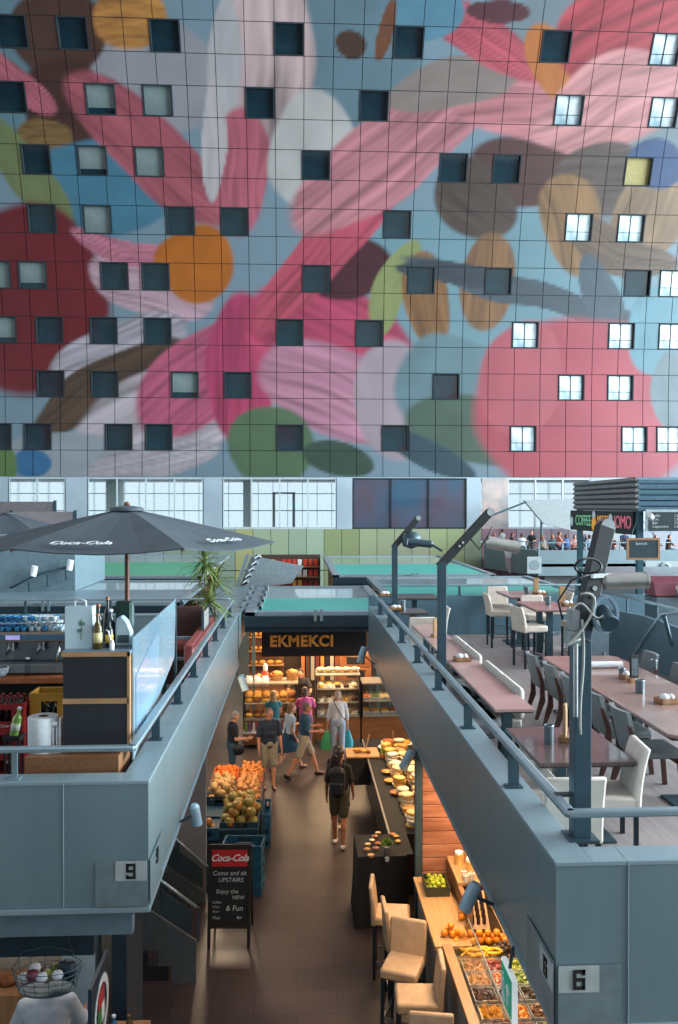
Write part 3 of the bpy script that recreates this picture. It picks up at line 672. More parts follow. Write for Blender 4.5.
# --- wooden partition at the end of the fruit bar
rw = mat('reclaimed_planks', '#a87258', .65, 0, '#7a4a38', 2.2, (.6, 1, 5), bump=.3)
m = MB()
zz = 0
while zz < 2.66: m.box(1.7, 3.5, 11.35, 11.42, zz, min(zz + .17, 2.69)); zz += .18
struct(m.build('wall_partition', rw, bevel=.006))
struct(MB().box(1.6, 1.69, 11.3, 11.42, 0, ZB).build('trim_6', dark_steel))
# --- wall and stairs beneath the bar terrace
wl = mat('pale_stair_wall', '#8e8b8c', .6, 0, '#828082', 1)
struct(MB().box(-4.5, V(206, 850, 12.9).x, 12.9, 13.0, 0, ZB).build('wall_left_stalls', wl))
xs = V(196, 960, 10.75).x
m = MB()
for k in range(10): m.box(xs - .35 - .26 * k - .26, xs - .35 - .26 * k, 10.8, 12.85, 0, .18 * (k + 1))
struct(m.build('floor_stair', mat('dark_stair', '#26282b', .6)))
for q, (Y, lab, pts, gl, rl) in enumerate(((10.72, 'stepped dark metal stair side with glass panels nearest the blackboard', [(100, 880), (140, 904), (196, 941), (196, 984), (172, 984), (172, 966), (158, 966), (158, 950), (142, 950), (142, 936), (128, 936), (128, 922), (100, 922)], [(150, 882), (192, 912), (192, 936), (150, 908)], [(140, 868), (160, 881), (196, 908)]),
                         (12.8, 'further dark metal stair side with glass panels below the pale wall', [(120, 842), (160, 862), (205, 893), (205, 903), (120, 903)], [(165, 842), (203, 870), (203, 888), (165, 862)], [(150, 822), (176, 840), (205, 866)]))):
    t = thing('stair_balustrade', lab, 'balustrade', (xs, Y, 0))
    L_ = lambda p: (V(p[0], p[1], Y).x - xs, V(p[0], p[1], Y).z)
    MB().prism([L_(p) for p in pts], 'y', 0, .04).build('side_plate', mat('stair_side_plate', '#5a6266', .5, .3), t)
    MB().prism([L_(p) for p in gl], 'y', .01, .02).build('glass_panel', mat('stair_glass', '#39464c', .15, .2, '#4a5a62', 2, coat=.6), t)
    MB().tube([(L_(p)[0], .02, L_(p)[1]) for p in rl], .024).build('handrail', steel_lt, t, smooth=True)
    for p in (rl[1], rl[2]): x, z = L_(p); MB().beam((x + .03, .02, z), (x + .03, .02, z - .42), .03, .03).build('baluster', dark_steel, t)
# beam and fascia under the front of the bar terrace
t = struct(MB().box(-9, -1.36, YLF + .1, YLF + .2, 2.44, 2.68).build('trim_7', mat('blue_grey_beam', '#6d838c', .45, .4)))
t = struct(MB().box(-9, -1.72, YLF + .28, YLF + .34, 2.18, 2.5).build('trim_8', mat('dark_fascia', '#22343d', .35, .2)))
struct(MB().box(V(62, 960, 8.7).x, V(95, 960, 8.7).x, 8.7, 9.0, 0, 2.7).build('wall_column', mat('pale_column', '#94a9b2', .5)))
struct(MB().box(-9, -1.8, 9.35, 9.5, 0, 2.7).build('wall_left_shop', mat('white_shop_tiles', '#b7ada0', .4, 0, '#a89e92', 2, kind='brick')))
struct(MB().box(-1.85, -1.7, 8.6, 9.5, 0, ZB).build('wall_left_shop_side', mat('navy_panel', '#1a2c3a', .5)))

# ================================================================ LAMP POSTS ON THE DINING TERRACE
pole_m = mat('painted_pole', '#3c535e', .4, .35, '#334852', 2)
arm_dk = mat('dark_arm_panel', '#33383a', .5, .2)
def lamp(label, x, y, zbend, end, group, zbase=ZF, w=.11):
    t = thing('lamp_post', label, 'lamp post', (x, y, zbase), 0, group)
    MB().box(-w / 2, w / 2, -w / 2, w / 2, 0, zbend - zbase + .03).build('pole', pole_m, t, bevel=.006)
    e = Vector(end) - Vector((x, y, zbase)); b = Vector((0, 0, zbend - zbase))
    a = MB().beam(b - (e - b).normalized() * .05, e, w, w * .9, up=(0, 1, 0)).build('arm', arm_dk, t, bevel=.006)
    MB().box(-w * .85, w * .85, -w * .85, w * .85, 0, .02).build('base_plate', dark_steel, t)
    MB().beam((-w / 2, 0, 4.04 - zbase), (XR + .12 - x, 0, 4.04 - zbase), .05, .02).build('rail_bracket', dark_steel, t)
    d = (e - b).normalized()
    for k in (.35, .42):
        c = b + (e - b) * k + Vector((0, -w * .47, 0)); MB().cyl(c, c + Vector((0, -.02, 0)), .017, n=10).build('bolt', chrome, a)
    MB().cyl(e - Vector((0, w * .5, 0)), e + Vector((0, w * .5, 0)), .05, n=12).build('pulley', chrome, a)
    return t, b, e
def can_spot(parent, c, d, l=.3, r=.085, m=alu, name='spotlight_head'):
    c = Vector(c); d = Vector(d).normalized(); a, b = c - d * l / 2, c + d * l / 2
    o = MB().cyl(a, b, r, r, 20).cyl(a - d * .03, a, r * .6, r, 20).cyl(b, b + d * .015, r * 1.06, r * 1.06, 20).build(name, m, parent, smooth=35)
    MB().cyl(b + d * .015, b + d * .02, r * .9, r * .9, 20).build('lens', mat('lamp_lens', '#cfe0e2', .3), o)
    return o
cable_w = mat('pale_cable', '#a8aca6', .5); cable_k = mat('black_cable', '#1c2326', .5)
t, b, e = lamp('tall lamp post bundled with cables beside the near corner of the dining terrace', 1.93, 5.68, 5.13, (2.2, 5.95, 5.86), None, zbase=3.74, w=.118)
can_spot(t, (.35, .12, 1.74), (1, .0, .02), .29, .058)
MB().beam((.1, .06, 1.78), (.26, .12, 1.78), .03, .03).build('lamp_bracket', chrome, t)
rx, rz = .17, 1.53
for sx in (0, 1):
    pts = [(rx - .02 + (.085 if sx else -.085) * math.sin(u) * (1 if sx else 1) + (.0), -.06 + .02 * sx, rz + .12 * math.cos(u)) for u in [PI * k / 10 for k in range(11)]]
    m = MB()
    for a_, b_ in zip(pts, pts[1:]): m.beam(a_, b_, .05, .02, up=(1, 0, 0))
    m.build('lamp_yoke', mat('yoke_blue_grey', '#8ba3b3', .35, .4), t)
MB().cyl((rx - .01, .03, rz + .02), (rx - .01, -.12, rz - .06), .045, .06, 16).build('lamp_head', dark_steel, t, smooth=35)
MB().box(-.1, -.02, -.09, .06, 1.32, 1.42).box(-.085, -.03, -.08, .04, 1.42, 1.56).build('junction_box', mat('junction_grey', '#8d9697', .45, .3), t, bevel=.006)
MB().cyl((-.06, -.085, .85), (-.06, -.085, 1.34), .017).build('conduit', chrome, t, smooth=35)
MB().tube([(-.02 + .012 * math.sin(k * .5), -.09, 1.5 - .07 * k) for k in range(12)], .009).tube([(-.035 + .1 * math.sin(k * .42), -.1, 1.62 + .09 * math.sin(k * .42 + .6) - .02 * k) for k in range(16)], .009).tube([(-.1 + .02 * k, -.1, 1.56 + .05 * math.sin(k * .5)) for k in range(12)], .008).build('cable_bundle', cable_w, t, smooth=True)
MB().tube([(.02 + .09 * math.cos(u), -.09 + .02 * math.sin(u * 2), 1.86 + .05 * math.sin(u)) for u in [k * .45 for k in range(30)]], .008).tube([(-.14, -.05, 1.5), (-.17, -.05, 1.62), (-.08, -.05, 1.76), (.04, -.06, 1.8)], .007).build('black_cable', cable_k, t, smooth=True)
t, b, e = lamp('lamp post with angled arm beside the long narrow table', 1.95, 11.3, 5.22, (2.6, 11.3, 5.92), None)
can_spot(t, (.82, .0, 5.48 - ZF), (1, 0, -.18), .42, .085)
MB().beam((.52, 0, 5.52 - ZF), (.66, 0, 5.5 - ZF), .03, .03).build('lamp_bracket', chrome, t)
MB().tube([(.35, -.02, 5.6 - ZF), (.5, -.03, 5.42 - ZF), (.62, -.03, 5.6 - ZF), (.68, -.02, 5.72 - ZF)], .01).build('black_cable', cable_k, t, smooth=True)
can_spot(t, (-.28, .1, 5.5 - ZF), (-1, 0, .12), .3, .05, m=dark_steel); MB().beam((-.15, .1, 5.5 - ZF), (0, 0, 5.4 - ZF), .03, .03).build('lamp_bracket', dark_steel, t)
t, b, e = lamp('lamp post with round dish lamp near the far end of the dining terrace', 1.97, 16.9, 5.2, (2.44, 16.9, 5.76), None)
MB().lathe([(0, .09), (.1, .08), (.19, 0), (.2, -.05), (.17, -.2), (0, -.26)], (.33, 0, 5.4 - ZF), 20).build('dish_head', dark_steel, t, smooth=40)
MB().beam((.2, 0, 5.48 - ZF), (.33, 0, 5.48 - ZF), .04, .04).build('lamp_bracket', dark_steel, t)
# spot cans clipped under the parapets
CL = mat('blue_grey_can', '#9ab4c0', .35, .1)
def clipspot(label, c, d, back, r=.05, l=.17):
    t = thing('spotlight', label, 'spotlight', c)
    can_spot(t, (0, 0, 0), d, l, r, CL)
    MB().beam((0, 0, .02), Vector(back) - Vector(c), .025, .025).build('mounting_arm', dark_steel, t)
c = V(470, 897, 6.9); clipspot('small metal can spotlight under the dining terrace edge above the fruit trays', c, (-.35, .1, -.9), (XR + .03, c.y + .05, ZB - .02), .055, .2)
c = V(407, 760, 11.2); clipspot('small metal can spotlight above the stacked cheeses', c, (-.4, .1, -.9), (XR + .03, c.y, ZB - .02), .06, .22)
c = V(362, 655, 17.6); clipspot('small metal can spotlight at the far corner of the dining terrace', c, (-.3, -.1, -.9), (XR + .03, c.y, ZB - .02), .07, .3)
c = V(196, 815, 8.9); clipspot('small metal can spotlight under the bar terrace edge above the fruit stand', c, (.15, .1, -.95), (XLF - .05, c.y, ZB - .02), .05, .18)
c = V(243, 683, 17.2); clipspot('small metal can spotlight at the far corner of the bar terrace', c, (.3, -.1, -.9), (XLF - .03, c.y, ZB - .02), .07, .28)
# exit sign
c = V(521, 983, 6.35)
t = thing('exit_sign', 'green and white emergency exit sign under the dining terrace edge', 'sign', (XR - .05, 6.25, 2.25))
MB().box(-.02, .02, -.17, .17, -.02, .3).build('sign_box', mat('sign_white', '#dfe8e6', .4, emit=.5), t, bevel=.004)
gm = mat('sign_green', '#149a78', .4, emit=.25)
MB().box(-.026, -.02, -.15, .15, 0, .28).build('sign_face', gm, t)
MB().sph((-.03, .075, .22), (.006, .02, .02)).cap2((-.03, .07, .18), (-.03, .06, .11), .018, .014).cap2((-.03, .06, .1), (-.03, .1, .03), .011, .01).cap2((-.03, .06, .1), (-.03, .025, .04), .011, .01).prism([(-.12, .16), (-.06, .22), (0, .16), (-.04, .16), (-.04, .06), (-.08, .06), (-.08, .16)], 'x', -.034, -.027).build('pictogram', white_pl, t)
MB().beam((0, 0, .28), (0.03, 0, .46), .02, .02).build('hanger', dark_steel, t)

# ================================================================ MIDDLE DISTANCE: roofs of other stalls and their terraces
frame_m = mat('roof_frame_grey', '#8b9ba2', .4, .4); gut_m = mat('dark_gutter', '#2a3c46', .4, .3); strip = mat('roof_glass_strip', '#93a5a6', .15, .1, '#7d9194', .7, coat=.5)
shelfw = mat('stall_counter_wood', '#7a5236', .5)
def stall(label, x0, x1, y0, y1, z=3.44, top=turq, frac=.5, body=True, glow='#b07a4c', group=None, open_left=True):
    t = thing('market_stall', label, 'market stall', ((x0 + x1) / 2, y0, 0), 0, group); w = (x1 - x0) / 2; d = y1 - y0
    MB().box(-w, w, 0, .25, z - .16, z + .03).box(-w, w, d - .2, d, z - .1, z + .03).box(-w, -w + .25, 0, d, z - .1, z + .04).box(w - .2, w, 0, d, z - .1, z + .04).build('roof_frame', frame_m, t, bevel=.01)
    MB().box(-w + .25, w - .2, .25, d * frac, z - .06, z).build('roof_panel', top, t)
    MB().box(-w + .25, w - .2, d * frac, d - .2, z - .06, z - .01).build('roof_glass', strip, t)
    MB().box(-w, w, -.12, 0, z - .32, z - .06).box(-w, w, -.05, 0, z - .45, z - .3).build('gutter', gut_m, t)
    MB().box(-.12, -.05, -.15, -.1, z - .18, z + .1).box(.03, .1, -.15, -.1, z - .18, z + .1).build('downpipe_bracket', steel_lt, t)
    if body:
        for sx in (-w + .1, w - .1):
            MB().box(sx - .05, sx + .05, .1, .2, 0, z - .15).box(sx - .07, sx + .07, .08, .22, 0, .05).build('post', dark_steel, t)
        MB().box(-w + .2, w - .2, .2, .8, 0, .95).box(-w + .15, w - .15, .15, .85, .95, 1.0).build('counter', shelfw, t)
        MB().box(-w + .1, w - .1, d * .6, d * .6 + .1, 0, z - .2).build('back_wall', mat('stall_back', '#5a4636', .7, 0, '#7c5c3c', 2), t)
        m = MB()
        for zz in (1.3, 1.75, 2.2): m.box(-w + .2, w - .2, d * .6 - .3, d * .6, zz, zz + .03)
        m.build('shelf', wood_md, t)
    return t
stall('turquoise roofed stall seen beyond the dining terrace end wall', 2.5, 8.4, 23.2, 30.4, frac=.62)
stall('long turquoise roofed stall behind the lamp post dish', 1.35, 7.4, 31.2, 43.2, frac=.5)
stall('green roofed stall behind the palm and parasol', -11.5, -3.4, 31.0, 44.0, top=green_roof, frac=.62)
stall('grey roofed stall just beyond the bar terrace', -10, -3.0, 22.6, 29.3, top=mat('grey_roof', '#7d929c', .35, .3, '#6d828d', .8), frac=.55)
# goods on show in the gap between the roofs
red_m = mat('red_goods', '#b8341f', .6); white_m = mat('white_goods', '#d8d4cc', .6); or_m = mat('orange_goods', '#c07030', .6, 0, '#8a4a20', 6)
t = thing('display_shelf', 'tall shelf of red and white packets between the stall roofs', 'shelf', (-.4, 42, 0))
MB().box(-1.6, 1.6, 0, .1, 0, 3.6).build('back_board', mat('shelf_back_dark', '#3a2a20', .7), t)
m = MB()
for z in (1.0, 1.5, 2.0, 2.5, 3.0): m.box(-1.6, 1.6, -.5, 0, z, z + .04)
m.build('shelf_board', wood_md, t)
random.seed(4)
names = {0: ('packet', red_m), 1: ('packet', white_m), 2: ('packet', or_m), 3: ('packet', mat('amber_goods', '#c9924a', .5)), 4: ('packet', mat('dark_red_goods', '#7a2418', .6))}
pk = []; SHY = 41.74
for k in range(5):
    o = MB().box(-.1, .1, -.06, .06, 0, .34).box(-.07, .07, -.065, -.05, .08, .26).build('packet', names[k][1], bevel=.01)
    tag(o, ['red packet on the tall shelf between stall roofs', 'white packet on the tall shelf between stall roofs', 'orange packet on the tall shelf between stall roofs', 'amber packet on the tall shelf between stall roofs', 'dark red packet on the tall shelf between stall roofs'][k], 'packet', ['red packets', 'white packets', 'orange packets', 'amber packets', 'dark red packets'][k] + ' on the tall shelf')
    pk.append(o); o.location = (-1.9 + .26 * k, 41.75, 3.04)
for z in (3.04, 2.54, 2.04, 1.54):
    for i in range(12):
        if z == 3.04 and i < 5: continue
        k = random.choice([0, 0, 1]) if z > 2.4 else random.choice([2, 3, 4, 2])
        dup(pk[k], (-1.9 + .26 * i, 41.75, z), 0)
# sloping grey glass lid and louvre boxes beside the front roof
t = thing('awning_frame', 'pale sloping metal awning with slats beside the turquoise roof', 'awning', (-1.35, 27.5, 3.3))
MB().prism([(-.5, 0), (1.2, .2), (1.6, .75), (-.1, 1.1)], 'y', 0, .08).build('lid', mat('lid_grey', '#9aa8ad', .3, .3), t)
for k in range(5): MB().cyl((-.35 + .1 * k, -.05, .2 + .2 * k), (-.2 + .1 * k, -.12, .3 + .2 * k), .07, n=12).build('clamp', chrome, t, smooth=35)
MB().beam((-.6, -.1, -.1), (-.2, -.1, 1.15), .12, .12).build('support', frame_m, t)
for k in range(4):
    t = thing('vent_box', 'open slatted metal box beside the front turquoise roof', 'vent', (-1.15, 21.0 + 1.55 * k, 3.42), 0, 'slatted boxes along the front turquoise roof')
    MB().box(-.24, .3, 0, .06, 0, .1).box(-.24, .3, 1.1, 1.16, 0, .1).box(-.24, -.18, 0, 1.16, 0, .1).box(.24, .3, 0, 1.16, 0, .1).build('frame', frame_m, t)
    MB().box(-.18, .24, .06, 1.1, 0, .02).build('base', gut_m, t)
# grey block with sloping rail (another terrace) at the far side of the bar
m = MB().box(-9.5, V(75, 570, 26).x, 26.0, 26.2, 3.44, 4.95).box(V(75, 570, 26).x - .2, V(75, 570, 26).x, 26.2, 30, 3.44, 4.7)
struct(m.build('wall_far_terrace', mat('blue_grey_wall', '#70868f', .5, .2)))
for k, (px, py) in enumerate(((33, 571), (69, 565))):
    c = V(px, py, 25.7); t = thing('wall_lamp', ['small pale lamp low on the sloping rail', 'small pale lamp high on the sloping rail'][k], 'lamp', c)
    MB().cyl((0, 0, -.15), (.06, 0, .15), .09, n=12).build('lamp_can', white_pl, t, smooth=35); MB().beam((0, 0, 0), (0, .32, -.1), .04, .04).build('mounting_arm', dark_steel, t)
P0, P1, P2 = V(10, 588, 25.8), V(35, 575, 25.8), V(72, 566, 25.8)
t = thing('sloping_rail', 'dark sloping handrail on the grey block beyond the bar', 'railing', P0)
MB().tube([P0 - P0, P1 - P0, P2 - P0], .04).build('top_rail', dark_steel, t, smooth=True)
for q in (.3, .6, .9): c = (P2 - P0) * q; MB().beam(c, c + Vector((0, .02, -.35)), .04, .04).beam(c + Vector((0, .02, -.35)), c + Vector((0, .3, -.35)), .03, .03).build('post', dark_steel, t)
# other parasol far behind
def parasol(label, loc, Rr, zc, rise, sides, rot, m, polem, zb, ring=True, val=.0):
    t = thing('parasol', label, 'parasol', (loc[0], loc[1], zb))
    H = zc - zb; q = MB(); bm = q.bm
    apex = bm.verts.new((0, 0, H)); K = 6; prev = None
    for j in range(1, K + 1):
        f = j / K; ring_ = []
        for i in range(sides * 4):
            a = rot + 2 * PI * i / (sides * 4); seg = (i % 4) / 4
            # flat sided polygon, cloth sagging between the ribs
            c0 = rot + 2 * PI * (i // 4) / sides; c1 = c0 + 2 * PI / sides
            p = Vector((math.cos(c0), math.sin(c0), 0)).lerp(Vector((math.cos(c1), math.sin(c1), 0)), seg)
            sag = -.035 * math.sin(PI * seg) * f * Rr
            ring_.append(bm.verts.new((p.x * Rr * f, p.y * Rr * f, H - rise * (f ** 1.08) + sag)))
        n = len(ring_)
        for i in range(n):
            if prev is None: bm.faces.new((apex, ring_[i], ring_[(i + 1) % n]))
            else: bm.faces.new((prev[i], ring_[i], ring_[(i + 1) % n], prev[(i + 1) % n]))
        prev = ring_
    cn = q.build('canopy', m, t); md = cn.modifiers.new('s', 'SOLIDIFY'); md.thickness = .01
    MB().cyl((0, 0, 0), (0, 0, H - .02), .024, n=14).build('pole', polem, t, smooth=35)
    MB().lathe([(Rr * .12, H - rise * .08), (Rr * .11, H + .005), (Rr * .05, H + .02), (0, H + .025)], (0, 0, 0), 16).build('vent_cap', m, t, smooth=30)
    MB().lathe([(.025, H + .02), (.032, H + .035), (.025, H + .055), (0, H + .065)], (0, 0, 0), 12).build('finial', polem, t, smooth=40)
    for i in range(sides):
        a = rot + 2 * PI * i / sides; d = Vector((math.cos(a), math.sin(a), 0))
        MB().beam(Vector((0, 0, H - .04)), d * (Rr - .02) + Vector((0, 0, H - rise - .02)), .018, .018).build('rib', polem, t)
    return t
umb = mat('charcoal_canvas', '#424c53', .75, 0, '#3b454c', 3)
t = parasol('large charcoal parasol with white script lettering over the bar', (-1.64, 8.35, 0), 1.43, 5.98, .33, 6, R(0), umb, mat('varnished_pole', '#6a4028', .4), ZF)
wl_ = mat('faded_white_print', '#b4bcc0', .7)
# script lettering on two canopy faces
def on_face(i, along, out, tt, name, s, size):
    a0 = R(60 * i); a1 = R(60 * (i + 1)); H = 5.98 - ZF
    A_ = Vector((math.cos(a0) * 1.43, math.sin(a0) * 1.43, H - .33)); B_ = Vector((math.cos(a1) * 1.43, math.sin(a1) * 1.43, H - .33)); T = Vector((0, 0, H))
    xax = (B_ - A_).normalized(); mid = (A_ + B_) / 2; up = (T - mid).normalized(); nrm = xax.cross(up).normalized()
    c = A_.lerp(B_, along) + up * out + nrm * .012
    M = Matrix((xax, up, nrm)).transposed().to_4x4(); M.translation = c
    text(name, s, wl_, tt, size, M, .001, .4, 0, .98, bold=.003)
on_face(4, .38, .11, t, 'lettering', 'Coca-Cola', .122); on_face(5, .5, .12, t, 'lettering', 'Coca-Cola', .12)
MB().lathe([(.0, 0), (.068, 0), (.068, 1.9), (.06, 1.96), (.025, 1.96)], (0, 0, 0), 18).build('sleeve', mat('dark_green_sleeve', '#3c5054', .6), t, smooth=35)
c = V(8, 513, 28); parasol('small dark parasol on the terrace behind the large one', (c.x, c.y, 0), 1.9, c.z, .55, 6, .2, umb, dark_steel, 3.44)
c = V(62, 511, 30); 
t = thing('folded_screen', 'beige fabric screen behind the far parasol', 'screen', V(44, 520, 31))
MB().box(-1.1, 1.05, 0, .05, -1.0, .3).build('fabric_panel', mat('greyish_brown_fabric', '#857f80', .8, 0, '#777274', 2), t); MB().box(-1.2, -1.1, -.02, .07, -1.8, .35).box(1.05, 1.15, -.02, .07, -1.8, .35).build('frame', dark_steel, t)
t = thing('folded_screen', 'long low brown fabric screen behind the far parasol', 'screen', V(20, 508, 34))
MB().box(-1.6, 1.3, 0, .05, -.5, .25).build('fabric_panel', mat('brown_fabric', '#6f6a6c', .8), t); MB().box(-1.7, -1.6, -.02, .07, -2, .3).box(1.3, 1.4, -.02, .07, -2, .3).build('frame', dark_steel, t)

# --- far terrace with diners, at the foot of the painted wall
cY = 42.0; cx = V(538, 551, cY).x
ex = V(486, 546, 47.6)
gp = mat('far_parapet_grey', '#6d7f85', .45, .3, '#64767c', .5)
m = MB().box(cx, 26, cY, cY + .25, 2.5, 3.78)
d = Vector((ex.x - cx, 47.6 - cY, 0))
m.beam((cx + .05, cY + .1, 3.14), (ex.x, 47.6, 3.14), .25, 1.28)
struct(m.build('wall_far_parapet', gp))
struct(MB().prism([(cx, cY), (26, cY), (26, 48.8), (ex.x, 48.8), (ex.x, 47.6)], 'z', 2.95, 3.1).build('floor_far_terrace', plank))
rail('pale rail around the far diners', [(ex.x + .1, 47.5, 4.15), (cx + .1, cY + .12, 4.15), (26, cY + .12, 4.15)], [(cx + .1 + 1.2 * k, cY + .12) for k in range(11)] + [(cx + (ex.x - cx) * k / 5, cY + (5.5) * k / 5 + .1) for k in range(1, 5)], zt=4.15, zb=3.78, w=.08)
c = V(508, 556, 45); t = thing('wall_emblem', 'white cone shaped emblem on the far curved parapet', 'sign', (c.x - .0, c.y - .45, c.z))
MB().prism([(-.3, .1), (.3, .1), (.2, -.55), (0, -.95), (-.2, -.55)], 'y', 0, .03).build('cone', mat('faded_pink', '#b9a9ab', .6), t); MB().sph((0, 0, .35), (.32, .06, .45)).build('scoop', white_pl, t)
c = V(530, 564, 42.7); t = thing('notice_board', 'square white notice on the far curved parapet', 'sign', (c.x, c.y - .8, c.z))
MB().box(-.36, .36, 0, .03, -.42, .42).build('sheet', mat('pale_sheet', '#8f999c', .6), t); MB().cyl((0, -.01, .0), (0, .0, .0), .26, n=20).build('round_mark', sec_g, t)
c = V(665, 570, 41.85); t = thing('notice_board', 'wide white notice on the far parapet beyond the kiosk', 'sign', c)
MB().box(-1.0, 1.0, 0, .03, -.4, .45).build('sheet', mat('pale_sheet', '#8f999c', .6), t); MB().lathe([(.18, 0), (.3, .02), (.3, .05), (.18, .07)], (0, -.02, .12), 20, M=Matrix.Rotation(R(90), 4, 'X')).build('round_mark', sec_g, t)
# base of the far terrace: dark shop fronts
struct(MB().box(cx + .5, 26, cY + .6, cY + .7, 0, 2.7).build('wall_far_shop', mat('far_shop_brown', '#4a3c40', .6, 0, '#5c6a6e', .5)))
# tilted grey canopy seen in front of the bright glazing
c = V(560, 522, 46); t = thing('canopy_wing', 'grey pointed wing shaped canopy behind the kiosk', 'canopy', c)
MB().prism([(-2.0, 1.2), (4.5, 1.4), (4.5, -1.3), (1.6, -.7), (-.9, -.1)], 'y', 0, .3).build('wing_panel', mat('wing_grey', '#8f9698', .5), t); MB().beam((-1.9, -.05, 1.1), (-4.2, .0, .2), .1, .1).cyl((-1.0, .1, 1), (-1.0, .1, -2.6), .07).build('mast', dark_steel, t)

# ================================================================ KIOSK WITH LOUVRES
kx, ky = 8.19, 20.0
t = thing('kiosk', 'dark kiosk with grey louvred top and signboards on the upper level', 'kiosk', (kx, ky, ZF))
lou_a = mat('louvre_brown_grey', '#8a8d8e', .5, .2); lou_b = mat('louvre_teal_grey', '#5f8090', .5, .2)
for k in range(6):
    z = 6.68 - .135 * k - ZF
    MB().beam((0, -.05, z - .06), (.15, 5.0, z - .06), .16, .085, up=(.5, 0, 1)).build('louvre_slat', lou_a, t)
    MB().beam((-.02, 0, z - .06), (4.5, 0, z - .06), .16, .085, up=(0, -.45, 1)).build('louvre_slat', lou_b, t)
MB().box(.12, 4.4, .15, 5, 5.92 - ZF, 6.6 - ZF).build('roof_core', dark_steel, t)
for x, y in ((.08, .1), (.25, 4.9), (4.3, .1)): MB().box(x - .07, x + .07, y - .07, y + .07, 0, 2.8).box(x - .11, x + .11, y - .11, y + .11, 0, .03).build('corner_post', mat('teal_post', '#2c5560', .4, .2), t)
sg = MB().box(-.04, .04, .2, 4.9, 5.3 - ZF, 5.87 - ZF).build('signboard', mat('sign_black', '#10181c', .5), t)
Mf = lambda y, z: Matrix.Translation((-.05, y, z - ZF)) @ Matrix.Rotation(R(-90), 4, 'Z') @ Matrix.Rotation(R(90), 4, 'X')
text('lettering', 'COFFEE', mat('letter_green', '#7ab890', .5, emit=.35), sg, .42, Mf(3.75, 5.58), .006, 0, 0, .9)
text('lettering', 'MEETS', mat('letter_orange', '#d99a4a', .5, emit=.4), sg, .32, Mf(2.2, 5.62), .006, 0, 0, .9)
text('lettering', 'UOMO', mat('letter_pink', '#d07080', .5, emit=.35), sg, .46, Mf(.95, 5.58), .006, 0, 0, .9)
MB().sph((-.06, 2.85, 5.52 - ZF), (.02, .17, .22)).build('glass_symbol', mat('beer_yellow', '#e0a030', .5, emit=.4), sg); MB().sph((-.06, 2.85, 5.75 - ZF), (.02, .12, .12)).sph((-.06, 4.7, 5.55 - ZF), (.02, .12, .14)).sph((-.06, 1.62, 5.68 - ZF), (.02, .14, .12)).build('cup_symbol', white_pl, sg)
c = V(648, 512, 19.9); d = V(692, 531, 19.9)
mb = MB().box(c.x - kx, d.x - kx, -.14, -.1, d.z - ZF, c.z - ZF).build('menu_board', mat('menu_dark', '#1c2f36', .6), t)
MB().box(c.x - kx - .06, d.x - kx, -.12, -.09, c.z - ZF, c.z - ZF + .06).box(c.x - kx - .06, c.x - kx, -.13, -.09, d.z - ZF, c.z - ZF).build('menu_frame', mat('pale_frame', '#9fb0b4', .5), mb)
chalk = mat('chalk_white', '#b9c2c4', .8)
for k, (a, b) in enumerate((('Koffie', '2,50'), ('Cola', '2,80'), ('Bier', '3,00'), ('Cappuccino', '2,80'))):
    z = c.z - ZF - .09 - .085 * k
    text('chalk_writing', a, chalk, mb, .085, FACE(c.x - kx + .08, -.145, z), .001, 0, 0, 1, 'LEFT'); text('chalk_writing', b, chalk, mb, .085, FACE(c.x - kx + .62, -.145, z), .001, 0, 0, 1, 'LEFT')
MB().cyl((.15, -.3, 5.8 - ZF), (.25, -.2, 5.72 - ZF), .07, n=14).build('flood_lamp', white_pl, t, smooth=35)
MB().box(.2, 4.2, .4, 4.6, 0, 1.05).box(.1, 4.3, .3, 4.7, 1.05, 1.1).build('bar_counter', mat('kiosk_counter', '#8d9ca2', .4, .2), t)
c = V(627, 538, 19.5); d = V(660, 560, 19.5)
t = thing('framed_blackboard', 'blackboard in light wood frame hanging below the kiosk corner', 'blackboard', ((c.x + d.x) / 2, 19.5, d.z))
w, h = (d.x - c.x) / 2, c.z - d.z
MB().box(-w, w, 0, .04, 0, .05).box(-w, w, 0, .04, h - .05, h).box(-w, -w + .05, 0, .04, .05, h - .05).box(w - .05, w, 0, .04, .05, h - .05).build('frame', wood_md, t)
MB().box(-w + .05, w - .05, .01, .03, .05, h - .05).build('board', mat('board_dark_teal', '#173038', .6), t)
text('chalk_writing', 'Specials', chalk, t, .09, FACE(-.05, .005, h - .13), .001, 0, 0); 
MB().tube([(-w + .1, .02, h), (0, .3, h + .55), (w - .1, .02, h)], .008).build('hanging_wire', dark_steel, t)
# --- dark stair parapet closing the far side of the dining terrace
pts = [G(578, 606, 4.0), G(612, 609, 4.0), G(645, 616, 4.0), G(678, 627, 4.0), G(720, 645, 4.0)]
m = MB()
for a, b in zip(pts, pts[1:]): m.beam(Vector((a.x, a.y, 3.55)), Vector((b.x, b.y, 3.55)), .08, .9)
struct(m.build('wall_stair_parapet', dk_teal))
p0 = pts[0]; t = thing('railing', 'pale thin handrail above the dark curved stair parapet', 'railing', (p0.x, p0.y, 4.0))
rp = [V(605, 592, 16.6), V(640, 600, 15.6), V(684, 612, 14.4)]
MB().tube([q - t.location for q in rp], .03).build('top_rail', steel_lt, t, smooth=True)
for q in (V(627, 597, 16.0), V(657, 604, 15.1)): MB().cyl(q - t.location, Vector((q.x, q.y, 3.9)) - t.location, .02).build('post', dark_steel, t)
a, b, c = V(634, 655, 13.6), V(662, 614, 13.2), V(684, 612, 12.9)
t = thing('stair_handrail', 'bent grey handrail rising beside the stair next to the grey chairs', 'railing', (a.x, a.y, ZF))
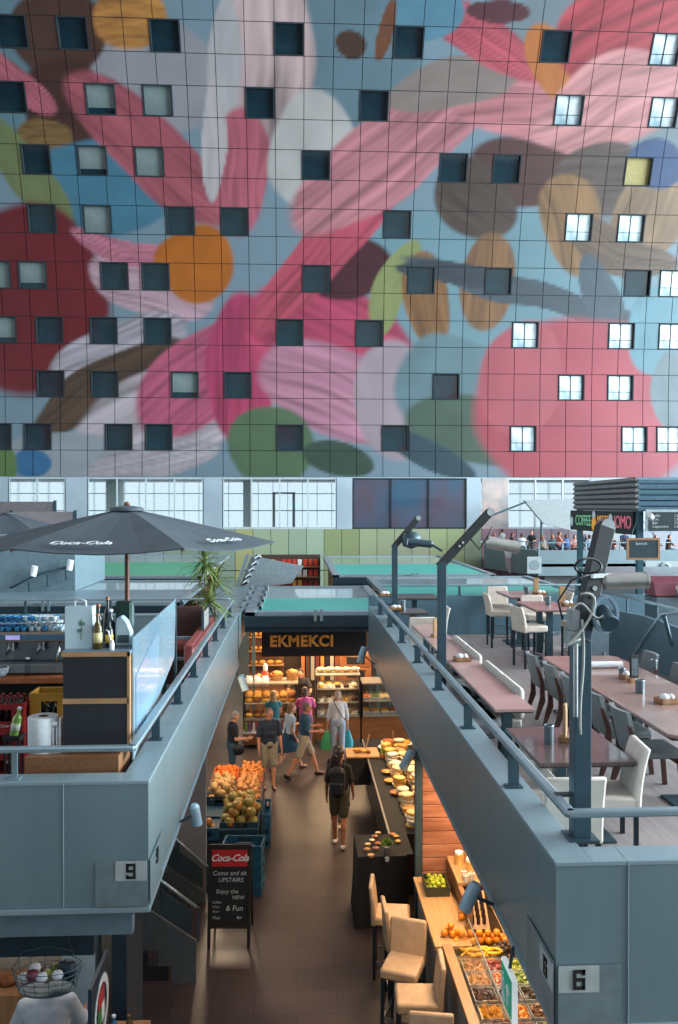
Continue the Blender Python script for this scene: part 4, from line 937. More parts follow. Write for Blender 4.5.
MB().tube([a - t.location, b - t.location, c - t.location], .035).build('top_rail', steel_lt, t, smooth=True)
MB().beam(a - t.location, V(660, 620, 13.2) - t.location, .05, .05).cyl(V(664, 615, 13.1) - t.location, V(672, 646, 13.1) - t.location, .03).build('post', dark_steel, t)
# red lidded machine behind it
a = V(655, 580, 17.5); t = thing('drinks_cooler', 'dark red lidded cooler beside the stair handrail below the kiosk', 'cooler', (V(668, 600, 17.3).x, 17.3, ZF))
MB().box(-.25, .6, 0, .6, 0, 1.0).build('body', mat('cooler_grey', '#55656c', .4, .3), t, bevel=.02)
MB().prism([(0, 1.02), (.6, 1.02), (.6, 1.4), (.12, 1.3)], 'x', -.27, .62).build('lid', mat('cooler_red', '#6d2f3c', .4), t, bevel=.02)
MB().lathe([(.22, 0), (.2, .06), (.1, .1), (0, .11)], (.35, -.04, 1.15), 20, M=Matrix.Rotation(R(90), 4, 'X')).build('round_cap', chrome, t, smooth=40)
# ================================================================ BAR TERRACE
def place(px, py, z): p = G(px, py, z); return p
ply = mat('birch_ply', '#a98460', .5, 0, '#94704c', 4, (1, 6, 1))
door_blk = mat('black_laminate', '#23262b', .45, 0, '#1e2125', 4)
zc = 4.75
cx0, cx1, cy0, cy1 = -2.0, -1.44, 7.4, 8.2
t = thing('bar_cabinet', 'plywood edged bar cabinet with two black doors behind the front rail', 'cabinet', ((cx0 + cx1) / 2, cy0, ZF)); w = (cx1 - cx0) / 2; H = zc - ZF
MB().box(-w, w, .02, cy1 - cy0, .8, H - .03).build('body', ply, t)
MB().box(-w - .01, w + .01, 0, cy1 - cy0, H - .03, H).build('top', mat('cabinet_top', '#66798a', .4, 0, '#5c6f80', 3), t)
MB().box(-w - .01, w + .01, -.012, .0, H - .045, H - .005).box(w - .012, w + .01, -.012, 0, .8, H).box(-w, w, -.012, 0, 1.2, 1.245).build('edge_strip', ply, t)
MB().box(-w + .004, w - .016, -.008, .018, 1.25, H - .05).build('door', door_blk, t)
MB().box(-w + .004, w - .016, -.008, .018, .8, 1.195).build('door', door_blk, t)
t = thing('wooden_plinth', 'brown wooden box carrying the black cabinet and the paper roll', 'box', (-1.94, 7.32, ZF))
MB().box(-.36, .43, .0, .5, 0, .77).build('box_body', mat('plinth_wood', '#7c5434', .55, 0, '#6b4629', 5, (6, 1, 6)), t, bevel=.006)
# glass screen along the rail
t = thing('glass_screen', 'hazy blue upright glass screen beside the bar cabinet along the handrail', 'screen', (-1.425, 7.5, 3.78))
hz = mat('hazy_glass', '#a8c2cf', .22, .1, '#8fb0c2', .9, (1, 1.4, 1), trans=.35, alpha=.86, coat=.5)
MB().prism([(0, 0), (2.5, .45), (2.65, 1.12), (0, 1.07)], 'x', -.006, .006).build('pane', hz, t)
MB().prism([(.1, .1), (1.35, .34), (1.35, .95), (.1, .72)], 'x', .008, .012).build('inner_sheet', mat('clear_sheet_blue', '#86a9c4', .15, .1, '#9dbdd0', 1.2, alpha=.8, coat=.6), t)
MB().beam((0, 2.62, -.2), (0, 2.62, 1.1), .03, .03).build('edge_post', dark_steel, t)
# shelf counter with espresso machine
t = thing('bar_counter', 'wooden topped bar counter beneath the espresso machine', 'counter', (-3.4, 9.9, ZF))
MB().box(-1.6, 1.3, 0, .75, .86, .93).build('worktop', mat('counter_orange_wood', '#a5623a', .45, 0, '#8f5230', 4, (1, 6, 1)), t, bevel=.008)
MB().box(-1.6, -1.5, .05, .7, 0, .86).box(1.22, 1.3, .05, .7, 0, .86).build('side_panel', door_blk, t); MB().box(-1.5, 1.22, .68, .72, 0, .86).build('back_panel', mat('dark_green_board', '#16241f', .7), t)
a = V(0, 668, 10.0); 
t = thing('espresso_machine', 'wide chrome espresso machine with a cup rail on the bar counter', 'coffee machine', (-3.25, 10.05, ZF + .93))
mx = alu
MB().box(-.75, .62, 0, .5, .02, .13).build('drip_tray', mat('tray_steel', '#8b9294', .35, .6), t, bevel=.01)
MB().box(-.75, .62, .22, .5, .13, .4).build('back_body', mat('polished_body', '#8d9296', .25, .7, '#6d7478', 3), t, bevel=.01)
MB().box(-.76, .63, .02, .5, .38, .5).build('top_housing', mat('warm_steel', '#a08e7c', .3, .6), t, bevel=.015)
MB().box(-.72, .6, -.0, .02, .41, .47).build('control_strip', mat('strip_blue', '#4f6f8c', .3, .2), t); MB().box(-.12, .04, -.01, .0, .415, .465).build('display', mat('display_glow', '#a8a4e0', .3, emit=.6), t)
for x in (-.7, .58): MB().box(x - .03, x + .03, .05, .3, 0, .42).build('side_pillar', mat('brass_trim', '#b29048', .3, .7), t)
for x in (-.42, -.1, .25): 
    g_ = MB().cyl((x, .14, .38), (x, .14, .3), .05, .045, 16).cyl((x, .14, .3), (x, .14, .27), .06, .06, 16).build('brew_head', chrome, t, smooth=35); MB().cyl((x, .1, .285), (x + .02, -.1, .265), .014).build('filter_handle', black, g_, smooth=35)
MB().tube([(-.6, .05, .38), (-.63, -.03, .3), (-.6, -.06, .16)], .012).build('steam_wand', chrome, t, smooth=True); MB().tube([(.48, .05, .38), (.5, -.03, .3), (.47, -.06, .16)], .012).build('steam_wand', chrome, t, smooth=True)
MB().tube([(-.62, 0, .42), (-.7, -.06, .5), (-.68, -.04, .62), (-.55, .02, .66)], .014).build('brass_pipe', mat('brass_trim', '#b29048', .3, .7), t, smooth=True)
MB().tube([(-.7, .02, .6), (.6, .02, .6)], .008).tube([(-.7, .48, .6), (.6, .48, .6)], .008).build('cup_rail', chrome, t)
# cups on the machine
cup_mats = [('pale blue', mat('cup_pale', '#a9c6d4', .3)), ('bright blue', mat('cup_blue', '#3f86b8', .3)), ('white', mat('cup_white', '#c6d0d4', .3)), ('deep blue', mat('cup_deep', '#2a648f', .3))]
protos = []
for nm, m_ in cup_mats:
    t = thing('coffee_cup', nm + ' coffee cup stacked on the espresso machine', 'cup', (0, 0, 0), 0, nm + ' cups on the espresso machine')
    MB().lathe([(.018, 0), (.03, .012), (.036, .05), (.037, .055), (.033, .055), (.028, .014), (0, .012)], (0, 0, 0), 14).build('bowl', m_, t, smooth=40)
    MB().tube([(.034, 0, .045), (.055, 0, .045), (.058, 0, .022), (.033, 0, .016)], .004, 6).build('handle', m_, t, smooth=True)
    protos.append(t)
random.seed(5); first = set(); n = 0
for lay in range(3):
    for i in range(15 - lay):
        for j in range(2 if lay else 3):
            x = -3.95 + .085 * i + .04 * lay + random.uniform(-.008, .008); y = 10.12 + .11 * j + .03 * lay; z = ZF + 1.432 + .057 * lay
            k = random.choice([1, 1, 3]) if -3.62 < x < -3.2 else random.choice([0, 2, 2, 0, 1])
            if k not in first: first.add(k); o = protos[k]; o.location = (x, y, z); o.rotation_euler[2] = random.uniform(0, 6)
            else: dup(protos[k], (x, y, z), random.uniform(0, 6))
# items beneath / around
def bottle_mesh(m, h, r, t, shoulder=.62, neck=.3):
    MB().lathe([(0, 0), (r * .95, 0), (r, .01), (r, h * shoulder), (r * .8, h * (shoulder + .08)), (r * .36, h * (shoulder + .18)), (r * .34, h * .97), (r * .42, h * .97), (r * .42, h), (0, h)], (0, 0, 0), 14).build('glass_body', m, t, smooth=40)
def bottle(label, p, h, r, m, lab=None, cap=None, tilt=None, group=None):
    t = thing('bottle', label, 'bottle', p, 0, group); bottle_mesh(m, h, r, t)
    if lab is not None: MB().lathe([(r * 1.02, h * .18), (r * 1.02, h * .48)], (0, 0, 0), 14).build('paper_label', lab, t, smooth=True)
    if cap is not None: MB().cyl((0, 0, h * .96), (0, 0, h * 1.03), r * .46, n=12).build('cap', cap, t, smooth=35)
    if tilt: t.rotation_euler = tilt
    return t
g_amber = mat('bottle_amber', '#5a4a1a', .15, trans=.3); g_dk = mat('bottle_dark', '#141f20', .12); g_green = mat('bottle_green', '#2a4a2a', .15); g_bright = mat('bottle_lime', '#7fa04a', .15)
lab_y = mat('label_cream', '#c9c08a', .6); cap_r = mat('copper_foil', '#9a6a50', .4, .5)
zt_ = zc
bottle('olive bottle with cream label at the front of the bar cabinet', (-1.735, 7.53, zt_), .30, .04, g_amber, lab_y, cap_r)
bottle('brown bottle with yellow label beside the olive bottle', (-1.65, 7.60, zt_), .24, .036, g_dk, mat('label_yellow', '#c9a850', .6))
bottle('tall dark bottle with copper foil cap behind the olive bottle', (-1.775, 7.74, zt_), .36, .04, g_dk, None, cap_r)
bottle('dark blue bottle with pale cap behind the brown bottle', (-1.67, 7.76, zt_), .31, .042, mat('bottle_navy', '#1f3346', .15), None, white_pl)
bottle('black bottle with copper cap at the back of the bar cabinet', (-1.735, 7.93, zt_), .40, .038, g_dk, None, cap_r)
t = thing('box_carton', 'tall dark green carton standing behind the bottles', 'box', (-1.6, 8.02, zt_)); MB().box(-.07, .06, -.06, .06, 0, .36).build('carton_body', mat('deep_green_carton', '#17352f', .6), t, bevel=.004); MB().box(-.07, .06, -.061, .061, .3, .302).build('lid_seam', black, t)
t = thing('napkin_dispenser', 'rounded pale grey napkin dispenser beside the dark carton', 'dispenser', (-1.54, 7.72, zt_))
MB().prism([(-.07, 0), (.07, 0), (.07, .12), (.03, .22), (-.02, .27), (-.06, .25), (-.07, .18)], 'y', -.06, .06).build('shell', mat('pale_shell', '#9fb4bd', .35), t, bevel=.012, smooth=50); MB().box(-.05, .05, -.065, -.058, .03, .1).build('slot', dark_steel, t)
t = thing('jug', 'small metal jug with bent spout by the brown bottle', 'jug', (-1.6, 7.48, zt_)); MB().lathe([(0, 0), (.02, 0), (.022, .05), (.014, .08), (.015, .085)], (0, 0, 0), 12).build('body', white_pl, t, smooth=40); MB().tube([(-.01, 0, .07), (-.03, 0, .16), (-.05, 0, .17)], .007).build('spout', white_pl, t, smooth=True)
t = thing('gift_bag', 'white paper carrier bag with green sprig print on the bar cabinet', 'bag', (-1.9, 7.6, zt_))
MB().cbox((0, 0, .18), (.24, .13, .38)).build('bag_body', mat('bag_white', '#b9cfd6', .55, 0, '#aac2cb', 3), t, bevel=.006)
MB().tube([(-.05, -.0, .35), (-.045, 0, .41), (0, 0, .43), (.045, 0, .41), (.05, 0, .35)], .009).build('handle', white_pl, t, smooth=True)
MB().tube([(.02, -.068, .08), (.03, -.068, .18), (.025, -.068, .26)], .004, 5).cbox((.03, -.068, .22), (.05, .003, .03)).cbox((.01, -.068, .16), (.04, .003, .03)).build('printed_sprig', mat('print_green', '#5a7a6a', .7), t)
# paper roll and white holder on the plinth
t = thing('paper_roll', 'large white paper towel roll on the wooden plinth', 'paper roll', (-2.2, 7.52, ZF + .77))
MB().lathe([(.04, .30), (.125, .30), (.13, .29), (.13, .01), (.125, 0), (.04, 0), (.04, .3)], (0, 0, 0), 28).build('roll', mat('tissue', '#c2c8ca', .9, 0, '#b7bdbf', 30), t, smooth=40); MB().lathe([(.042, .0), (.042, .301), (.036, .301), (.036, 0)], (0, 0, 0), 20).build('cardboard_core', mat('core_brown', '#5a4a3c', .8), t, smooth=40)
t = thing('cleaning_caddy', 'white slotted plastic holder between paper roll and black cabinet', 'holder', (-2.075, 7.42, ZF + .77))
MB().box(-.05, .05, 0, .08, 0, .02).box(-.05, -.035, 0, .08, .02, .25).box(.035, .05, 0, .08, .02, .3).box(-.035, .035, .06, .08, .02, .24).box(-.02, -.012, 0, .02, .02, .22).box(.01, .018, 0, .02, .02, .22).build('holder_body', white_pl, t, bevel=.003); MB().cyl((-.03, .02, .25), (.02, .02, .25), .02).build('lid_knob', white_pl, t, smooth=35)
# crates under the counter
def crate(label, x, y, z, w, d, h, m, wr=None, rz=0, group=None, holes=True):
    t = thing('crate', label, 'crate', (x, y, z), rz, group); q = MB(); b = .018
    q.box(-w / 2, w / 2, -d / 2, d / 2, 0, .02)
    for s in (-1, 1):
        for (za, zb_) in ((.0, h * .3), (h * .78, h)):
            q.box(-w / 2, w / 2, s * (d / 2) - b / 2, s * (d / 2) + b / 2, za, zb_); q.box(s * w / 2 - b / 2, s * w / 2 + b / 2, -d / 2, d / 2, za, zb_)
        q.box(-w / 2, -w / 2 + w * .28, s * d / 2 - b / 2, s * d / 2 + b / 2, h * .3, h * .78); q.box(w / 2 - w * .28, w / 2, s * d / 2 - b / 2, s * d / 2 + b / 2, h * .3, h * .78)
        q.box(s * w / 2 - b / 2, s * w / 2 + b / 2, -d / 2, -d / 6, h * .3, h * .78); q.box(s * w / 2 - b / 2, s * w / 2 + b / 2, d / 6, d / 2, h * .3, h * .78)
    q.build('shell', m, t, bevel=.003)
    MB().box(-w / 2 - .008, w / 2 + .008, -d / 2 - .012, -d / 2 + .004, h - .025, h + .004).box(-w / 2 - .008, w / 2 + .008, d / 2 - .004, d / 2 + .012, h - .025, h + .004).box(-w / 2 - .012, -w / 2 + .004, -d / 2, d / 2, h - .025, h + .004).box(w / 2 - .004, w / 2 + .012, -d / 2, d / 2, h - .025, h + .004).build('rim', m, t, bevel=.003)
    if wr: text('lettering', wr, mat('crate_print', '#c9b5b0', .6), t, h * .16, FACE(.06, -d / 2 - .014, h * .14), .001, .3, .001)
    return t
red_c = mat('crate_red', '#8f1c20', .5, 0, '#7c1519', 3); yel_c = mat('crate_yellow', '#b8862a', .5); grn_c = mat('crate_green', '#124334', .5)
for k, s in enumerate(('lowest', 'middle', 'top')):
    crate('red bottle crate, %s of the stack under the bar counter' % s, -3.1, 9.3, ZF + .27 * k, .42, .32, .265, red_c, 'Coca-Cola')
for k, s in enumerate(('lower', 'upper')): crate('dark green crate, %s of the two beneath the yellow crate' % s, -2.66, 9.45, ZF + .25 * k, .36, .3, .245, grn_c)
crate('yellow crate holding dark bottles on the green crates', -2.66, 9.45, ZF + .5, .4, .32, .38, yel_c)
bb = bottle('dark bottle standing in the yellow crate', (-2.78, 9.36, ZF + .53), .27, .032, g_dk, None, white_pl, group='bottles in the yellow crate')
for x, y in ((-2.7, 9.36), (-2.62, 9.36), (-2.54, 9.36), (-2.78, 9.46), (-2.7, 9.46), (-2.62, 9.46)): dup(bb, (x, y, ZF + .53))
bb = bottle('dark bottle standing in the top red crate', (-3.24, 9.22, ZF + .57), .3, .034, mat('bottle_cola', '#2a1512', .15), None, mat('cap_red', '#8a2a2a', .5), group='bottles in the red crate')
for x in (-3.16, -3.08, -3.0, -2.94):
    for y in (9.22, 9.34): dup(bb, (x, y, ZF + .57))
bottle('bright green bottle leaning in front of the red crates', (-2.93, 8.98, ZF + .52), .3, .045, g_bright, mat('label_pale', '#b9c4b0', .6), white_pl, tilt=(R(8), R(14), 0))
t = thing('crate_stool', 'low black stool holding the leaning green bottle', 'stool', (-2.93, 8.98, ZF)); MB().box(-.09, .09, -.09, .09, .48, .52).build('seat', black, t)
for x in (-.07, .07):
    for y in (-.07, .07): MB().box(x - .01, x + .01, y - .01, y + .01, 0, .48).build('leg', black, t)
t = thing('patterned_bowl', 'blue and white patterned bowl at the end of the bar counter', 'bowl', (-3.42, 9.97, ZF + .93)); MB().lathe([(.0, 0), (.05, 0), (.1, .05), (.11, .1), (.105, .1), (.09, .05), (0, .015)], (0, 0, 0), 20).build('bowl_body', mat('blue_pattern', '#c3ced4', .4, 0, '#24405a', 30), t, smooth=40); MB().lathe([(.105, .1), (.115, .105), (.11, .11), (.1, .1)], (0, 0, 0), 20).build('rim', white_pl, t, smooth=40)
t = thing('carafe', 'clear glass carafe in front of the espresso machine', 'carafe', (-3.1, 9.98, ZF + .93)); MB().lathe([(0, 0), (.035, 0), (.04, .08), (.02, .18), (.022, .22), (.018, .22), (.015, .17), (.035, .08), (0, .01)], (0, 0, 0), 16).build('vessel', glass, t, smooth=40); MB().lathe([(.021, .2), (.024, .21), (.021, .22)], (0, 0, 0), 14).build('rim', white_pl, t, smooth=40)
# rattan settee, cushions, low barrier and palm
rat = mat('rattan_brown', '#4a2d28', .7, 0, '#301c19', 60, (1, 1, 2), bump=.5)
t = thing('rattan_settee', 'brown woven settee back facing the bar near the handrail', 'sofa', (-1.82, 13.6, ZF))
MB().box(-.3, .3, .45, .53, .1, 1.25).build('backrest', rat, t, bevel=.02); MB().box(-.3, .3, -.15, .45, .1, .6).build('seat_base', rat, t, bevel=.02); MB().box(-.28, .28, -.12, .44, .6, .74).build('seat_cushion', mat('rust_cushion', '#8a4a40', .8, 0, '#7a4038', 20), t, bevel=.03)
t = thing('planter_screen', 'pale lattice panel beside the rattan settee', 'screen', (-1.47, 14.1, ZF)); MB().box(-.02, .0, -.5, .3, 0, 1.2).build('lattice', mat('lattice_grey', '#8c8a84', .7, 0, '#3a3a38', 30), t); MB().box(-.03, .01, -.53, -.5, 0, 1.25).box(-.03, .01, .3, .33, 0, 1.25).build('frame', dark_steel, t)
t = thing('metal_barrier', 'low grey metal barrier across the bar terrace before the settee', 'railing', (-2.05, 13.2, ZF))
for z in (.52, .84): MB().box(0, .56, -.02, .02, z, z + .05).build('crossbar', steel_lt, t, bevel=.006)
for x in (.02, .54): MB().box(x - .03, x + .03, -.03, .03, 0, .9).build('post', dark_steel, t)
t = thing('long_bench', 'red upholstered bench running along the corridor rail', 'bench', (-1.54, 14.4, ZF)); MB().box(-.06, .08, -2.2, .9, .3, .92).build('backrest', mat('red_leather', '#8f4a46', .45, 0, '#813f3c', 5), t, bevel=.03, smooth=50); MB().box(-.08, .06, -2.15, -2.05, 0, .3).box(-.06, .06, .7, .8, 0, .3).build('support', dark_steel, t)
# palm
t = thing('potted_palm', 'spiky green palm with thin trunks in a pot by the rail', 'plant', (-1.63, 15.75, ZF))
MB().lathe([(0, 0), (.12, 0), (.16, .38), (.17, .4), (.14, .4), (.13, .36), (0, .36)], (0, 0, 0), 18).build('pot', mat('pot_grey', '#5a6468', .6), t, smooth=40)
trunks = [((-.03, 0), 1.86), ((.1, .05), 1.5), ((.02, -.06), 1.15)]
m = MB()
for (x, y), h in trunks: m.tube([(x, y, .3), (x * 1.4, y * 1.2, .3 + (h - .3) * .5), (x * 1.2, y, h)], [.03, .024, .02])
m.build('trunk', mat('palm_trunk', '#8a8468', .8, 0, '#6a6248', 20), t, smooth=True)
random.seed(3); leafm = mat('palm_leaf', '#4d6a38', .55, 0, '#7d8a4c', 5); leafd = mat('palm_leaf_dark', '#2f4c2e', .55, 0, '#54703c', 5)
for (x, y), h in trunks:
    m = MB()
    for i in range(60):
        a = random.uniform(0, 2 * PI); el = random.uniform(-.5, 1.35); L = random.uniform(.38, .62); wd = .02
        d = Vector((math.cos(a) * math.cos(el), math.sin(a) * math.cos(el), math.sin(el))); sd = Vector((-math.sin(a), math.cos(a), 0))
        p = Vector((x * 1.2, y, h + random.uniform(-.12, .08))); prev = None; K = 6
        for j in range(K + 1):
            f = j / K; q = p + d * L * f + Vector((0, 0, -.3 * L * f * f * (1.2 - el * .4))); ww = wd * (math.sin(PI * min(1, f * .8 + .18)))
            c = (m.bm.verts.new(q - sd * ww), m.bm.verts.new(q + Vector((0, 0, -.006))), m.bm.verts.new(q + sd * ww))
            if prev: m.bm.faces.new((prev[0], prev[1], c[1], c[0])); m.bm.faces.new((prev[1], prev[2], c[2], c[1]))
            prev = c
    tag(m.build('leaf_crown', leafm if h > 1 else leafd, t), kind=None)
# ================================================================ DINING TERRACE
def table(label, x0, x1, y0, y1, h, m, ped=2, name='dining_table', cham=0.0, th=.035):
    t = thing(name, label, 'table', ((x0 + x1) / 2, (y0 + y1) / 2, ZF)); w, d = (x1 - x0) / 2, (y1 - y0) / 2
    P = [(-w, -d), (w, -d), (w, d), (-w, d)]
    if cham: P = [(-w, -d + cham), (-w + cham, -d), (w - cham, -d), (w, -d + cham), (w, d - cham), (w - cham, d), (-w + cham, d), (-w, d - cham)]
    MB().prism(P, 'z', h - th, h).build('tabletop', m, t, bevel=.006)
    MB().box(-w + .012, w - .012, -d + .012, d - .012, h - th - .012, h - th).build('edge_band', mat('table_edge_dark', '#2c2424', .5), t)
    ys = [0] if ped == 1 else [-d + .35 + (2 * d - .7) * i / (ped - 1) for i in range(ped)]
    for y in ys:
        p = MB().box(-.05, .05, y - .05, y + .05, .02, h - th - .01).build('pedestal', dark_steel, t)
        MB().box(-w * .75, w * .75, y - .2, y + .2, 0, .02).build('foot', dark_steel, p, bevel=.004)
    return t
table('brown rectangular table at the near corner of the dining terrace', 2.03, 2.86, 7.0, 8.13, .75, tbl_dk, 2)
table('long narrow rose topped table along the corridor rail', 2.1, 2.53, 8.88, 15.35, .75, mat('rose_bench_top', '#ae8d87', .35, 0, '#a5847e', 3, coat=.3), 5)
table('large rose brown table with clipped corners on the dining terrace', 3.5, 4.58, 7.75, 12.0, .75, mat('rose_brown_top', '#94766b', .32, 0, '#876a60', 3, coat=.5), 3, cham=.09)
table('high rose table with white stools, nearer of the two', 4.27, 4.98, 14.95, 16.3, 1.05, tbl_pink, 2)
table('high rose table near the far end wall', 4.35, 5.2, 17.1, 18.3, 1.05, tbl_pink, 2)
table('small dark table by the corridor rail beyond the long rose table', 1.98, 2.5, 16.0, 16.7, .88, tbl_dk, 1)
table('dark table in the far corner of the dining terrace by the rail', 2.05, 3.0, 17.6, 18.5, .98, tbl_dk, 1)
# chair kinds ------------------------------------------------------
def legs(t, w, d, h, m, th=.035, splay=0.0, r0=None):
    for sx in (-1, 1):
        for sy in (-1, 1):
            MB().beam((sx * (w / 2 - .03), sy * (d / 2 - .03), h), (sx * (w / 2 - .03 + splay), sy * (d / 2 - .03 + splay * (1.4 if sy < 0 else .4)), 0), th, th, up=(0, 1, 0)).build('leg', m, t)
leg_k = mat('dark_leg', '#1e2a33', .45, .1)
def cream_chair(label, m=cream, sh=.47, bh=.9, w=.47, foot=False, group=None, legm=leg_k, name='dining_chair', thick=.13, curve=.05):
    t = thing(name, label, 'chair' if not foot else 'stool', (0, 0, 0), 0, group); d = .48
    MB().box(-w / 2, w / 2, -d / 2, d / 2, sh - thick, sh).build('seat', m, t, bevel=.03, smooth=50)
    q = MB(); prev = None; bm = q.bm; K = 8; y0 = -d / 2
    for j in range(K + 1):
        f = j / K; z = sh - thick + (bh - sh + thick) * f; yy = y0 - .01 - curve * f * f * 1.6; th = .075 - .02 * f
        c = [bm.verts.new(p) for p in ((-w / 2, yy, z), (w / 2, yy, z), (w / 2, yy + th, z), (-w / 2, yy + th, z))]
        if prev:
            for i in range(4): bm.faces.new((prev[i], prev[(i + 1) % 4], c[(i + 1) % 4], c[i]))
        else: bm.faces.new(c[::-1])
        prev = c
    bm.faces.new(prev); q.build('backrest', m, t, bevel=.02, smooth=60)
    legs(t, w, d, sh - thick, legm)
    if foot:
        z = .22; a, b = w / 2 - .03, d / 2 - .03
        for p, r in (((-a, b, z), (a, b, z)), ((-a, -b, z), (a, -b, z)), ((-a, -b, z), (-a, b, z)), ((a, -b, z), (a, b, z))): MB().beam(p, r, .022, .022).build('footrest', chrome, t)
    return t
def put(proto, used, x, y, rz, label, z=ZF):
    if id(proto) not in used:
        used.add(id(proto)); proto.location = (x, y, z); proto.rotation_euler = (0, 0, rz); proto['label'] = label; return proto
    return dup(proto, (x, y, z), rz, label)
U = set()
cc = cream_chair('cream', bh=.87)
gch = 'cream chairs around the brown table'
put(cc, U, 2.09, 6.55, 0, 'cream leather chair with its back to the near terrace edge')['group'] = gch
put(cc, U, 2.66, 7.2, R(84), 'cream leather chair facing the rail across the brown table')
put(cc, U, 2.3, 15.72, R(0), 'cream leather chair between the long rose table and small dark table')
put(cc, U, 2.75, 17.0, R(90), 'cream leather chair facing the small dark table at the far end')
# benches of the narrow table
def bench(label, x, y0, y1, side, m, name='bench'):
    t = thing(name, label, 'bench', (x, (y0 + y1) / 2, ZF)); L = (y1 - y0) / 2; n = max(1, round(2 * L / .75))
    for i in range(n):
        a, b = -L + 2 * L * i / n, -L + 2 * L * (i + 1) / n
        MB().box(-.22, .22, a + .008, b - .008, .36, .47).build('seat_cushion', m, t, bevel=.03, smooth=50)
        if side: MB().box(side * .2 - .05, side * .2 + .05, a + .008, b - .008, .45, .82).build('back_cushion', m, t, bevel=.045, smooth=60)
    for y in (-L + .1, L - .1):
        for x_ in (-.18, .18): MB().box(x_ - .02, x_ + .02, y - .02, y + .02, 0, .36).build('leg', leg_k, t)
    return t
gfab = mat('pale_bench_cushion', '#b9b5ad', .6, 0, '#aba79f', 8); gseat = mat('grey_bench_seat', '#8f9294', .6, 0, '#84888a', 8)
bench('pale backed bench on the open side of the long rose table, nearer one', 2.36, 9.55, 11.4, 1, gfab)
bench('pale backed bench on the open side of the long rose table, further one', 2.36, 11.75, 13.6, 1, gfab)
bench('low grey cushioned bench between the long rose table and handrail', 2.1, 9.3, 11.6, 0, gseat)
bench('cream cushioned bench under the brown table by the handrail', 2.12, 7.15, 8.05, 0, cream)
# bar stools
bs = cream_chair('stool', mat('cream_stool_fabric', '#c2b6a8', .6, 0, '#b6aa9c', 12), .76, 1.1, .46, True, 'white high stools at the rose tables', name='bar_stool', thick=.12)
put(bs, U, 4.2, 17.35, R(-90), 'cream high stool seen side on at the further high table')
put(bs, U, 4.22, 15.15, R(-75), 'cream high stool at the near corner of the nearer high table')
put(bs, U, 5.2, 15.5, R(90), 'cream high stool behind the cable hung lamp post')
put(bs, U, 4.75, 16.65, R(180), 'cream high stool with its back to the further high table')
put(bs, U, 4.5, 18.55, R(180), 'cream high stool beyond the further high table by the end wall')
put(bs, U, 5.45, 17.6, R(90), 'cream high stool at the open end of the further high table')
# grey fabric chairs with wooden legs
def grey_chair(label):
    t = thing('upholstered_chair', label, 'chair', (0, 0, 0), 0, 'grey chairs at the large table'); w, d, sh = .48, .5, .47
    MB().box(-w / 2, w / 2, -d / 2, d / 2, sh - .08, sh).build('seat', grey_f, t, bevel=.03, smooth=50)
    q = MB(); bm = q.bm; rows = []
    for j in range(7):
        f = j / 6; z = sh - .03 + .42 * f; row = []
        for i in range(7):
            u = i / 6 * 2 - 1; ww = w / 2 * (1 - .08 * f); row.append((u * ww, -d / 2 - .1 * f + .05 * u * u, z + (.0 if abs(u) < .99 else -.0)))
        rows.append(row)
    F_ = [[bm.verts.new(p) for p in r] for r in rows]; B_ = [[bm.verts.new((p[0], p[1] - .045, p[2])) for p in r] for r in rows]
    for j in range(6):
        for i in range(6): bm.faces.new((F_[j][i], F_[j][i + 1], F_[j + 1][i + 1], F_[j + 1][i])); bm.faces.new((B_[j][i], B_[j + 1][i], B_[j + 1][i + 1], B_[j][i + 1]))
        for S in (0, 6): bm.faces.new((F_[j][S], F_[j + 1][S], B_[j + 1][S], B_[j][S]))
    for i in range(6):
        for S in (0, 6): bm.faces.new((F_[S][i], F_[S][i + 1], B_[S][i + 1], B_[S][i]))
    q.build('backrest', grey_f, t, smooth=50)
    for sx in (-1, 1):
        MB().beam((sx * .2, .2, .42), (sx * .21, .24, 0), .04, .04, up=(0, 1, 0)).build('leg', wood_leg, t)
        MB().prism([(-.34, 0), (-.30, 0), (-.2, .25), (-.22, .5), (-.3, .72), (-.33, .72), (-.27, .5), (-.27, .3)], 'x', sx * .225 - .018, sx * .225 + .018).build('leg', wood_leg, t)
    MB().box(-.2, .2, .17, .2, .34, .4).build('seat_rail', wood_leg, t)
    return t
gcp = grey_chair('grey')
for k, (x, y, lab) in enumerate([(3.58, 11.6, 'grey fabric chair at the far end of the large table, first in its row'), (3.6, 10.85, 'grey fabric chair second from the far end of the large table row'), (3.6, 10.1, 'grey fabric chair third from the far end, partly behind the lamp post'),
                                 (3.6, 9.2, 'grey fabric chair just past the lamp post at the large table'), (3.6, 8.45, 'grey fabric chair closest to the clipped near corner of the large table')]):
    put(gcp, U, x, y, R(-90), lab)
for x, y, lab in ((4.6, 11.55, 'grey fabric chair across the large table nearest the stair handrail'), (4.62, 10.65, 'grey fabric chair across the large table beside the paper napkin tray')):
    put(gcp, U, x, y, R(90), lab)
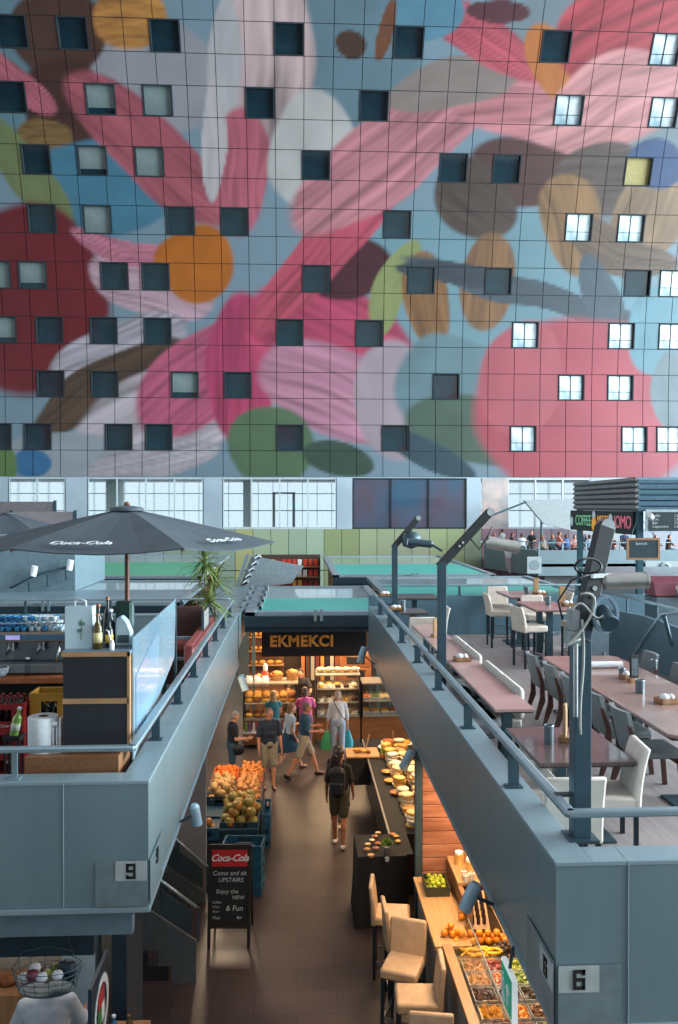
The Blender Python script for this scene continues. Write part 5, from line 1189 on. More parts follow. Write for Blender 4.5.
# table things
def holder(label, p, r=.045, h=.12, m=None, group=None):
    t = thing('cutlery_holder', label, 'holder', p, 0, group); m = m or mat('grey_tin', '#5f6a70', .4, .5)
    MB().lathe([(0, 0), (r, 0), (r, h), (r * .88, h), (r * .86, .01), (0, .01)], (0, 0, 0), 20).build('pot', m, t, smooth=40)
    MB().lathe([(r, h - .006), (r * 1.05, h), (r, h + .004), (r * .9, h)], (0, 0, 0), 20).build('rim', steel_lt, t, smooth=40)
    MB().cyl((-.01, 0, h * .6), (-.015, .0, h * .98), .006).cyl((.012, .01, h * .6), (.01, .005, h * .95), .006).build('cutlery', chrome, t)
    return t
TZ = ZF + .75
holder('grey metal cutlery pot on the brown table', G(549, 744, TZ), .042, .17)
holder('grey metal pot beside the white tube on the large table', G(654, 669, TZ), .04, .12)
holder('grey metal pot behind the menu stand on the large table', G(671, 678, TZ), .04, .11); holder('grey metal pot in front of the menu stand on the large table', G(640, 693, TZ), .05, .15)
D.objects['cutlery_holder.002'].location = G(622, 677, TZ)
holder('grey pot on the nearer high table', G(548, 605, ZF + 1.05), .05, .16); holder('grey pot on the further high table', G(527, 594, ZF + 1.05), .05, .15)
holder('grey metal cup on the small dark table by the rail', G(403, 609, ZF + .88), .05, .17)
def menu_stand(label, p, rz=0, h=.26, wood=True, dark=False):
    t = thing('menu_stand', label, 'menu stand', p, rz)
    MB().box(-.07, .07, -.05, .05, 0, .05).build('base', wood_md, t, bevel=.004)
    o = MB().box(-.055, .055, -.012, .012, .05, h).build('upright_board', black if dark else mat('menu_wood', '#a78662', .5, 0, '#96764f', 6, (6, 1, 1)), t, bevel=.003)
    MB().box(-.04, .04, -.016, -.012, .08, h - .04).build('menu_sheet', mat('menu_sheet_grey', '#59666c', .5, 0, '#3c474c', 40) if dark else wood_lt, t)
    return t
menu_stand('tall light wood menu stand on the brown table', G(565, 741, TZ), R(65), .34)
menu_stand('black menu card in wooden base on the large table', G(634, 682, TZ), R(8), .33, dark=True)
menu_stand('wooden menu stand on the long rose table far end', G(436, 637, TZ), R(20), .32)
menu_stand('wooden menu stand on the nearer high table', G(562, 604, ZF + 1.05), 0, .34); menu_stand('wooden menu stand on the further high table', G(536, 594, ZF + 1.05), 0, .34)
def napkins(label, p, rz=0, s=1):
    t = thing('napkin_box', label, 'napkin box', p, rz)
    MB().box(-.11 * s, .11 * s, -.08 * s, .08 * s, 0, .012).box(-.11 * s, .11 * s, -.08 * s, -.068 * s, 0, .06).box(-.11 * s, .11 * s, .068 * s, .08 * s, 0, .06).box(-.11 * s, -.098 * s, -.08 * s, .08 * s, 0, .06).box(.098 * s, .11 * s, -.08 * s, .08 * s, 0, .06).build('wooden_tray', wood_md, t)
    MB().sph((-.03, 0, .06), (.055 * s, .05 * s, .045)).sph((.045, 0, .06), (.04 * s, .05 * s, .04)).build('paper_napkins', paper, t, smooth=True)
    return t
napkins('wooden napkin tray with white paper on the long rose table', G(462, 661, TZ), R(5)); napkins('wooden napkin tray near the clipped corner of the large table', G(667, 703, TZ), R(10))
napkins('wooden napkin tray on the nearer high table', G(568, 606, ZF + 1.05)); napkins('wooden napkin tray on the further high table', G(541, 595, ZF + 1.05)); napkins('wooden napkin tray with rusty cloth on the small dark table', G(396, 610, ZF + .88), 0, 1.2)
napkins('wooden napkin tray in the far corner table by the rail', G(385, 596, ZF + .98), 0, 1.2)
napkins('wooden condiment tray behind the black menu card', G(638, 684, TZ), R(8), .8)
D.objects['napkin_box.006'].location.y += .3
t = thing('paper_tube', 'white paper tube lying on the large table beside a grey pot', 'paper tube', G(600, 668, TZ)); MB().cyl((-.14, 0, .045), (.3, 0, .045), .042, n=20).build('tube', paper, t, smooth=35); MB().cyl((.3, 0, .045), (.304, 0, .045), .03, n=16).build('end_hole', black, t)
t = thing('salt_shaker', 'small white shaker at the foot of the wooden menu stand', 'shaker', G(573, 743, TZ)); MB().lathe([(0, 0), (.025, 0), (.022, .07), (.02, .08)], (0, 0, 0), 14).build('body', glass, t, smooth=40); MB().lathe([(.022, .075), (.022, .095), (.01, .105), (0, .105)], (0, 0, 0), 14).build('cap', chrome, t, smooth=40)
t = thing('service_cabinet', 'grey metal box stand behind the large table near the lamp cables', 'cabinet', (V(597, 650, 13.3).x, 13.3, ZF)); MB().box(-.14, .14, -.14, .14, 0, 1.02).build('body', mat('cabinet_grey_blue', '#6d7f88', .4, .3), t, bevel=.006); MB().box(-.16, .16, -.16, .16, 1.02, 1.06).build('top', steel_lt, t); MB().box(.06, .08, -.16, -.14, .4, .6).build('handle', chrome, t)
# ================================================================ BAKERY STALL AT THE END OF THE CORRIDOR
def warmwood(n, a, b, s=4, st=(1, 1, 6)): return mat(n, a, .5, 0, b, s, st)
st = stall('bakery stall with turquoise roof closing the corridor', -1.22, 2.3, 20.35, 26.9, frac=.5, body=False)
sg = MB().box(-.84 - .54, 1.72 - .54, .45, .55, 2.32, 3.08).build('sign_board', mat('sign_near_black', '#16161b', .5), st)
text('lettering', 'EKMEKCI', mat('letter_orange_wood', '#d08a3c', .5, emit=.12), sg, .37, FACE(V(301.5, 641, 20.8).x - .54, .44, V(301, 641.5, 20.8).z), .015, 0, 0, 1.06, bold=.014)
D.objects['sign_board'].name = 'sign_board'
MB().box(-1.72, -1.64, 2.6, 2.7, 0, 3.3).build('post', dark_steel, st); MB().box(1.64, 1.72, 2.6, 2.7, 0, 3.3).build('post', dark_steel, st)
MB().box(-1.7, 1.7, 4.4, 4.5, 0, 3.3).build('back_wall', mat('bakery_back', '#241c1a', .7, 0, '#33261f', 3), st)
struct(MB().box(-2.4, -1.3, 19.0, 26.5, 2.75, 3.5).build('wall_bakery_side', steel))
struct(MB().box(-2.3, -2.2, 19.2, 26.0, 0, 2.75).build('wall_bakery_side_lower', wl))
brownp = mat('brown_plinth', '#7a4c28', .45, 0, '#633c20', 2, (1, 1, 4)); glassd = mat('display_glass', '#d6dfdc', .05, trans=1, alpha=.22)
def display_case(label, x0, x1, y0, y1, zp, zt2, shelves, back=True):
    t = thing('display_case', label, 'display case', ((x0 + x1) / 2, y0, 0)); w = (x1 - x0) / 2; d = y1 - y0
    MB().box(-w, w, .03, d, .1, zp).build('plinth', brownp, t); MB().box(-w, w, .08, d, 0, .1).build('kick_board', mat('kick_steel', '#6f6d6a', .4, .5), t)
    MB().box(-w, w, 0, .05, zp, zp + .06).build('front_ledge', mat('ledge_grey', '#8a8780', .4, .4), t)
    for z in shelves: MB().box(-w + .03, w - .03, .06, d - .03, z, z + .02).build('shelf', mat('case_shelf', '#c0b39c', .3), t)
    MB().box(-w, w, .0, .008, zp + .06, zt2).build('front_glass', glassd, t)
    for x in (-w, w - .03): MB().box(x, x + .03, 0, d, zp, zt2).build('end_frame', mat('case_frame_dark', '#2a2624', .4), t)
    MB().box(-w, w, 0, d, zt2, zt2 + .03).build('top', mat('case_top', '#8f8578', .3, .3), t)
    return t
display_case('pastry display case on brown plinth in the bakery stall beside the corridor wall', -1.33, .05, 21.35, 22.1, .62, 1.52, (.64, 1.02))
display_case('tall cake display case on brown plinth behind the white shirted person', .5, 1.62, 21.35, 22.1, .68, 1.72, (.7, 1.02, 1.36))
display_case('low lit salad display case beside the cake case', 1.66, 2.9, 21.35, 22.1, .68, 1.5, (.7, 1.05))
t = thing('till_counter', 'brown serving counter between the two bakery display cases', 'counter', (.27, 21.4, 0)); MB().box(-.2, .2, 0, .6, 0, .95).build('body', brownp, t); MB().box(-.22, .22, -.02, .62, .95, 1.0).build('top', wood_lt, t); MB().box(-.12, .1, .1, .35, 1.0, 1.2).build('till', black, t)
# breads
bread_ms = [mat('bread_gold', '#c28a3a', .6, 0, '#8f5a22', 14), mat('bread_yellow', '#d9a845', .6, 0, '#b37a2a', 14), mat('bread_brown', '#8a5228', .65, 0, '#6a3c1c', 14)]
lp = []
for k, nm in enumerate(('golden', 'yellow', 'brown')):
    o = MB().sph((0, 0, .06), (.11, .07, .065), 12, 8).build('bread_loaf', bread_ms[k], smooth=True); tag(o, nm + ' bread loaf in the pastry display case', 'bread', nm + ' loaves in the pastry case'); lp.append(o)
random.seed(9); used = set()
for z in (.66, 1.04, 1.14):
    for r in range(3):
        for i in range(6):
            k = random.choice([0, 1, 1, 2]) if z > .8 else random.choice([0, 1, 2]); p = (-1.2 + .22 * i, 21.5 + .18 * r, z)
            if k in used: dup(lp[k], p, random.uniform(-.2, .2))
            else: used.add(k); lp[k].location = p
drink = [('green', mat('pack_green', '#5a8a3a', .4)), ('violet', mat('pack_violet', '#6a4a7a', .4)), ('white', mat('pack_white', '#b9b4b4', .4)), ('red', mat('pack_red', '#9a3a30', .4))]
pr = []
for k, (nm, m_) in enumerate(drink):
    o = MB().box(-.03, .03, -.03, .03, 0, .2).prism([(-.03, .2), (.03, .2), (0, .24)], 'y', -.03, .03).build('drink_carton', m_); tag(o, nm + ' drink carton in the lower chilled ledge of the bakery', 'carton', nm + ' cartons in the bakery ledge'); pr.append(o)
led = thing('chiller_ledge', 'pale lit chiller ledge with cartons in front of the pastry case', 'chiller', (-.66, 21.05, 0)); MB().box(-.66, .5, 0, .28, .1, .36).build('base', brownp, led); MB().box(-.66, .5, 0, .28, .36, .39).build('shelf', mat('ledge_pale', '#a9a6b4', .4), led); MB().box(-.66, .5, -.005, .003, .39, .62).build('front_glass', glassd, led)
used = set()
for i in range(12):
    k = i % 4; p = (-1.24 + .095 * i, 21.18, .39)
    if k in used: dup(pr[k], p)
    else: used.add(k); pr[k].location = p
# goods on top of the pastry case
wic = mat('wicker_tan', '#a87a48', .7, 0, '#7a522c', 40, bump=.3)
for k, (x, y, w_, h_, l) in enumerate([(-.95, 21.75, .3, .2, 'wicker bread basket at the corridor end of the pastry case'), (-.5, 21.8, .32, .26, 'wicker bread basket in the middle of the pastry case top'), (-.1, 21.8, .3, .3, 'tall wicker basket near the till on the pastry case')]):
    t = thing('bread_basket', l, 'basket', (x, y, 1.45)); MB().lathe([(w_ * .4, 0), (w_ * .5, h_ * .9), (w_ * .53, h_), (w_ * .47, h_), (w_ * .4, .05), (0, .03)], (0, 0, 0), 16).build('basket_body', wic, t, smooth=40)
    for q in range(4): MB().sph((.07 * math.cos(q * 1.6), .07 * math.sin(q * 1.6), h_), (.07, .05, .06)).build('bread_roll', bread_ms[q % 3], t, smooth=True)
t = thing('ham_stand', 'bright red and white wrapped bundle standing on the pastry case', 'bundle', (-.78, 21.62, 1.45)); MB().sph((0, 0, .2), (.1, .08, .2)).build('red_wrap', mat('bright_red_wrap', '#d8431f', .5), t, smooth=True); MB().sph((-.12, 0, .1), (.14, .09, .1)).sph((0, 0, .44), (.06, .05, .12)).build('white_wrap', paper, t, smooth=True)
for k in range(3):
    t = thing('paper_bag', ['white flour bag at the corridor end of the bakery', 'second white flour bag beside the red bundle', 'small white bag before the wicker basket'][k], 'bag', (-1.18 + .2 * k, 21.55, 1.45)); MB().cbox((0, 0, .11), (.16, .11, .22)).build('bag_body', paper, t, bevel=.03, smooth=60); MB().box(-.07, .07, -.01, .01, .21, .26).build('folded_top', paper, t)
# cakes in tall case
cake_ms = [mat('icing_white', '#d8d0c4', .5), mat('icing_yellow', '#d8a53a', .5), mat('icing_choc', '#4a2a1c', .5), mat('icing_cream', '#cdb48c', .5)]
random.seed(2); ck = []
for k, nm in enumerate(('white iced', 'yellow', 'chocolate', 'cream topped')):
    t = thing('cake', nm + ' round cake on a white plate in the tall display case', 'cake', (0, 0, 0), 0, nm + ' cakes in the tall case'); MB().lathe([(0, 0), (.06, 0), (.1, .015), (.095, .018), (0, .012)], (0, 0, 0), 16).build('plate', white_pl, t, smooth=40); MB().lathe([(.072, .015), (.075, .07), (.06, .085), (0, .088)], (0, 0, 0), 16).build('cake_body', cake_ms[k], t, smooth=40); ck.append(t)
used = set()
for z in (.72, 1.04, 1.38):
    for i in range(5):
        for j in range(2):
            k = random.choice([0, 0, 1, 2, 3]); p = (.63 + .215 * i, 21.52 + .26 * j, z)
            if k in used: dup(ck[k], p)
            else: used.add(k); ck[k].location = p
for k in range(5):
    t = thing('loaf_bag', ['clear bagged loaf first from the till on the cake case', 'clear bagged loaf second on the cake case', 'clear bagged loaf in the middle of the cake case top', 'clear bagged loaf fourth on the cake case', 'clear bagged loaf beside the copper ovens on the cake case'][k], 'bread', (.62 + .22 * k, 21.7, 1.75)); MB().sph((0, 0, .07), (.12, .09, .07)).build('loaf', mat('bagged_loaf', '#b8a48c', .25, 0, '#8f7458', 12), t, smooth=True); MB().sph((.11, 0, .1), (.03, .02, .02)).build('bag_twist', paper, t)
trayy = [mat('salad_yellow', '#d8a020', .5, 0, '#b87a18', 18), mat('salad_orange', '#c8702a', .5, 0, '#a0501c', 18), mat('salad_green', '#6a7a34', .6, 0, '#3f5224', 18), mat('salad_cream', '#c8b48a', .6, 0, '#a08a5c', 18)]
nm_s = ('yellow', 'orange', 'green', 'cream')
def tub(label, p, w_, d_, h_, m, rz=0, group=None, lump=.02, clear=True, name='food_tray', n=26):
    t = thing(name, label, 'tray', p, rz, group); b = .008
    MB().box(-w_ / 2, w_ / 2, -d_ / 2, d_ / 2, 0, .01).box(-w_ / 2, -w_ / 2 + b, -d_ / 2, d_ / 2, .01, h_).box(w_ / 2 - b, w_ / 2, -d_ / 2, d_ / 2, .01, h_).box(-w_ / 2 + b, w_ / 2 - b, -d_ / 2, -d_ / 2 + b, .01, h_).box(-w_ / 2 + b, w_ / 2 - b, d_ / 2 - b, d_ / 2, .01, h_).build('tub', mat('clear_tub', '#c8cccb', .2, alpha=.45) if clear else black, t)
    q = MB(); q.box(-w_ / 2 + b, w_ / 2 - b, -d_ / 2 + b, d_ / 2 - b, .01, h_ * .7)
    for i in range(n): q.cbox((random.uniform(-.42, .42) * w_, random.uniform(-.42, .42) * d_, h_ * .72 + random.uniform(0, lump * .5)), (lump * random.uniform(.7, 1.3), lump, lump * .8), Euler((random.random() * 3, random.random() * 3, random.random() * 3)).to_matrix())
    tag(q.build('pieces', m, t), kind='stuff'); return t
for i in range(5):
    for j, z in enumerate((.73, 1.08)): tub('%s food tray, %s shelf of the salad case, %s' % (nm_s[(i + j) % 4 if j else (0 if i < 3 else 1)], 'upper' if j else 'lower', ['beside the cake case', 'second along', 'in the middle', 'fourth along', 'at the dark end'][i]), (1.78 + .24 * i, 21.65, z), .22, .4, .07, trayy[(i + j) % 4 if j else (0 if i < 3 else 1)], lump=.035)
# back of the bakery
for k in range(2):
    t = thing('oven', ['lower copper framed oven at the back of the bakery', 'upper copper framed oven at the back of the bakery'][k], 'oven', (1.65, 23.3, 1.2 + .37 * k))
    MB().box(-.45, .42, 0, .5, 0, .35).build('oven_body', mat('copper_wood', '#a0643a', .45, .2, '#8a5230', 5), t, bevel=.01); MB().box(-.26, .24, -.012, 0, .08, .26).build('door_window', black, t); MB().box(-.3, .28, -.03, -.012, .28, .3).build('handle', chrome, t)
t = thing('oven_rack', 'dark metal rack carrying the copper ovens', 'rack', (1.65, 23.3, 0)); MB().box(-.45, .42, 0, .5, 1.13, 1.2).build('shelf', dark_steel, t)
for x in (-.42, .4): MB().box(x - .02, x + .02, .02, .48, 0, 1.13).build('side_frame', dark_steel, t)
cols = [('orange', '#a86a34'), ('brown', '#4e3226'), ('pale', '#9a9488'), ('dark red', '#6a2a22'), ('amber', '#c08a44'), ('black', '#1c1a1c'), ('cream', '#b8a890'), ('rust', '#8a4628')]
for k, (nm, h_) in enumerate(cols):
    x = .2 + .14 * k; t = thing('hanging_cloth', nm + ' hanging cloth strip on the back wall of the bakery', 'cloth', (x, 24.6, .95)); MB().box(-.05, .05, 0, .025, 0, 1.0).build('cloth_strip', mat('strip_' + h_[1:], h_, .8), t); MB().cyl((-.06, .01, 1.01), (.06, .01, 1.01), .01).build('rod', chrome, t)
t = thing('shelf_unit', 'wooden shelf of bread at the left back of the bakery', 'shelf', (-.85, 24.2, 0)); t['label'] = 'wooden shelf of bread in the back corner of the bakery by the corridor wall'
MB().box(-.5, .5, .3, .34, .0, 2.6).build('back_panel', warmwood('shelf_back', '#6a4a34', '#54382a'), t)
for z in (1.45, 1.85, 2.25): MB().box(-.5, .5, 0, .3, z, z + .03).build('shelf_board', wood_md, t)
used = 0
for z in (1.48, 1.88, 2.28):
    for i in range(4):
        o = dup(lp[0], (-1.2 + .23 * i, 24.33, z), .2, 'golden bread loaf on the back wall shelf of the bakery', group='loaves on the back wall shelf')

# ================================================================ DELICATESSEN COUNTER UNDER THE DINING TERRACE
darkc = mat('charcoal_counter_front', '#23211f', .5, 0, '#2a2725', 2)
t = thing('deli_counter', 'long black draped deli counter under the dining terrace', 'counter', (1.45, 13.0, 0))
MB().box(.04, .9, 0, 5.3, .08, .92).build('counter_front', darkc, t); MB().box(.1, .9, 0, 5.3, 0, .08).build('kick_board', black, t); MB().box(0, .95, -.02, 5.35, .92, .95).build('cloth_top', blackcloth, t); MB().box(-.03, .0, 0, 5.3, .9, .957).build('edge_rail', mat('edge_grey', '#6f6a66', .5), t)
bowlm = mat('bowl_terracotta', '#b8703c', .5); 
for k, (px, py, c, l) in enumerate([(388, 774, '#c88a30', 'orange dip bowl furthest along the deli counter'), (391, 783, '#d0982c', 'yellow dip bowl in the middle of the deli counter row'), (397, 795, '#b87a5a', 'pinkish dip bowl closest in the deli counter row')]):
    p = G(px, py, .95); t = thing('dip_bowl', l, 'bowl', p); MB().lathe([(0, 0), (.05, 0), (.12, .045), (.125, .06), (.11, .05), (0, .03)], (0, 0, 0), 20).build('bowl_body', bowlm, t, smooth=40); MB().lathe([(.105, .05), (.06, .062), (0, .066)], (0, 0, 0), 16).build('dip', mat('dip_' + c[1:], c, .5, 0, '#a86a28', 20), t, smooth=True)
t = thing('serving_plate', 'white plate with a tall crusty pie on the far end of the deli counter', 'plate', G(388, 748, .95)); MB().lathe([(0, 0), (.12, 0), (.21, .03), (.2, .035), (0, .012)], (0, 0, 0), 24).build('plate', white_pl, t, smooth=40); MB().lathe([(.13, .02), (.14, .08), (.11, .17), (0, .2)], (0, 0, 0), 16).build('pie', mat('pie_crust', '#a8622c', .6, 0, '#7a4018', 16, bump=.5), t, smooth=40)
t = thing('serving_plate', 'yellow snack plate beside the crusty pie on the deli counter', 'plate', G(406, 744, .95)); MB().lathe([(0, 0), (.1, 0), (.16, .025), (0, .012)], (0, 0, 0), 20).build('plate', white_pl, t, smooth=40); tag(MB().sph((0, 0, .03), (.1, .1, .05)).sph((.05, .02, .05), .04).sph((-.04, .03, .06), .04).build('snacks', trayy[0], t, smooth=True))
MB().tube([(-.25, .1, 0), (-.27, .1, .25)], .01).build('wooden_spoon', wood_lt, t)
# stacks of cheeses and flat breads : each round is a thing
chm = [('pale', mat('cheese_pale', '#c9b28c', .55, 0, '#b89a6c', 8)), ('golden', mat('cheese_gold', '#b8863e', .55, 0, '#946428', 8)), ('white paper wrapped', mat('wrap_white', '#c8c0b2', .6, 0, '#b0a594', 8)), ('straw yellow', mat('cheese_straw', '#c9a458', .55, 0, '#b08838', 8))]
cp = []
for k, (nm, m_) in enumerate(chm):
    o = MB().lathe([(0, 0), (.105, 0), (.118, .014), (.118, .034), (.105, .046), (0, .048)], (0, 0, 0), 18, 1, .9).build('cheese_round', m_, smooth=40); tag(o, nm + ' flat round in the stacks on the deli counter', 'cheese', nm + ' rounds on the deli counter'); cp.append(o)
random.seed(21); used = set()
for r in range(16):
    Y = 13.25 + .29 * r
    for c in range(2):
        X = 1.86 + .26 * c + random.uniform(-.02, .02); n = random.choice([2, 3, 4, 5]) + c; k = random.choice([0, 1, 2, 3, 0, 2])
        for i in range(n):
            p = (X + random.uniform(-.012, .012), Y + random.uniform(-.03, .03), .955 + .0485 * i); kk = k if random.random() < .7 else random.randrange(4)
            if kk in used: dup(cp[kk], p, random.uniform(0, 3))
            else: used.add(kk); cp[kk].location = p
t = thing('herb_pot', 'small green herb bunch among the cheeses', 'plant', (1.74, 16.9, .96)); MB().lathe([(0, 0), (.04, 0), (.05, .08), (0, .08)], (0, 0, 0), 12).build('pot', bowlm, t)
leafg = mat('herb_green', '#7a9a34', .6, 0, '#54742a', 20)
def leaves(t, n, r, h, z0, m, nm='leaves', s=.03):
    q = MB()
    for i in range(n):
        a = random.uniform(0, 6.28); e = random.uniform(.2, 1.4); d = Vector((math.cos(a) * math.cos(e) * r, math.sin(a) * math.cos(e) * r, math.sin(e) * h)); sd = Vector((-math.sin(a), math.cos(a), 0)) * s * .5
        p = Vector((0, 0, z0)) + d * .35; e_ = Vector((0, 0, z0)) + d; mid = (p + e_) / 2 + Vector((0, 0, .01))
        q.quad(p, mid + sd, e_, mid - sd)
    return q.build(nm, m, t)
leaves(t, 40, .1, .12, .07, leafg)
# wheeled cart with black drape
t = thing('serving_cart', 'black draped serving cart with wood board behind the backpack wearer', 'cart', (1.33, 16.9, 0))
MB().box(-.3, .32, 0, .6, .42, .97).build('drape', blackcloth, t, bevel=.01); MB().box(-.32, .34, -.02, .62, .97, 1.0).build('board_top', wood_lt, t)
for x in (-.27, .29):
    for y in (.03, .57): MB().cyl((x, y, .07), (x, y, .45), .014).build('leg', chrome, t); MB().cyl((x - .015, y, .04), (x + .015, y, .04), .04).build('wheel', black, t)
t2 = thing('bread_heap', 'heap of torn brown bread on the serving cart', 'bread', (1.3, 17.2, 1.0))
random.seed(8)
for i in range(7): MB().cbox((random.uniform(-.14, .16), random.uniform(-.12, .12), .03 + .02 * (i % 2)), (.13, .07, .05), Matrix.Rotation(random.uniform(0, 3), 3, 'Z')).build('bread_piece', bread_ms[i % 3], t2, bevel=.015, smooth=60)
MB().tube([(.12, .1, .03), (.2, .12, .33)], .012).build('wooden_spoon', wood_lt, t2)
# black cloth table
t = thing('cloth_table', 'tall table under a floor length black cloth beside the deli counter', 'table', (1.24, 12.45, 0))
q = MB(); bm = q.bm; n = 72; P = []
for i in range(n):
    f = i / n * 4; s_ = int(f); u = f - s_; c = [(-.36, -.4), (.34, -.4), (.34, .4), (-.36, .4)]; a_, b_ = c[s_], c[(s_ + 1) % 4]; P.append((a_[0] + (b_[0] - a_[0]) * u, a_[1] + (b_[1] - a_[1]) * u))
rows = []
for z, k in ((1.0, 1.0), (.97, 1.02), (.7, 1.04), (.35, 1.08), (.01, 1.13)):
    fold = .0 if z > .95 else .035 * (1 - z)
    rows.append([bm.verts.new((x * (k + fold * math.sin(i * 1.35)), y * (k + fold * math.sin(i * 1.35)), z)) for i, (x, y) in enumerate(P)])
for a_, b_ in zip(rows, rows[1:]):
    for i in range(n): bm.faces.new((a_[i], a_[(i + 1) % n], b_[(i + 1) % n], b_[i]))
bm.faces.new(rows[0]); q.build('tablecloth', blackcloth, t, smooth=35)
MB().box(.34, .44, -.35, .5, .96, 1.0).build('bridge_shelf', blackcloth, t)
def jar(label, p, r, h, m, lid=None, group=None, name='jar'):
    t = thing(name, label, 'jar', p, 0, group); MB().lathe([(0, 0), (r, 0), (r, h * .8), (r * .85, h * .86), (r * .85, h * .88), (0, h * .88)], (0, 0, 0), 16).build('jar_body', m, t, smooth=40); MB().cyl((0, 0, h * .86), (0, 0, h), r * .92, n=16).build('lid', lid or white_pl, t, smooth=35); return t
random.seed(6)
tz = 1.0
for k, (px, py, c, l) in enumerate([(371, 857, '#b89458', 'tan dip dish nearest on the black cloth table'), (367, 851, '#9a7440', 'brown dip dish at the corner of the black cloth'), (368, 846, '#c9b48c', 'pale dip dish second in the outer row on black cloth'), (372, 842, '#d8c8a0', 'cream dip dish in the outer row on black cloth'), (375, 838, '#a84a2c', 'red dip dish in the outer row on black cloth'), (378, 834.5, '#c8a070', 'beige dip dish furthest in the outer row on black cloth'),
        (376, 850, '#8a3a28', 'dark red dip dish in the second row on black cloth'), (378, 845, '#b05a34', 'rusty dip dish in the second row on black cloth'), (396, 838, '#c89a3c', 'amber jar dish at the far corner of the black cloth'), (398, 843, '#d8b04a', 'yellow jar dish near the counter on black cloth'), (393, 836, '#c07a34', 'orange jar dish at the far edge of the black cloth')]):
    p = G(px, py, tz); t = thing('dip_dish', l, 'dish', p); MB().lathe([(0, 0), (.035, 0), (.046, .03), (.048, .035), (.04, .03), (0, .02)], (0, 0, 0), 14).build('dish', mat('dish_clay', '#b08a66', .5), t, smooth=40); MB().lathe([(.043, .03), (.028, .04), (0, .042)], (0, 0, 0), 12).build('dip', mat('dip_' + c[1:], c, .5), t, smooth=True)
t = thing('potted_herb', 'leafy green herb in a grey pot on the black cloth table', 'plant', G(387, 853, tz)); MB().lathe([(0, 0), (.035, 0), (.05, .09), (0, .085)], (0, 0, 0), 14).build('pot', mat('pot_lilac', '#6e6a74', .5), t, smooth=40); leaves(t, 70, .12, .14, .08, leafg, s=.035)
t = thing('glass_tealight', 'small clear glass beside the herb pot on the black cloth', 'glass', G(387, 861, tz)); MB().lathe([(0, 0), (.028, 0), (.032, .05), (.028, .05), (.024, .01), (0, .01)], (0, 0, 0), 14).build('glass_body', mat('frosted', '#b4bcc2', .3, alpha=.7), t, smooth=40); MB().cyl((0, 0, .01), (0, 0, .03), .02).build('candle', white_pl, t)

# ================================================================ OAK BAR, STOOLS AND FRUIT COUNTER
t = thing('oak_bar', 'light oak bar top on pale panel beside the beige stools', 'counter', (1.56, 9.45, 0))
MB().box(0, .42, 0, 1.8, 1.0, 1.05).build('bar_top', mat('bar_oak', '#b48d63', .4, 0, '#a27b52', 3, (9, .7, 1)), t, bevel=.005); MB().box(.06, .38, .03, 1.77, 0, 1.0).build('bar_front', mat('bar_front_grey', '#8a8a88', .5, 0, '#7c7c7a', 2), t)
t = thing('raised_shelf', 'wooden raised ledge with jars at the back of the oak bar', 'shelf', (2.02, 9.9, 0)); MB().box(0, .06, 0, 1.42, 0, 1.25).build('front_board', mat('ledge_wood', '#8e6442', .5, 0, '#7a5234', 3, (1, 1, 8)), t); MB().box(0, .5, .6, 1.42, 1.25, 1.29).build('ledge', wood_lt, t)
for k, (x, y, l) in enumerate([(2.14, 11.05, 'white lidded honey jar furthest on the raised ledge'), (2.24, 10.82, 'white lidded honey jar in the middle of the raised ledge'), (2.35, 10.65, 'white lidded honey jar nearest on the raised ledge'), (2.28, 11.1, 'white lidded honey jar by the plank wall on the raised ledge')]): jar(l, (x, y, 1.29), .06, .17, mat('honey', '#c08a3c', .2, 0, '#d8b078', 6))
for k, (x, y) in enumerate([(2.12, 10.62), (2.2, 10.55), (2.12, 10.5)]): 
    t = thing('paper_cup', ['pale paper cup beside the honey jars', 'pale paper cup behind the first by the honey jars', 'pale paper cup at the edge of the raised ledge'][k], 'cup', (x, y, 1.29)); MB().lathe([(0, 0), (.028, 0), (.038, .1), (.034, .1), (.025, .01), (0, .01)], (0, 0, 0), 14).build('cup_body', mat('cup_paper', '#cdbfae', .6), t, smooth=40); MB().lathe([(.036, .098), (.041, .1), (.037, .103)], (0, 0, 0), 14).build('rim', white_pl, t)
def fruit(name, label, group, r, m, cat_, squash=1.0, stem=True):
    t = thing(name, label, cat_, (0, 0, 0), 0, group); MB().lathe([(0, -r * squash * .93), (r * .35, -r * squash * .95), (r * .75, -r * squash * .66), (r, 0), (r * .78, r * squash * .66), (r * .35, r * squash * .93), (.08 * r, r * squash * .86), (0, r * squash * .84)], (0, 0, 0), 12).build('flesh', m, t, smooth=True)
    if stem: MB().cyl((0, 0, r * squash * .82), (0, 0, r * squash * 1.0), r * .09, n=6).build('stem', mat('stem_brown', '#4a4a2a', .7), t)
    return t
def heap(proto, used, pts, r, x0=None):
    for p in pts:
        if not used: used.append(1); proto.location = p
        else: dup(proto, p, random.uniform(0, 6))
def pile(x0, x1, y0, y1, z, r, layers, jit=.12):
    out = []
    for L in range(layers):
        o = r * (.75 + .5 * L); pts = []; a0, a1, b0, b1 = x0 + o, x1 - o, y0 + o, y1 - o
        if a1 < a0 or b1 < b0: break
        for _ in range(900):
            x, y = random.uniform(a0, a1), random.uniform(b0, b1)
            if all((x - u) ** 2 + (y - v) ** 2 > (1.72 * r) ** 2 for u, v in pts): pts.append((x, y))
        out += [(x, y, z + r + L * r * 1.25 + random.uniform(-.12, .12) * r) for x, y in pts]
    return out
lime = fruit('lime', 'yellow green lime in the dark crate on the oak bar', 'limes in the dark crate', .033, mat('lime_skin', '#a8a828', .4, 0, '#6f8a24', 5), 'lime')
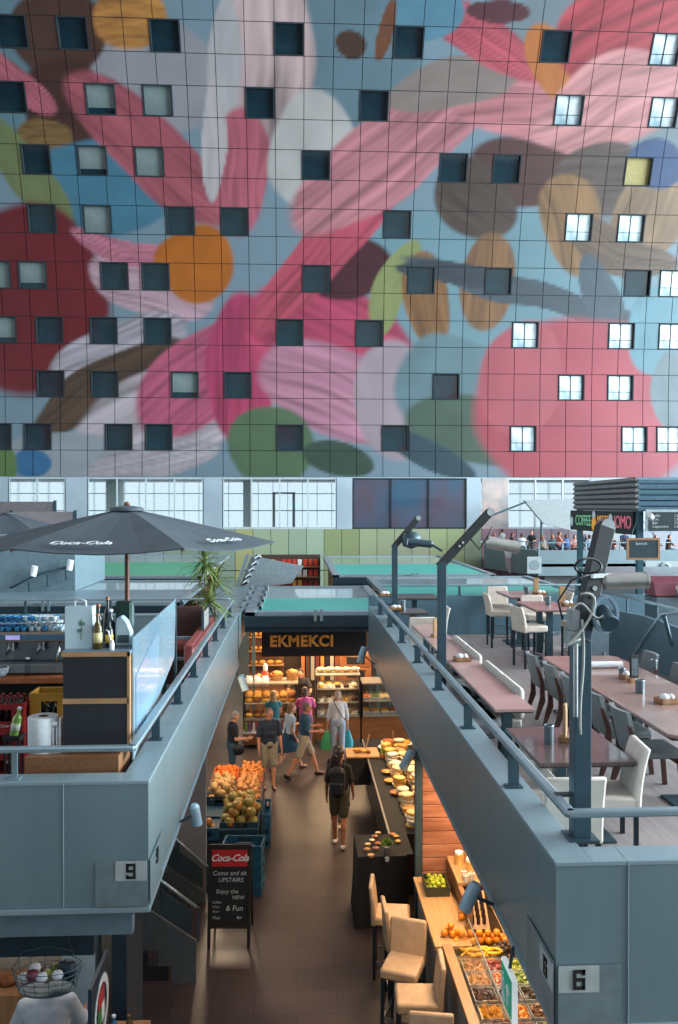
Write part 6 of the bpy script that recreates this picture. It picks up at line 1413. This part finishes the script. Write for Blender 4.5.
t = thing('lime_crate', 'small dark open crate full of limes on the oak bar', 'crate', (1.80, 10.85, 1.05)); MB().box(-.15, .15, -.2, .2, 0, .015).box(-.15, .15, -.2, -.19, .015, .12).box(-.15, .15, .19, .2, .015, .12).box(-.15, -.14, -.19, .19, .015, .12).box(.14, .15, -.19, .19, .015, .12).build('crate_body', mat('crate_dark_grey', '#35392c', .5), t); MB().box(-.155, .155, -.206, -.2, .1, .125).box(-.155, .155, .2, .206, .1, .125).build('rim', mat('crate_dark_grey', '#35392c', .5), t)
random.seed(12)
heap(lime, [], pile(1.66, 1.94, 10.66, 11.04, 1.065, .034, 3), .034)
orange_m = mat('orange_skin', '#d88418', .45, 0, '#c8700f', 12, bump=.2)
og = fruit('orange', 'loose orange lying at the join of the oak bar and fruit counter', 'loose oranges on the bar', .042, orange_m, 'orange')
heap(og, [], [(1.70, 9.66, 1.092), (1.79, 9.64, 1.092), (1.75, 9.73, 1.092), (1.86, 9.68, 1.092), (1.78, 9.68, 1.16)], .04)
t = thing('fruit_counter', 'glass fronted fruit counter with wooden edge below the exit sign', 'counter', (1.63, 7.3, 0))
MB().box(0, .11, 0, 2.1, 1.05, 1.1).build('wood_edge', mat('counter_edge_wood', '#9a7048', .45, 0, '#865e3a', 3, (9, .7, 1)), t, bevel=.005); MB().box(.06, 1.3, .02, 2.08, 0, .95).build('counter_body', mat('bar_front_grey', '#8a8a88', .5), t)
MB().box(.11, 1.3, 0, 2.1, .95, .965).build('chiller_floor', mat('chiller_steel', '#8f8d88', .35, .5), t); MB().prism([(.125, 1.0), (.13, 1.0), (.3, 1.38), (.295, 1.38)], 'y', 0, 2.1).build('glass_front', glassd, t)
MB().beam((.29, 0, 1.38), (.29, 2.1, 1.38), .012, .012).build('glass_edge', dark_steel, t)
random.seed(17)
tr = [('tan nut', '#b88a58', '#9a6a3c'), ('red berry', '#8a4038', '#6a2a28'), ('green grape', '#7f8a30', '#a8a84a'), ('pale melon', '#c89a6a', '#b8824c'), ('pink melon', '#c07a58', '#a8603c'), ('kiwi green', '#6a7a34', '#8a9a4a'), ('black plum', '#2e1c20', '#4a2a2c'), ('purple cabbage', '#5a2a4a', '#3a1c30'), ('dark olive', '#3a3028', '#5a4a38'), ('mango yellow', '#dc9a18', '#c07a10'), ('orange papaya', '#d8881c', '#b86a12'), ('brown date', '#5a3a28', '#7a5234'), ('red cherry', '#8a2a28', '#5a1a1c'), ('rusty apricot', '#a84a28', '#c06a34'), ('green olive', '#5f6a2c', '#7d8438')]
k = 0
for r, Y in enumerate((9.0, 8.74, 8.46, 8.16, 7.86)):
    for c, X in enumerate((1.9, 2.15, 2.4)):
        nm, a_, b_ = tr[k]; k += 1
        tub(nm + ' pieces in a clear tub on the fruit counter', (X, Y, .985), .235, .24, .09, mat('tub_' + a_[1:], a_, .4, 0, b_, 25), name='fruit_tub', lump=.035, n=34)
og2 = fruit('orange', 'orange in the row behind the bananas on the fruit counter', 'row of oranges on the fruit counter', .045, orange_m, 'orange')
heap(og2, [], [(1.82 + .095 * i, 9.58 + .02 * (i % 2), 1.03) for i in range(7)] + [(1.87 + .1 * i, 9.66, 1.03) for i in range(6)] + [(1.9 + .1 * i, 9.62, 1.1) for i in range(5)], .045)
bm_ = mat('banana_skin', '#e0aa20', .5, 0, '#c88f18', 4); ban = thing('banana', 'ripe yellow banana in the heap on the fruit counter', 'banana', (0, 0, 0), 0, 'bananas on the fruit counter')
MB().tube([(-.08, .03, 0), (-.05, .0, 0), (0, -.012, 0), (.05, 0, 0), (.085, .035, 0)], [.006, .016, .018, .016, .006], 7).build('peel', bm_, ban, smooth=True); MB().cyl((.08, .03, 0), (.1, .055, 0), .005, n=6).build('stalk', mat('stem_brown', '#4a4a2a', .7), ban)
U2 = []
for i in range(30):
    p = (1.86 + .055 * (i % 6) + .02 * (i // 6), 9.24 + .075 * ((i // 6) % 3) + random.uniform(-.02, .02), 1.0 + .02 * (i // 6)); 
    if not U2: U2.append(1); ban.location = p
    else: dup(ban, p, random.choice([0, 3.1]) + random.uniform(-.7, .7))
dt = fruit('fig', 'dark fig in the heap beside the bananas', 'figs beside the bananas', .032, mat('fig_skin', '#3a2a24', .5, 0, '#54402f', 10), 'fig')
heap(dt, [], pile(2.22, 2.46, 9.22, 9.5, .985, .034, 2), .03)
t = thing('bottle_rack', 'slanted rack of small dark bottles behind the oranges', 'rack', (2.18, 9.95, .98)); MB().prism([(0, 0), (.35, .3), (.35, 0)], 'x', -.12, .12).build('rack_body', wood_lt, t)
o = MB().lathe([(0, 0), (.022, 0), (.022, .09), (.01, .12), (.012, .15), (0, .15)], (0, 0, 0), 10)
o = o.build('bottle', mat('bottle_brown_small', '#3a2a2a', .2), smooth=40); tag(o, 'small dark bottle on the slanted rack', 'bottle', 'small bottles on the slanted rack'); fst = True
for i in range(3):
    for j in range(5):
        p = (2.1 + .07 * i, 10.0 + .06 * j, 1.0 + .0515 * j + .02)
        if fst: o.location = p; fst = False
        else: dup(o, p)
nb = fruit('orange', 'orange in the glass bin beside the slanted rack', 'oranges in the glass bin', .045, orange_m, 'orange')
heap(nb, [], [(1.97, 10.02, 1.1), (2.02, 10.12, 1.1), (1.98, 10.05, 1.19), (2.0, 10.2, 1.12), (2.03, 10.05, 1.24)], .045)
t = thing('glass_bin', 'clear glass bin with oranges behind the oak bar', 'bin', (1.99, 10.0, .98)); MB().box(-.08, .08, -.08, .3, 0, .06).build('bin_base', wood_lt, t); MB().box(-.085, -.08, -.08, .3, .06, .3).box(-.08, .08, -.085, -.08, .06, .3).build('bin_glass', glassd, t)
for k in range(4):
    t = thing('white_bowl', ['large white bowl lowest in the leaning stack behind the fruit', 'white bowl second in the leaning stack behind the fruit', 'white bowl third in the leaning stack behind the fruit', 'white bowl topmost in the leaning stack behind the fruit'][k], 'bowl', (2.58, 9.45, 1.0 + .07 * k)); MB().lathe([(0, 0), (.06, 0), (.14, .09), (.145, .095), (.13, .09), (0, .02)], (0, 0, 0), 22).build('bowl_body', mat('porcelain', '#c9bdae', .3), t, smooth=40); MB().lathe([(.14, .088), (.15, .095), (.14, .1)], (0, 0, 0), 22).build('rim', white_pl, t, smooth=40)
t = thing('back_shelf', 'pale back counter behind the fruit display', 'counter', (2.75, 7.3, 0)); MB().box(-.3, .7, 2.2, 3.7, 0, .98).build('body', mat('pale_counter', '#b39a80', .5, 0, '#a38a70', 3), t); MB().box(-.32, .7, 2.15, 3.7, .98, 1.0).build('top', wood_lt, t)
# beige bar stools
sp = cream_chair('s', tanl, .80, 1.18, .43, True, 'beige leather high stools at the oak bar', name='high_stool', thick=.12, curve=.02); U3 = set()
put(sp, U3, 1.22, 10.85, R(-98), 'beige high stool facing the bar, nearest the black cloth table', 0)
put(sp, U3, 1.32, 10.25, R(-90), 'beige high stool second from the black cloth table', 0)
put(sp, U3, 1.22, 9.62, R(158), 'beige high stool turned towards the aisle in the middle of the row', 0)
put(sp, U3, 1.3, 8.98, R(86), 'beige high stool with its back against the fruit counter', 0)
put(sp, U3, 1.24, 7.75, R(170), 'beige high stool cut by the lower picture edge', 0)

# ================================================================ FRUIT STAND, CRATES AND BLACKBOARD
blue_c = mat('crate_blue', '#1d5570', .5, 0, '#17475f', 3); navy_c = mat('crate_navy', '#163a4c', .5)
t = thing('fruit_stand', 'low wooden fruit stand under the bar terrace edge', 'stand', (-1.1, 15.5, 0)); MB().box(-.48, .48, -1.45, 1.6, .6, .66).build('stand_top', navy_c, t); MB().box(-.46, .46, -1.4, 1.55, .0, .6).build('stand_front', navy_c, t)
crate('orange crate of tangerines at the far end of the fruit stand', -1.36, 16.6, .66, .46, .7, .16, mat('crate_orange', '#d8621a', .5))
crate('dark crate of pale melons on the fruit stand', -1.36, 15.65, .66, .46, .9, .16, navy_c)
crate('red crate of peaches on the aisle side of the fruit stand', -.88, 16.5, .66, .46, .9, .14, mat('crate_faded_red', '#9a4038', .5))
crate('blue crate of mangoes in the middle of the fruit stand', -.88, 15.5, .66, .48, .9, .14, blue_c)
crate('dark crate of large green melons at the near end of the fruit stand', -.95, 14.55, .6, .62, .8, .14, navy_c)
crate('navy crate of red mangoes leaning at the stand corner', -1.48, 14.3, .5, .4, .55, .2, blue_c)
MB().cbox((0, 0, 0), (0.01, .01, .01)).bm.free()
random.seed(31)
ta = fruit('tangerine', 'bright tangerine in the orange crate', 'tangerines in the orange crate', .04, mat('tangerine_skin', '#e07018', .45, 0, '#d05c10', 6), 'tangerine'); heap(ta, [], pile(-1.6, -1.12, 16.24, 16.98, .70, .042, 3) , .04)
me_ = fruit('melon', 'pale netted melon in the dark crate', 'pale melons on the fruit stand', .075, mat('melon_skin', '#b8945c', .6, 0, '#9c7844', 14, bump=.2), 'melon', .95); heap(me_, [], pile(-1.62, -1.1, 15.18, 16.14, .70, .07, 3), .07)
pe = fruit('peach', 'blushed peach in the red crate', 'peaches in the red crate', .042, mat('peach_skin', '#c8853c', .6, 0, '#b0522c', 5), 'peach'); heap(pe, [], pile(-1.12, -.62, 15.98, 17.0, .70, .046, 4), .04)
ma = fruit('mango', 'orange mango in the blue crate', 'mangoes in the blue crate', .055, mat('mango_skin', '#c08a4c', .5, 0, '#b06a34', 4), 'mango', 1.1); heap(ma, [], pile(-1.14, -.62, 15.02, 15.98, .70, .056, 4), .05)
gm_ = fruit('watermelon', 'large green and rust melon at the near end of the stand', 'green melons on the fruit stand', .095, mat('green_melon', '#6a7434', .5, 0, '#b06a30', 2.5), 'melon', .95); heap(gm_, [], pile(-1.28, -.62, 14.14, 15.04, .64, .095, 3), .09)
rm = fruit('mango', 'red flushed mango in the leaning navy crate', 'mangoes in the leaning crate', .065, mat('red_mango', '#b86a30', .5, 0, '#7a7a34', 3), 'mango', 1.1); heap(rm, [], [(-1.52, 14.2, .62), (-1.4, 14.24, .62), (-1.46, 14.36, .62), (-1.46, 14.26, .72)], .06)
for k, s in enumerate(('lowest', 'second', 'middle', 'fourth', 'topmost, empty')): crate('blue plastic crate, %s of the stack behind the blackboard' % s, -.82 - .008 * (k % 2), 13.3, .155 * k, .6, .42, .15, blue_c, rz=R(-6 + 2 * (k % 2)))
for k, s in enumerate(('lower', 'middle', 'upper')): crate('slim blue crate, %s of the stack at the aisle side of the stand' % s, -.52, 15.3, .2 * k, .12, .8, .19, blue_c)
# blackboard
fr = mat('blackboard_frame', '#1e1814', .6); t = thing('pavement_blackboard', 'standing blackboard with red and white header and chalk writing in the aisle', 'blackboard', (-.915, 11.55, 0), R(-2))
T = Matrix.Rotation(R(-7), 4, 'X')
def bt(mb, nm, m_, par=t, **k):
    o = mb.build(nm, m_, par, **k); o.data.transform(T); return o
bt(MB().box(-.29, -.25, -.02, .02, 0, 1.36).box(.25, .29, -.02, .02, 0, 1.36).box(-.25, .25, -.02, .02, 1.3, 1.36).box(-.25, .25, -.02, .02, .26, .32), 'frame', fr)
bd = bt(MB().box(-.25, .25, -.005, .01, .32, 1.3), 'board', mat('board_black', '#1a1a1e', .65))
hd = bt(MB().box(-.245, .245, -.014, -.005, 1.07, 1.29), 'header', mat('header_red', '#b81f22', .5))
text('lettering', 'Coca-Cola', white_pl, hd, .125, T @ FACE(0, -.018, 1.18), .001, .4, 0, .95, bold=.0025)
for s, z, x, sz in (('Come and sit', .98, 0, .085), ('UPSTAIRS', .89, .02, .08), ('Enjoy the', .74, -.03, .08), ('VIEW', .66, .12, .07), ('& Fun', .52, .07, .1), ('Bar', .4, .14, .05), ('Coffee', .6, -.17, .045), ('Wine', .54, -.18, .045), ('Beer', .48, -.18, .045), ('Pizza', .4, -.17, .055)): text('chalk_writing', s, chalk, bd, sz, T @ FACE(x, -.012, z), .0008, .15, 0)
T2 = Matrix.Translation((0, .66, 0)) @ Matrix.Rotation(R(14), 4, 'X'); o = MB().box(-.28, -.25, -.015, .015, 0, 1.3).box(.25, .28, -.015, .015, 0, 1.3).box(-.25, .25, -.015, .015, 1.24, 1.3).box(-.25, .25, -.01, .01, .3, .34).build('rear_frame', fr, t); o.data.transform(T2)

# ================================================================ SHOP BELOW THE BAR TERRACE
t = thing('round_emblem_sign', 'dark square board with white ringed red and green round emblem', 'sign', (-1.73, 7.2, 1.22))
MB().box(-.015, .015, 0, .65, 0, .72).build('board', mat('board_navy', '#1c2e3c', .45), t)
MX = Matrix.Translation((.018, .33, .38)) @ Matrix.Rotation(R(90), 4, 'Y')
MB().lathe([(.2, 0), (.27, 0), (.27, .008), (.2, .008)], (0, 0, 0), 36, M=MX).build('white_ring', white_pl, t); MB().lathe([(.27, 0), (.275, .0), (.275, .01), (.27, .01)], (0, 0, 0), 36, M=MX).build('ring_outline', sec_g, t)
MB().box(.018, .024, .22, .44, .4, .54).build('red_shape', mat('emblem_red', '#b03030', .5), t); MB().box(.018, .024, .2, .34, .22, .38).build('green_shape', mat('emblem_green', '#3a7a44', .5), t); MB().box(.018, .025, .34, .44, .24, .4).build('white_shape', white_pl, t)
MB().box(.016, .02, .12, .56, .03, .08).build('pale_stripe', mat('pale_stripe', '#8f9aa0', .5), t)
for x, y in ((0, .05), (0, .6)): MB().box(-.02, .02, y - .02, y + .02, -1.22, 0).build('leg', black, t)
t = thing('menu_easel', 'dark framed pointed menu easel below the stairs', 'easel', (-1.62, 8.75, 0), R(18)); 
MB().beam((0, .02, 0), (-.02, .34, 1.1), .04, .03).beam((0, .62, 0), (-.02, .36, 1.1), .04, .03).beam((0, .12, .3), (0, .53, .3), .03, .03).build('frame', mat('easel_wood', '#4e3a36', .6), t); MB().prism([(.14, .35), (.5, .35), (.38, .95), (.3, .95)], 'x', -.02, -.01).build('menu_panel', mat('menu_photo', '#26384a', .4, 0, '#7a8490', 9), t)
t = thing('cardboard_box', 'plain cardboard box on the dark stairs', 'box', (-2.15, 9.9, .36)); MB().box(-.3, .28, -.0, .4, 0, .42).build('box_body', mat('cardboard', '#8a6644', .8, 0, '#7c5a3a', 3), t, bevel=.004); MB().box(-.3, .28, -.12, 0, .4, .42).box(-.3, .28, .4, .52, .41, .42).build('flap', mat('cardboard', '#8a6644', .8), t)
t = thing('table_tray', 'wooden box of bottles and jars beside the round emblem sign', 'box', (-1.62, 8.05, .0)); MB().box(-.16, .2, -.2, .3, 0, .86).build('stand', mat('box_stand', '#3a2c24', .6), t); MB().box(-.16, .2, -.2, .3, .86, .98).build('tray', wood_md, t)
bottle('blue bottle standing in the wooden box by the emblem sign', (-1.7, 8.0, .98), .26, .04, mat('bottle_blue', '#2a5f8a', .2), None, white_pl); bottle('clear amber bottle in the wooden box by the emblem sign', (-1.58, 8.1, .98), .2, .035, g_amber, lab_y, cap_r); jar('copper lidded jar in the wooden box by the emblem sign', (-1.55, 7.95, .98), .05, .12, mat('jar_rust', '#8a4a30', .3), cap_r)
# hanging basket
c = V(47, 977, 7.25); t = thing('hanging_basket', 'wire basket of vegetables hanging on two cords below the bar terrace', 'basket', (c.x, c.y, c.z - .1))
q = MB()
for k in range(5): rr = .2 + .05 * k / 4; z = .05 * k; q.tube([(rr * 1.15 * math.cos(a), rr * .7 * math.sin(a), z) for a in [2 * PI * i / 20 for i in range(21)]], .004, 5)
for i in range(14): a = 2 * PI * i / 14; q.tube([(.23 * math.cos(a), .14 * math.sin(a), 0), (.29 * math.cos(a), .175 * math.sin(a), .2)], .003, 5)
q.tube([(-.27, 0, .2), (-.2, 0, .32), (0, 0, .36), (.2, 0, .32), (.27, 0, .2)], .004).build('wire_frame', dark_steel, t)
MB().lathe([(0, 0), (.2, 0), (.21, .012)], (0, 0, 0), 20, 1.15, .7).build('base', dark_steel, t)
MB().tube([(-.22, 0, .3), (-.12, 0, .72)], .006).build('cord', black, t); MB().tube([(.22, 0, .3), (.06, 0, .72)], .006).build('cord', black, t)
random.seed(13)
vg = [('garlic_bulb', 'garlic', '#c8ccd0', .05, .8), ('red_onion', 'onion', '#6a2a3a', .055, .9), ('green_pepper', 'pepper', '#5a6a2a', .055, 1.1), ('dark_aubergine', 'aubergine', '#1c2a34', .06, 1.4), ('yellow_squash', 'squash', '#8f8a3a', .05, 1.1)]
spots = [(-.2, .02), (-.1, -.06), (0, 0), (.1, -.05), (.18, .04), (-.12, .07), (.05, .08), (-.02, -.08), (.13, .06)]
for i, (x, y) in enumerate(spots):
    nm, ct, h_, r, sq = vg[[0, 1, 4, 0, 3, 0, 2, 0, 3][i]]
    o = fruit(nm, '%s in the hanging wire basket, %s' % (nm.replace('_', ' '), ['at the window end', 'front by the first cord', 'in the middle', 'front by the second cord', 'at the column end', 'behind at the window end', 'behind the middle', 'front middle', 'behind by the column'][i]), 'vegetables in the hanging basket', r, mat('veg_' + h_[1:], h_, .5, 0, None, 8), ct, sq); o.location = (c.x + x, c.y + y, c.z - .1 + .02 + r * sq + .05 * (i % 2) + .03)
t = thing('food_shelf', 'low wooden shelf of bread inside the shop behind the person in white', 'shelf', (-2.95, 9.1, 0)); MB().box(-.6, .5, -.3, .2, 0, 1.0).build('shelf_body', wood_md, t)
for i in range(5): MB().sph((-.45 + .2 * i, -.1, 1.05), (.09, .07, .06)).build('bread_roll', bread_ms[i % 3], t, smooth=True)
# ================================================================ LIGHT
w = D.worlds.new('world'); SC.world = w; w.use_nodes = True
bg = w.node_tree.nodes['Background']; bg.inputs[0].default_value = (.74, .89, 1, 1); bg.inputs[1].default_value = 1.15
def area(name, loc, rot, sx, sy, power, col=(1, 1, 1)):
    l = D.lights.new(name, 'AREA'); l.shape = 'RECTANGLE'; l.size = sx; l.size_y = sy; l.energy = power; l.color = col
    o = D.objects.new(name, l); COL.objects.link(o); o.location = loc; o.rotation_euler = rot; return o
area('daylight_east', (58, 14, 20), (0, R(90), 0), 34, 60, 165000, (.78, .93, 1))
area('daylight_west', (-58, 14, 20), (0, R(-90), 0), 34, 60, 9000, (.8, .92, 1))
def spot(loc, tgt, power, col=(1, .72, .42), size=70, r=.06):
    l = D.lights.new('stall_spot', 'SPOT'); l.energy = power; l.color = col; l.spot_size = R(size); l.spot_blend = .6; l.shadow_soft_size = r
    o = D.objects.new('stall_spot', l); COL.objects.link(o); o.location = loc
    o.rotation_euler = (Vector(tgt) - Vector(loc)).to_track_quat('-Z', 'Y').to_euler(); return o
def warm(loc, sx, sy, power, col=(1, .66, .36), rot=(0, 0, 0)): return area('stall_light', loc, rot, sx, sy, power, col)
warm((.5, 21.9, 2.85), 3.2, .8, 230); warm((.5, 23.6, 2.85), 3.2, .8, 130); warm((0, 20.9, 2.3), 2.6, .2, 45)
warm((2.1, 16.0, 2.6), .5, 4.4, 170); warm((2.4, 12.6, 2.6), .5, 1.5, 20); warm((2.3, 10.6, 2.6), .7, 1.2, 60); warm((2.0, 8.8, 2.6), .5, 2.4, 80, (1, .74, .48))
warm((-.64, 21.7, 1.49), 1.2, .4, 11); warm((1.06, 21.7, 1.69), 1.0, .4, 10); warm((2.2, 21.7, 1.47), 1.0, .4, 9); warm((1.2, 12.4, 2.6), .4, .4, 22); warm((-1.45, 15.8, 2.62), .3, 2.4, 70, (1, .75, .5))
warm((-2.5, 8.5, 2.6), 1, .6, 14, (1, .9, .8))
for x, y in ((-6, 27), (-3, 32), (0, 33), (-5, 40)): warm((x, y, 3.0), 2, 2, 60)
vs = SC.view_settings; vs.view_transform = 'Standard'; vs.look = 'None'; vs.gamma = 1; vs.use_curve_mapping = False; vs.exposure = 0.0
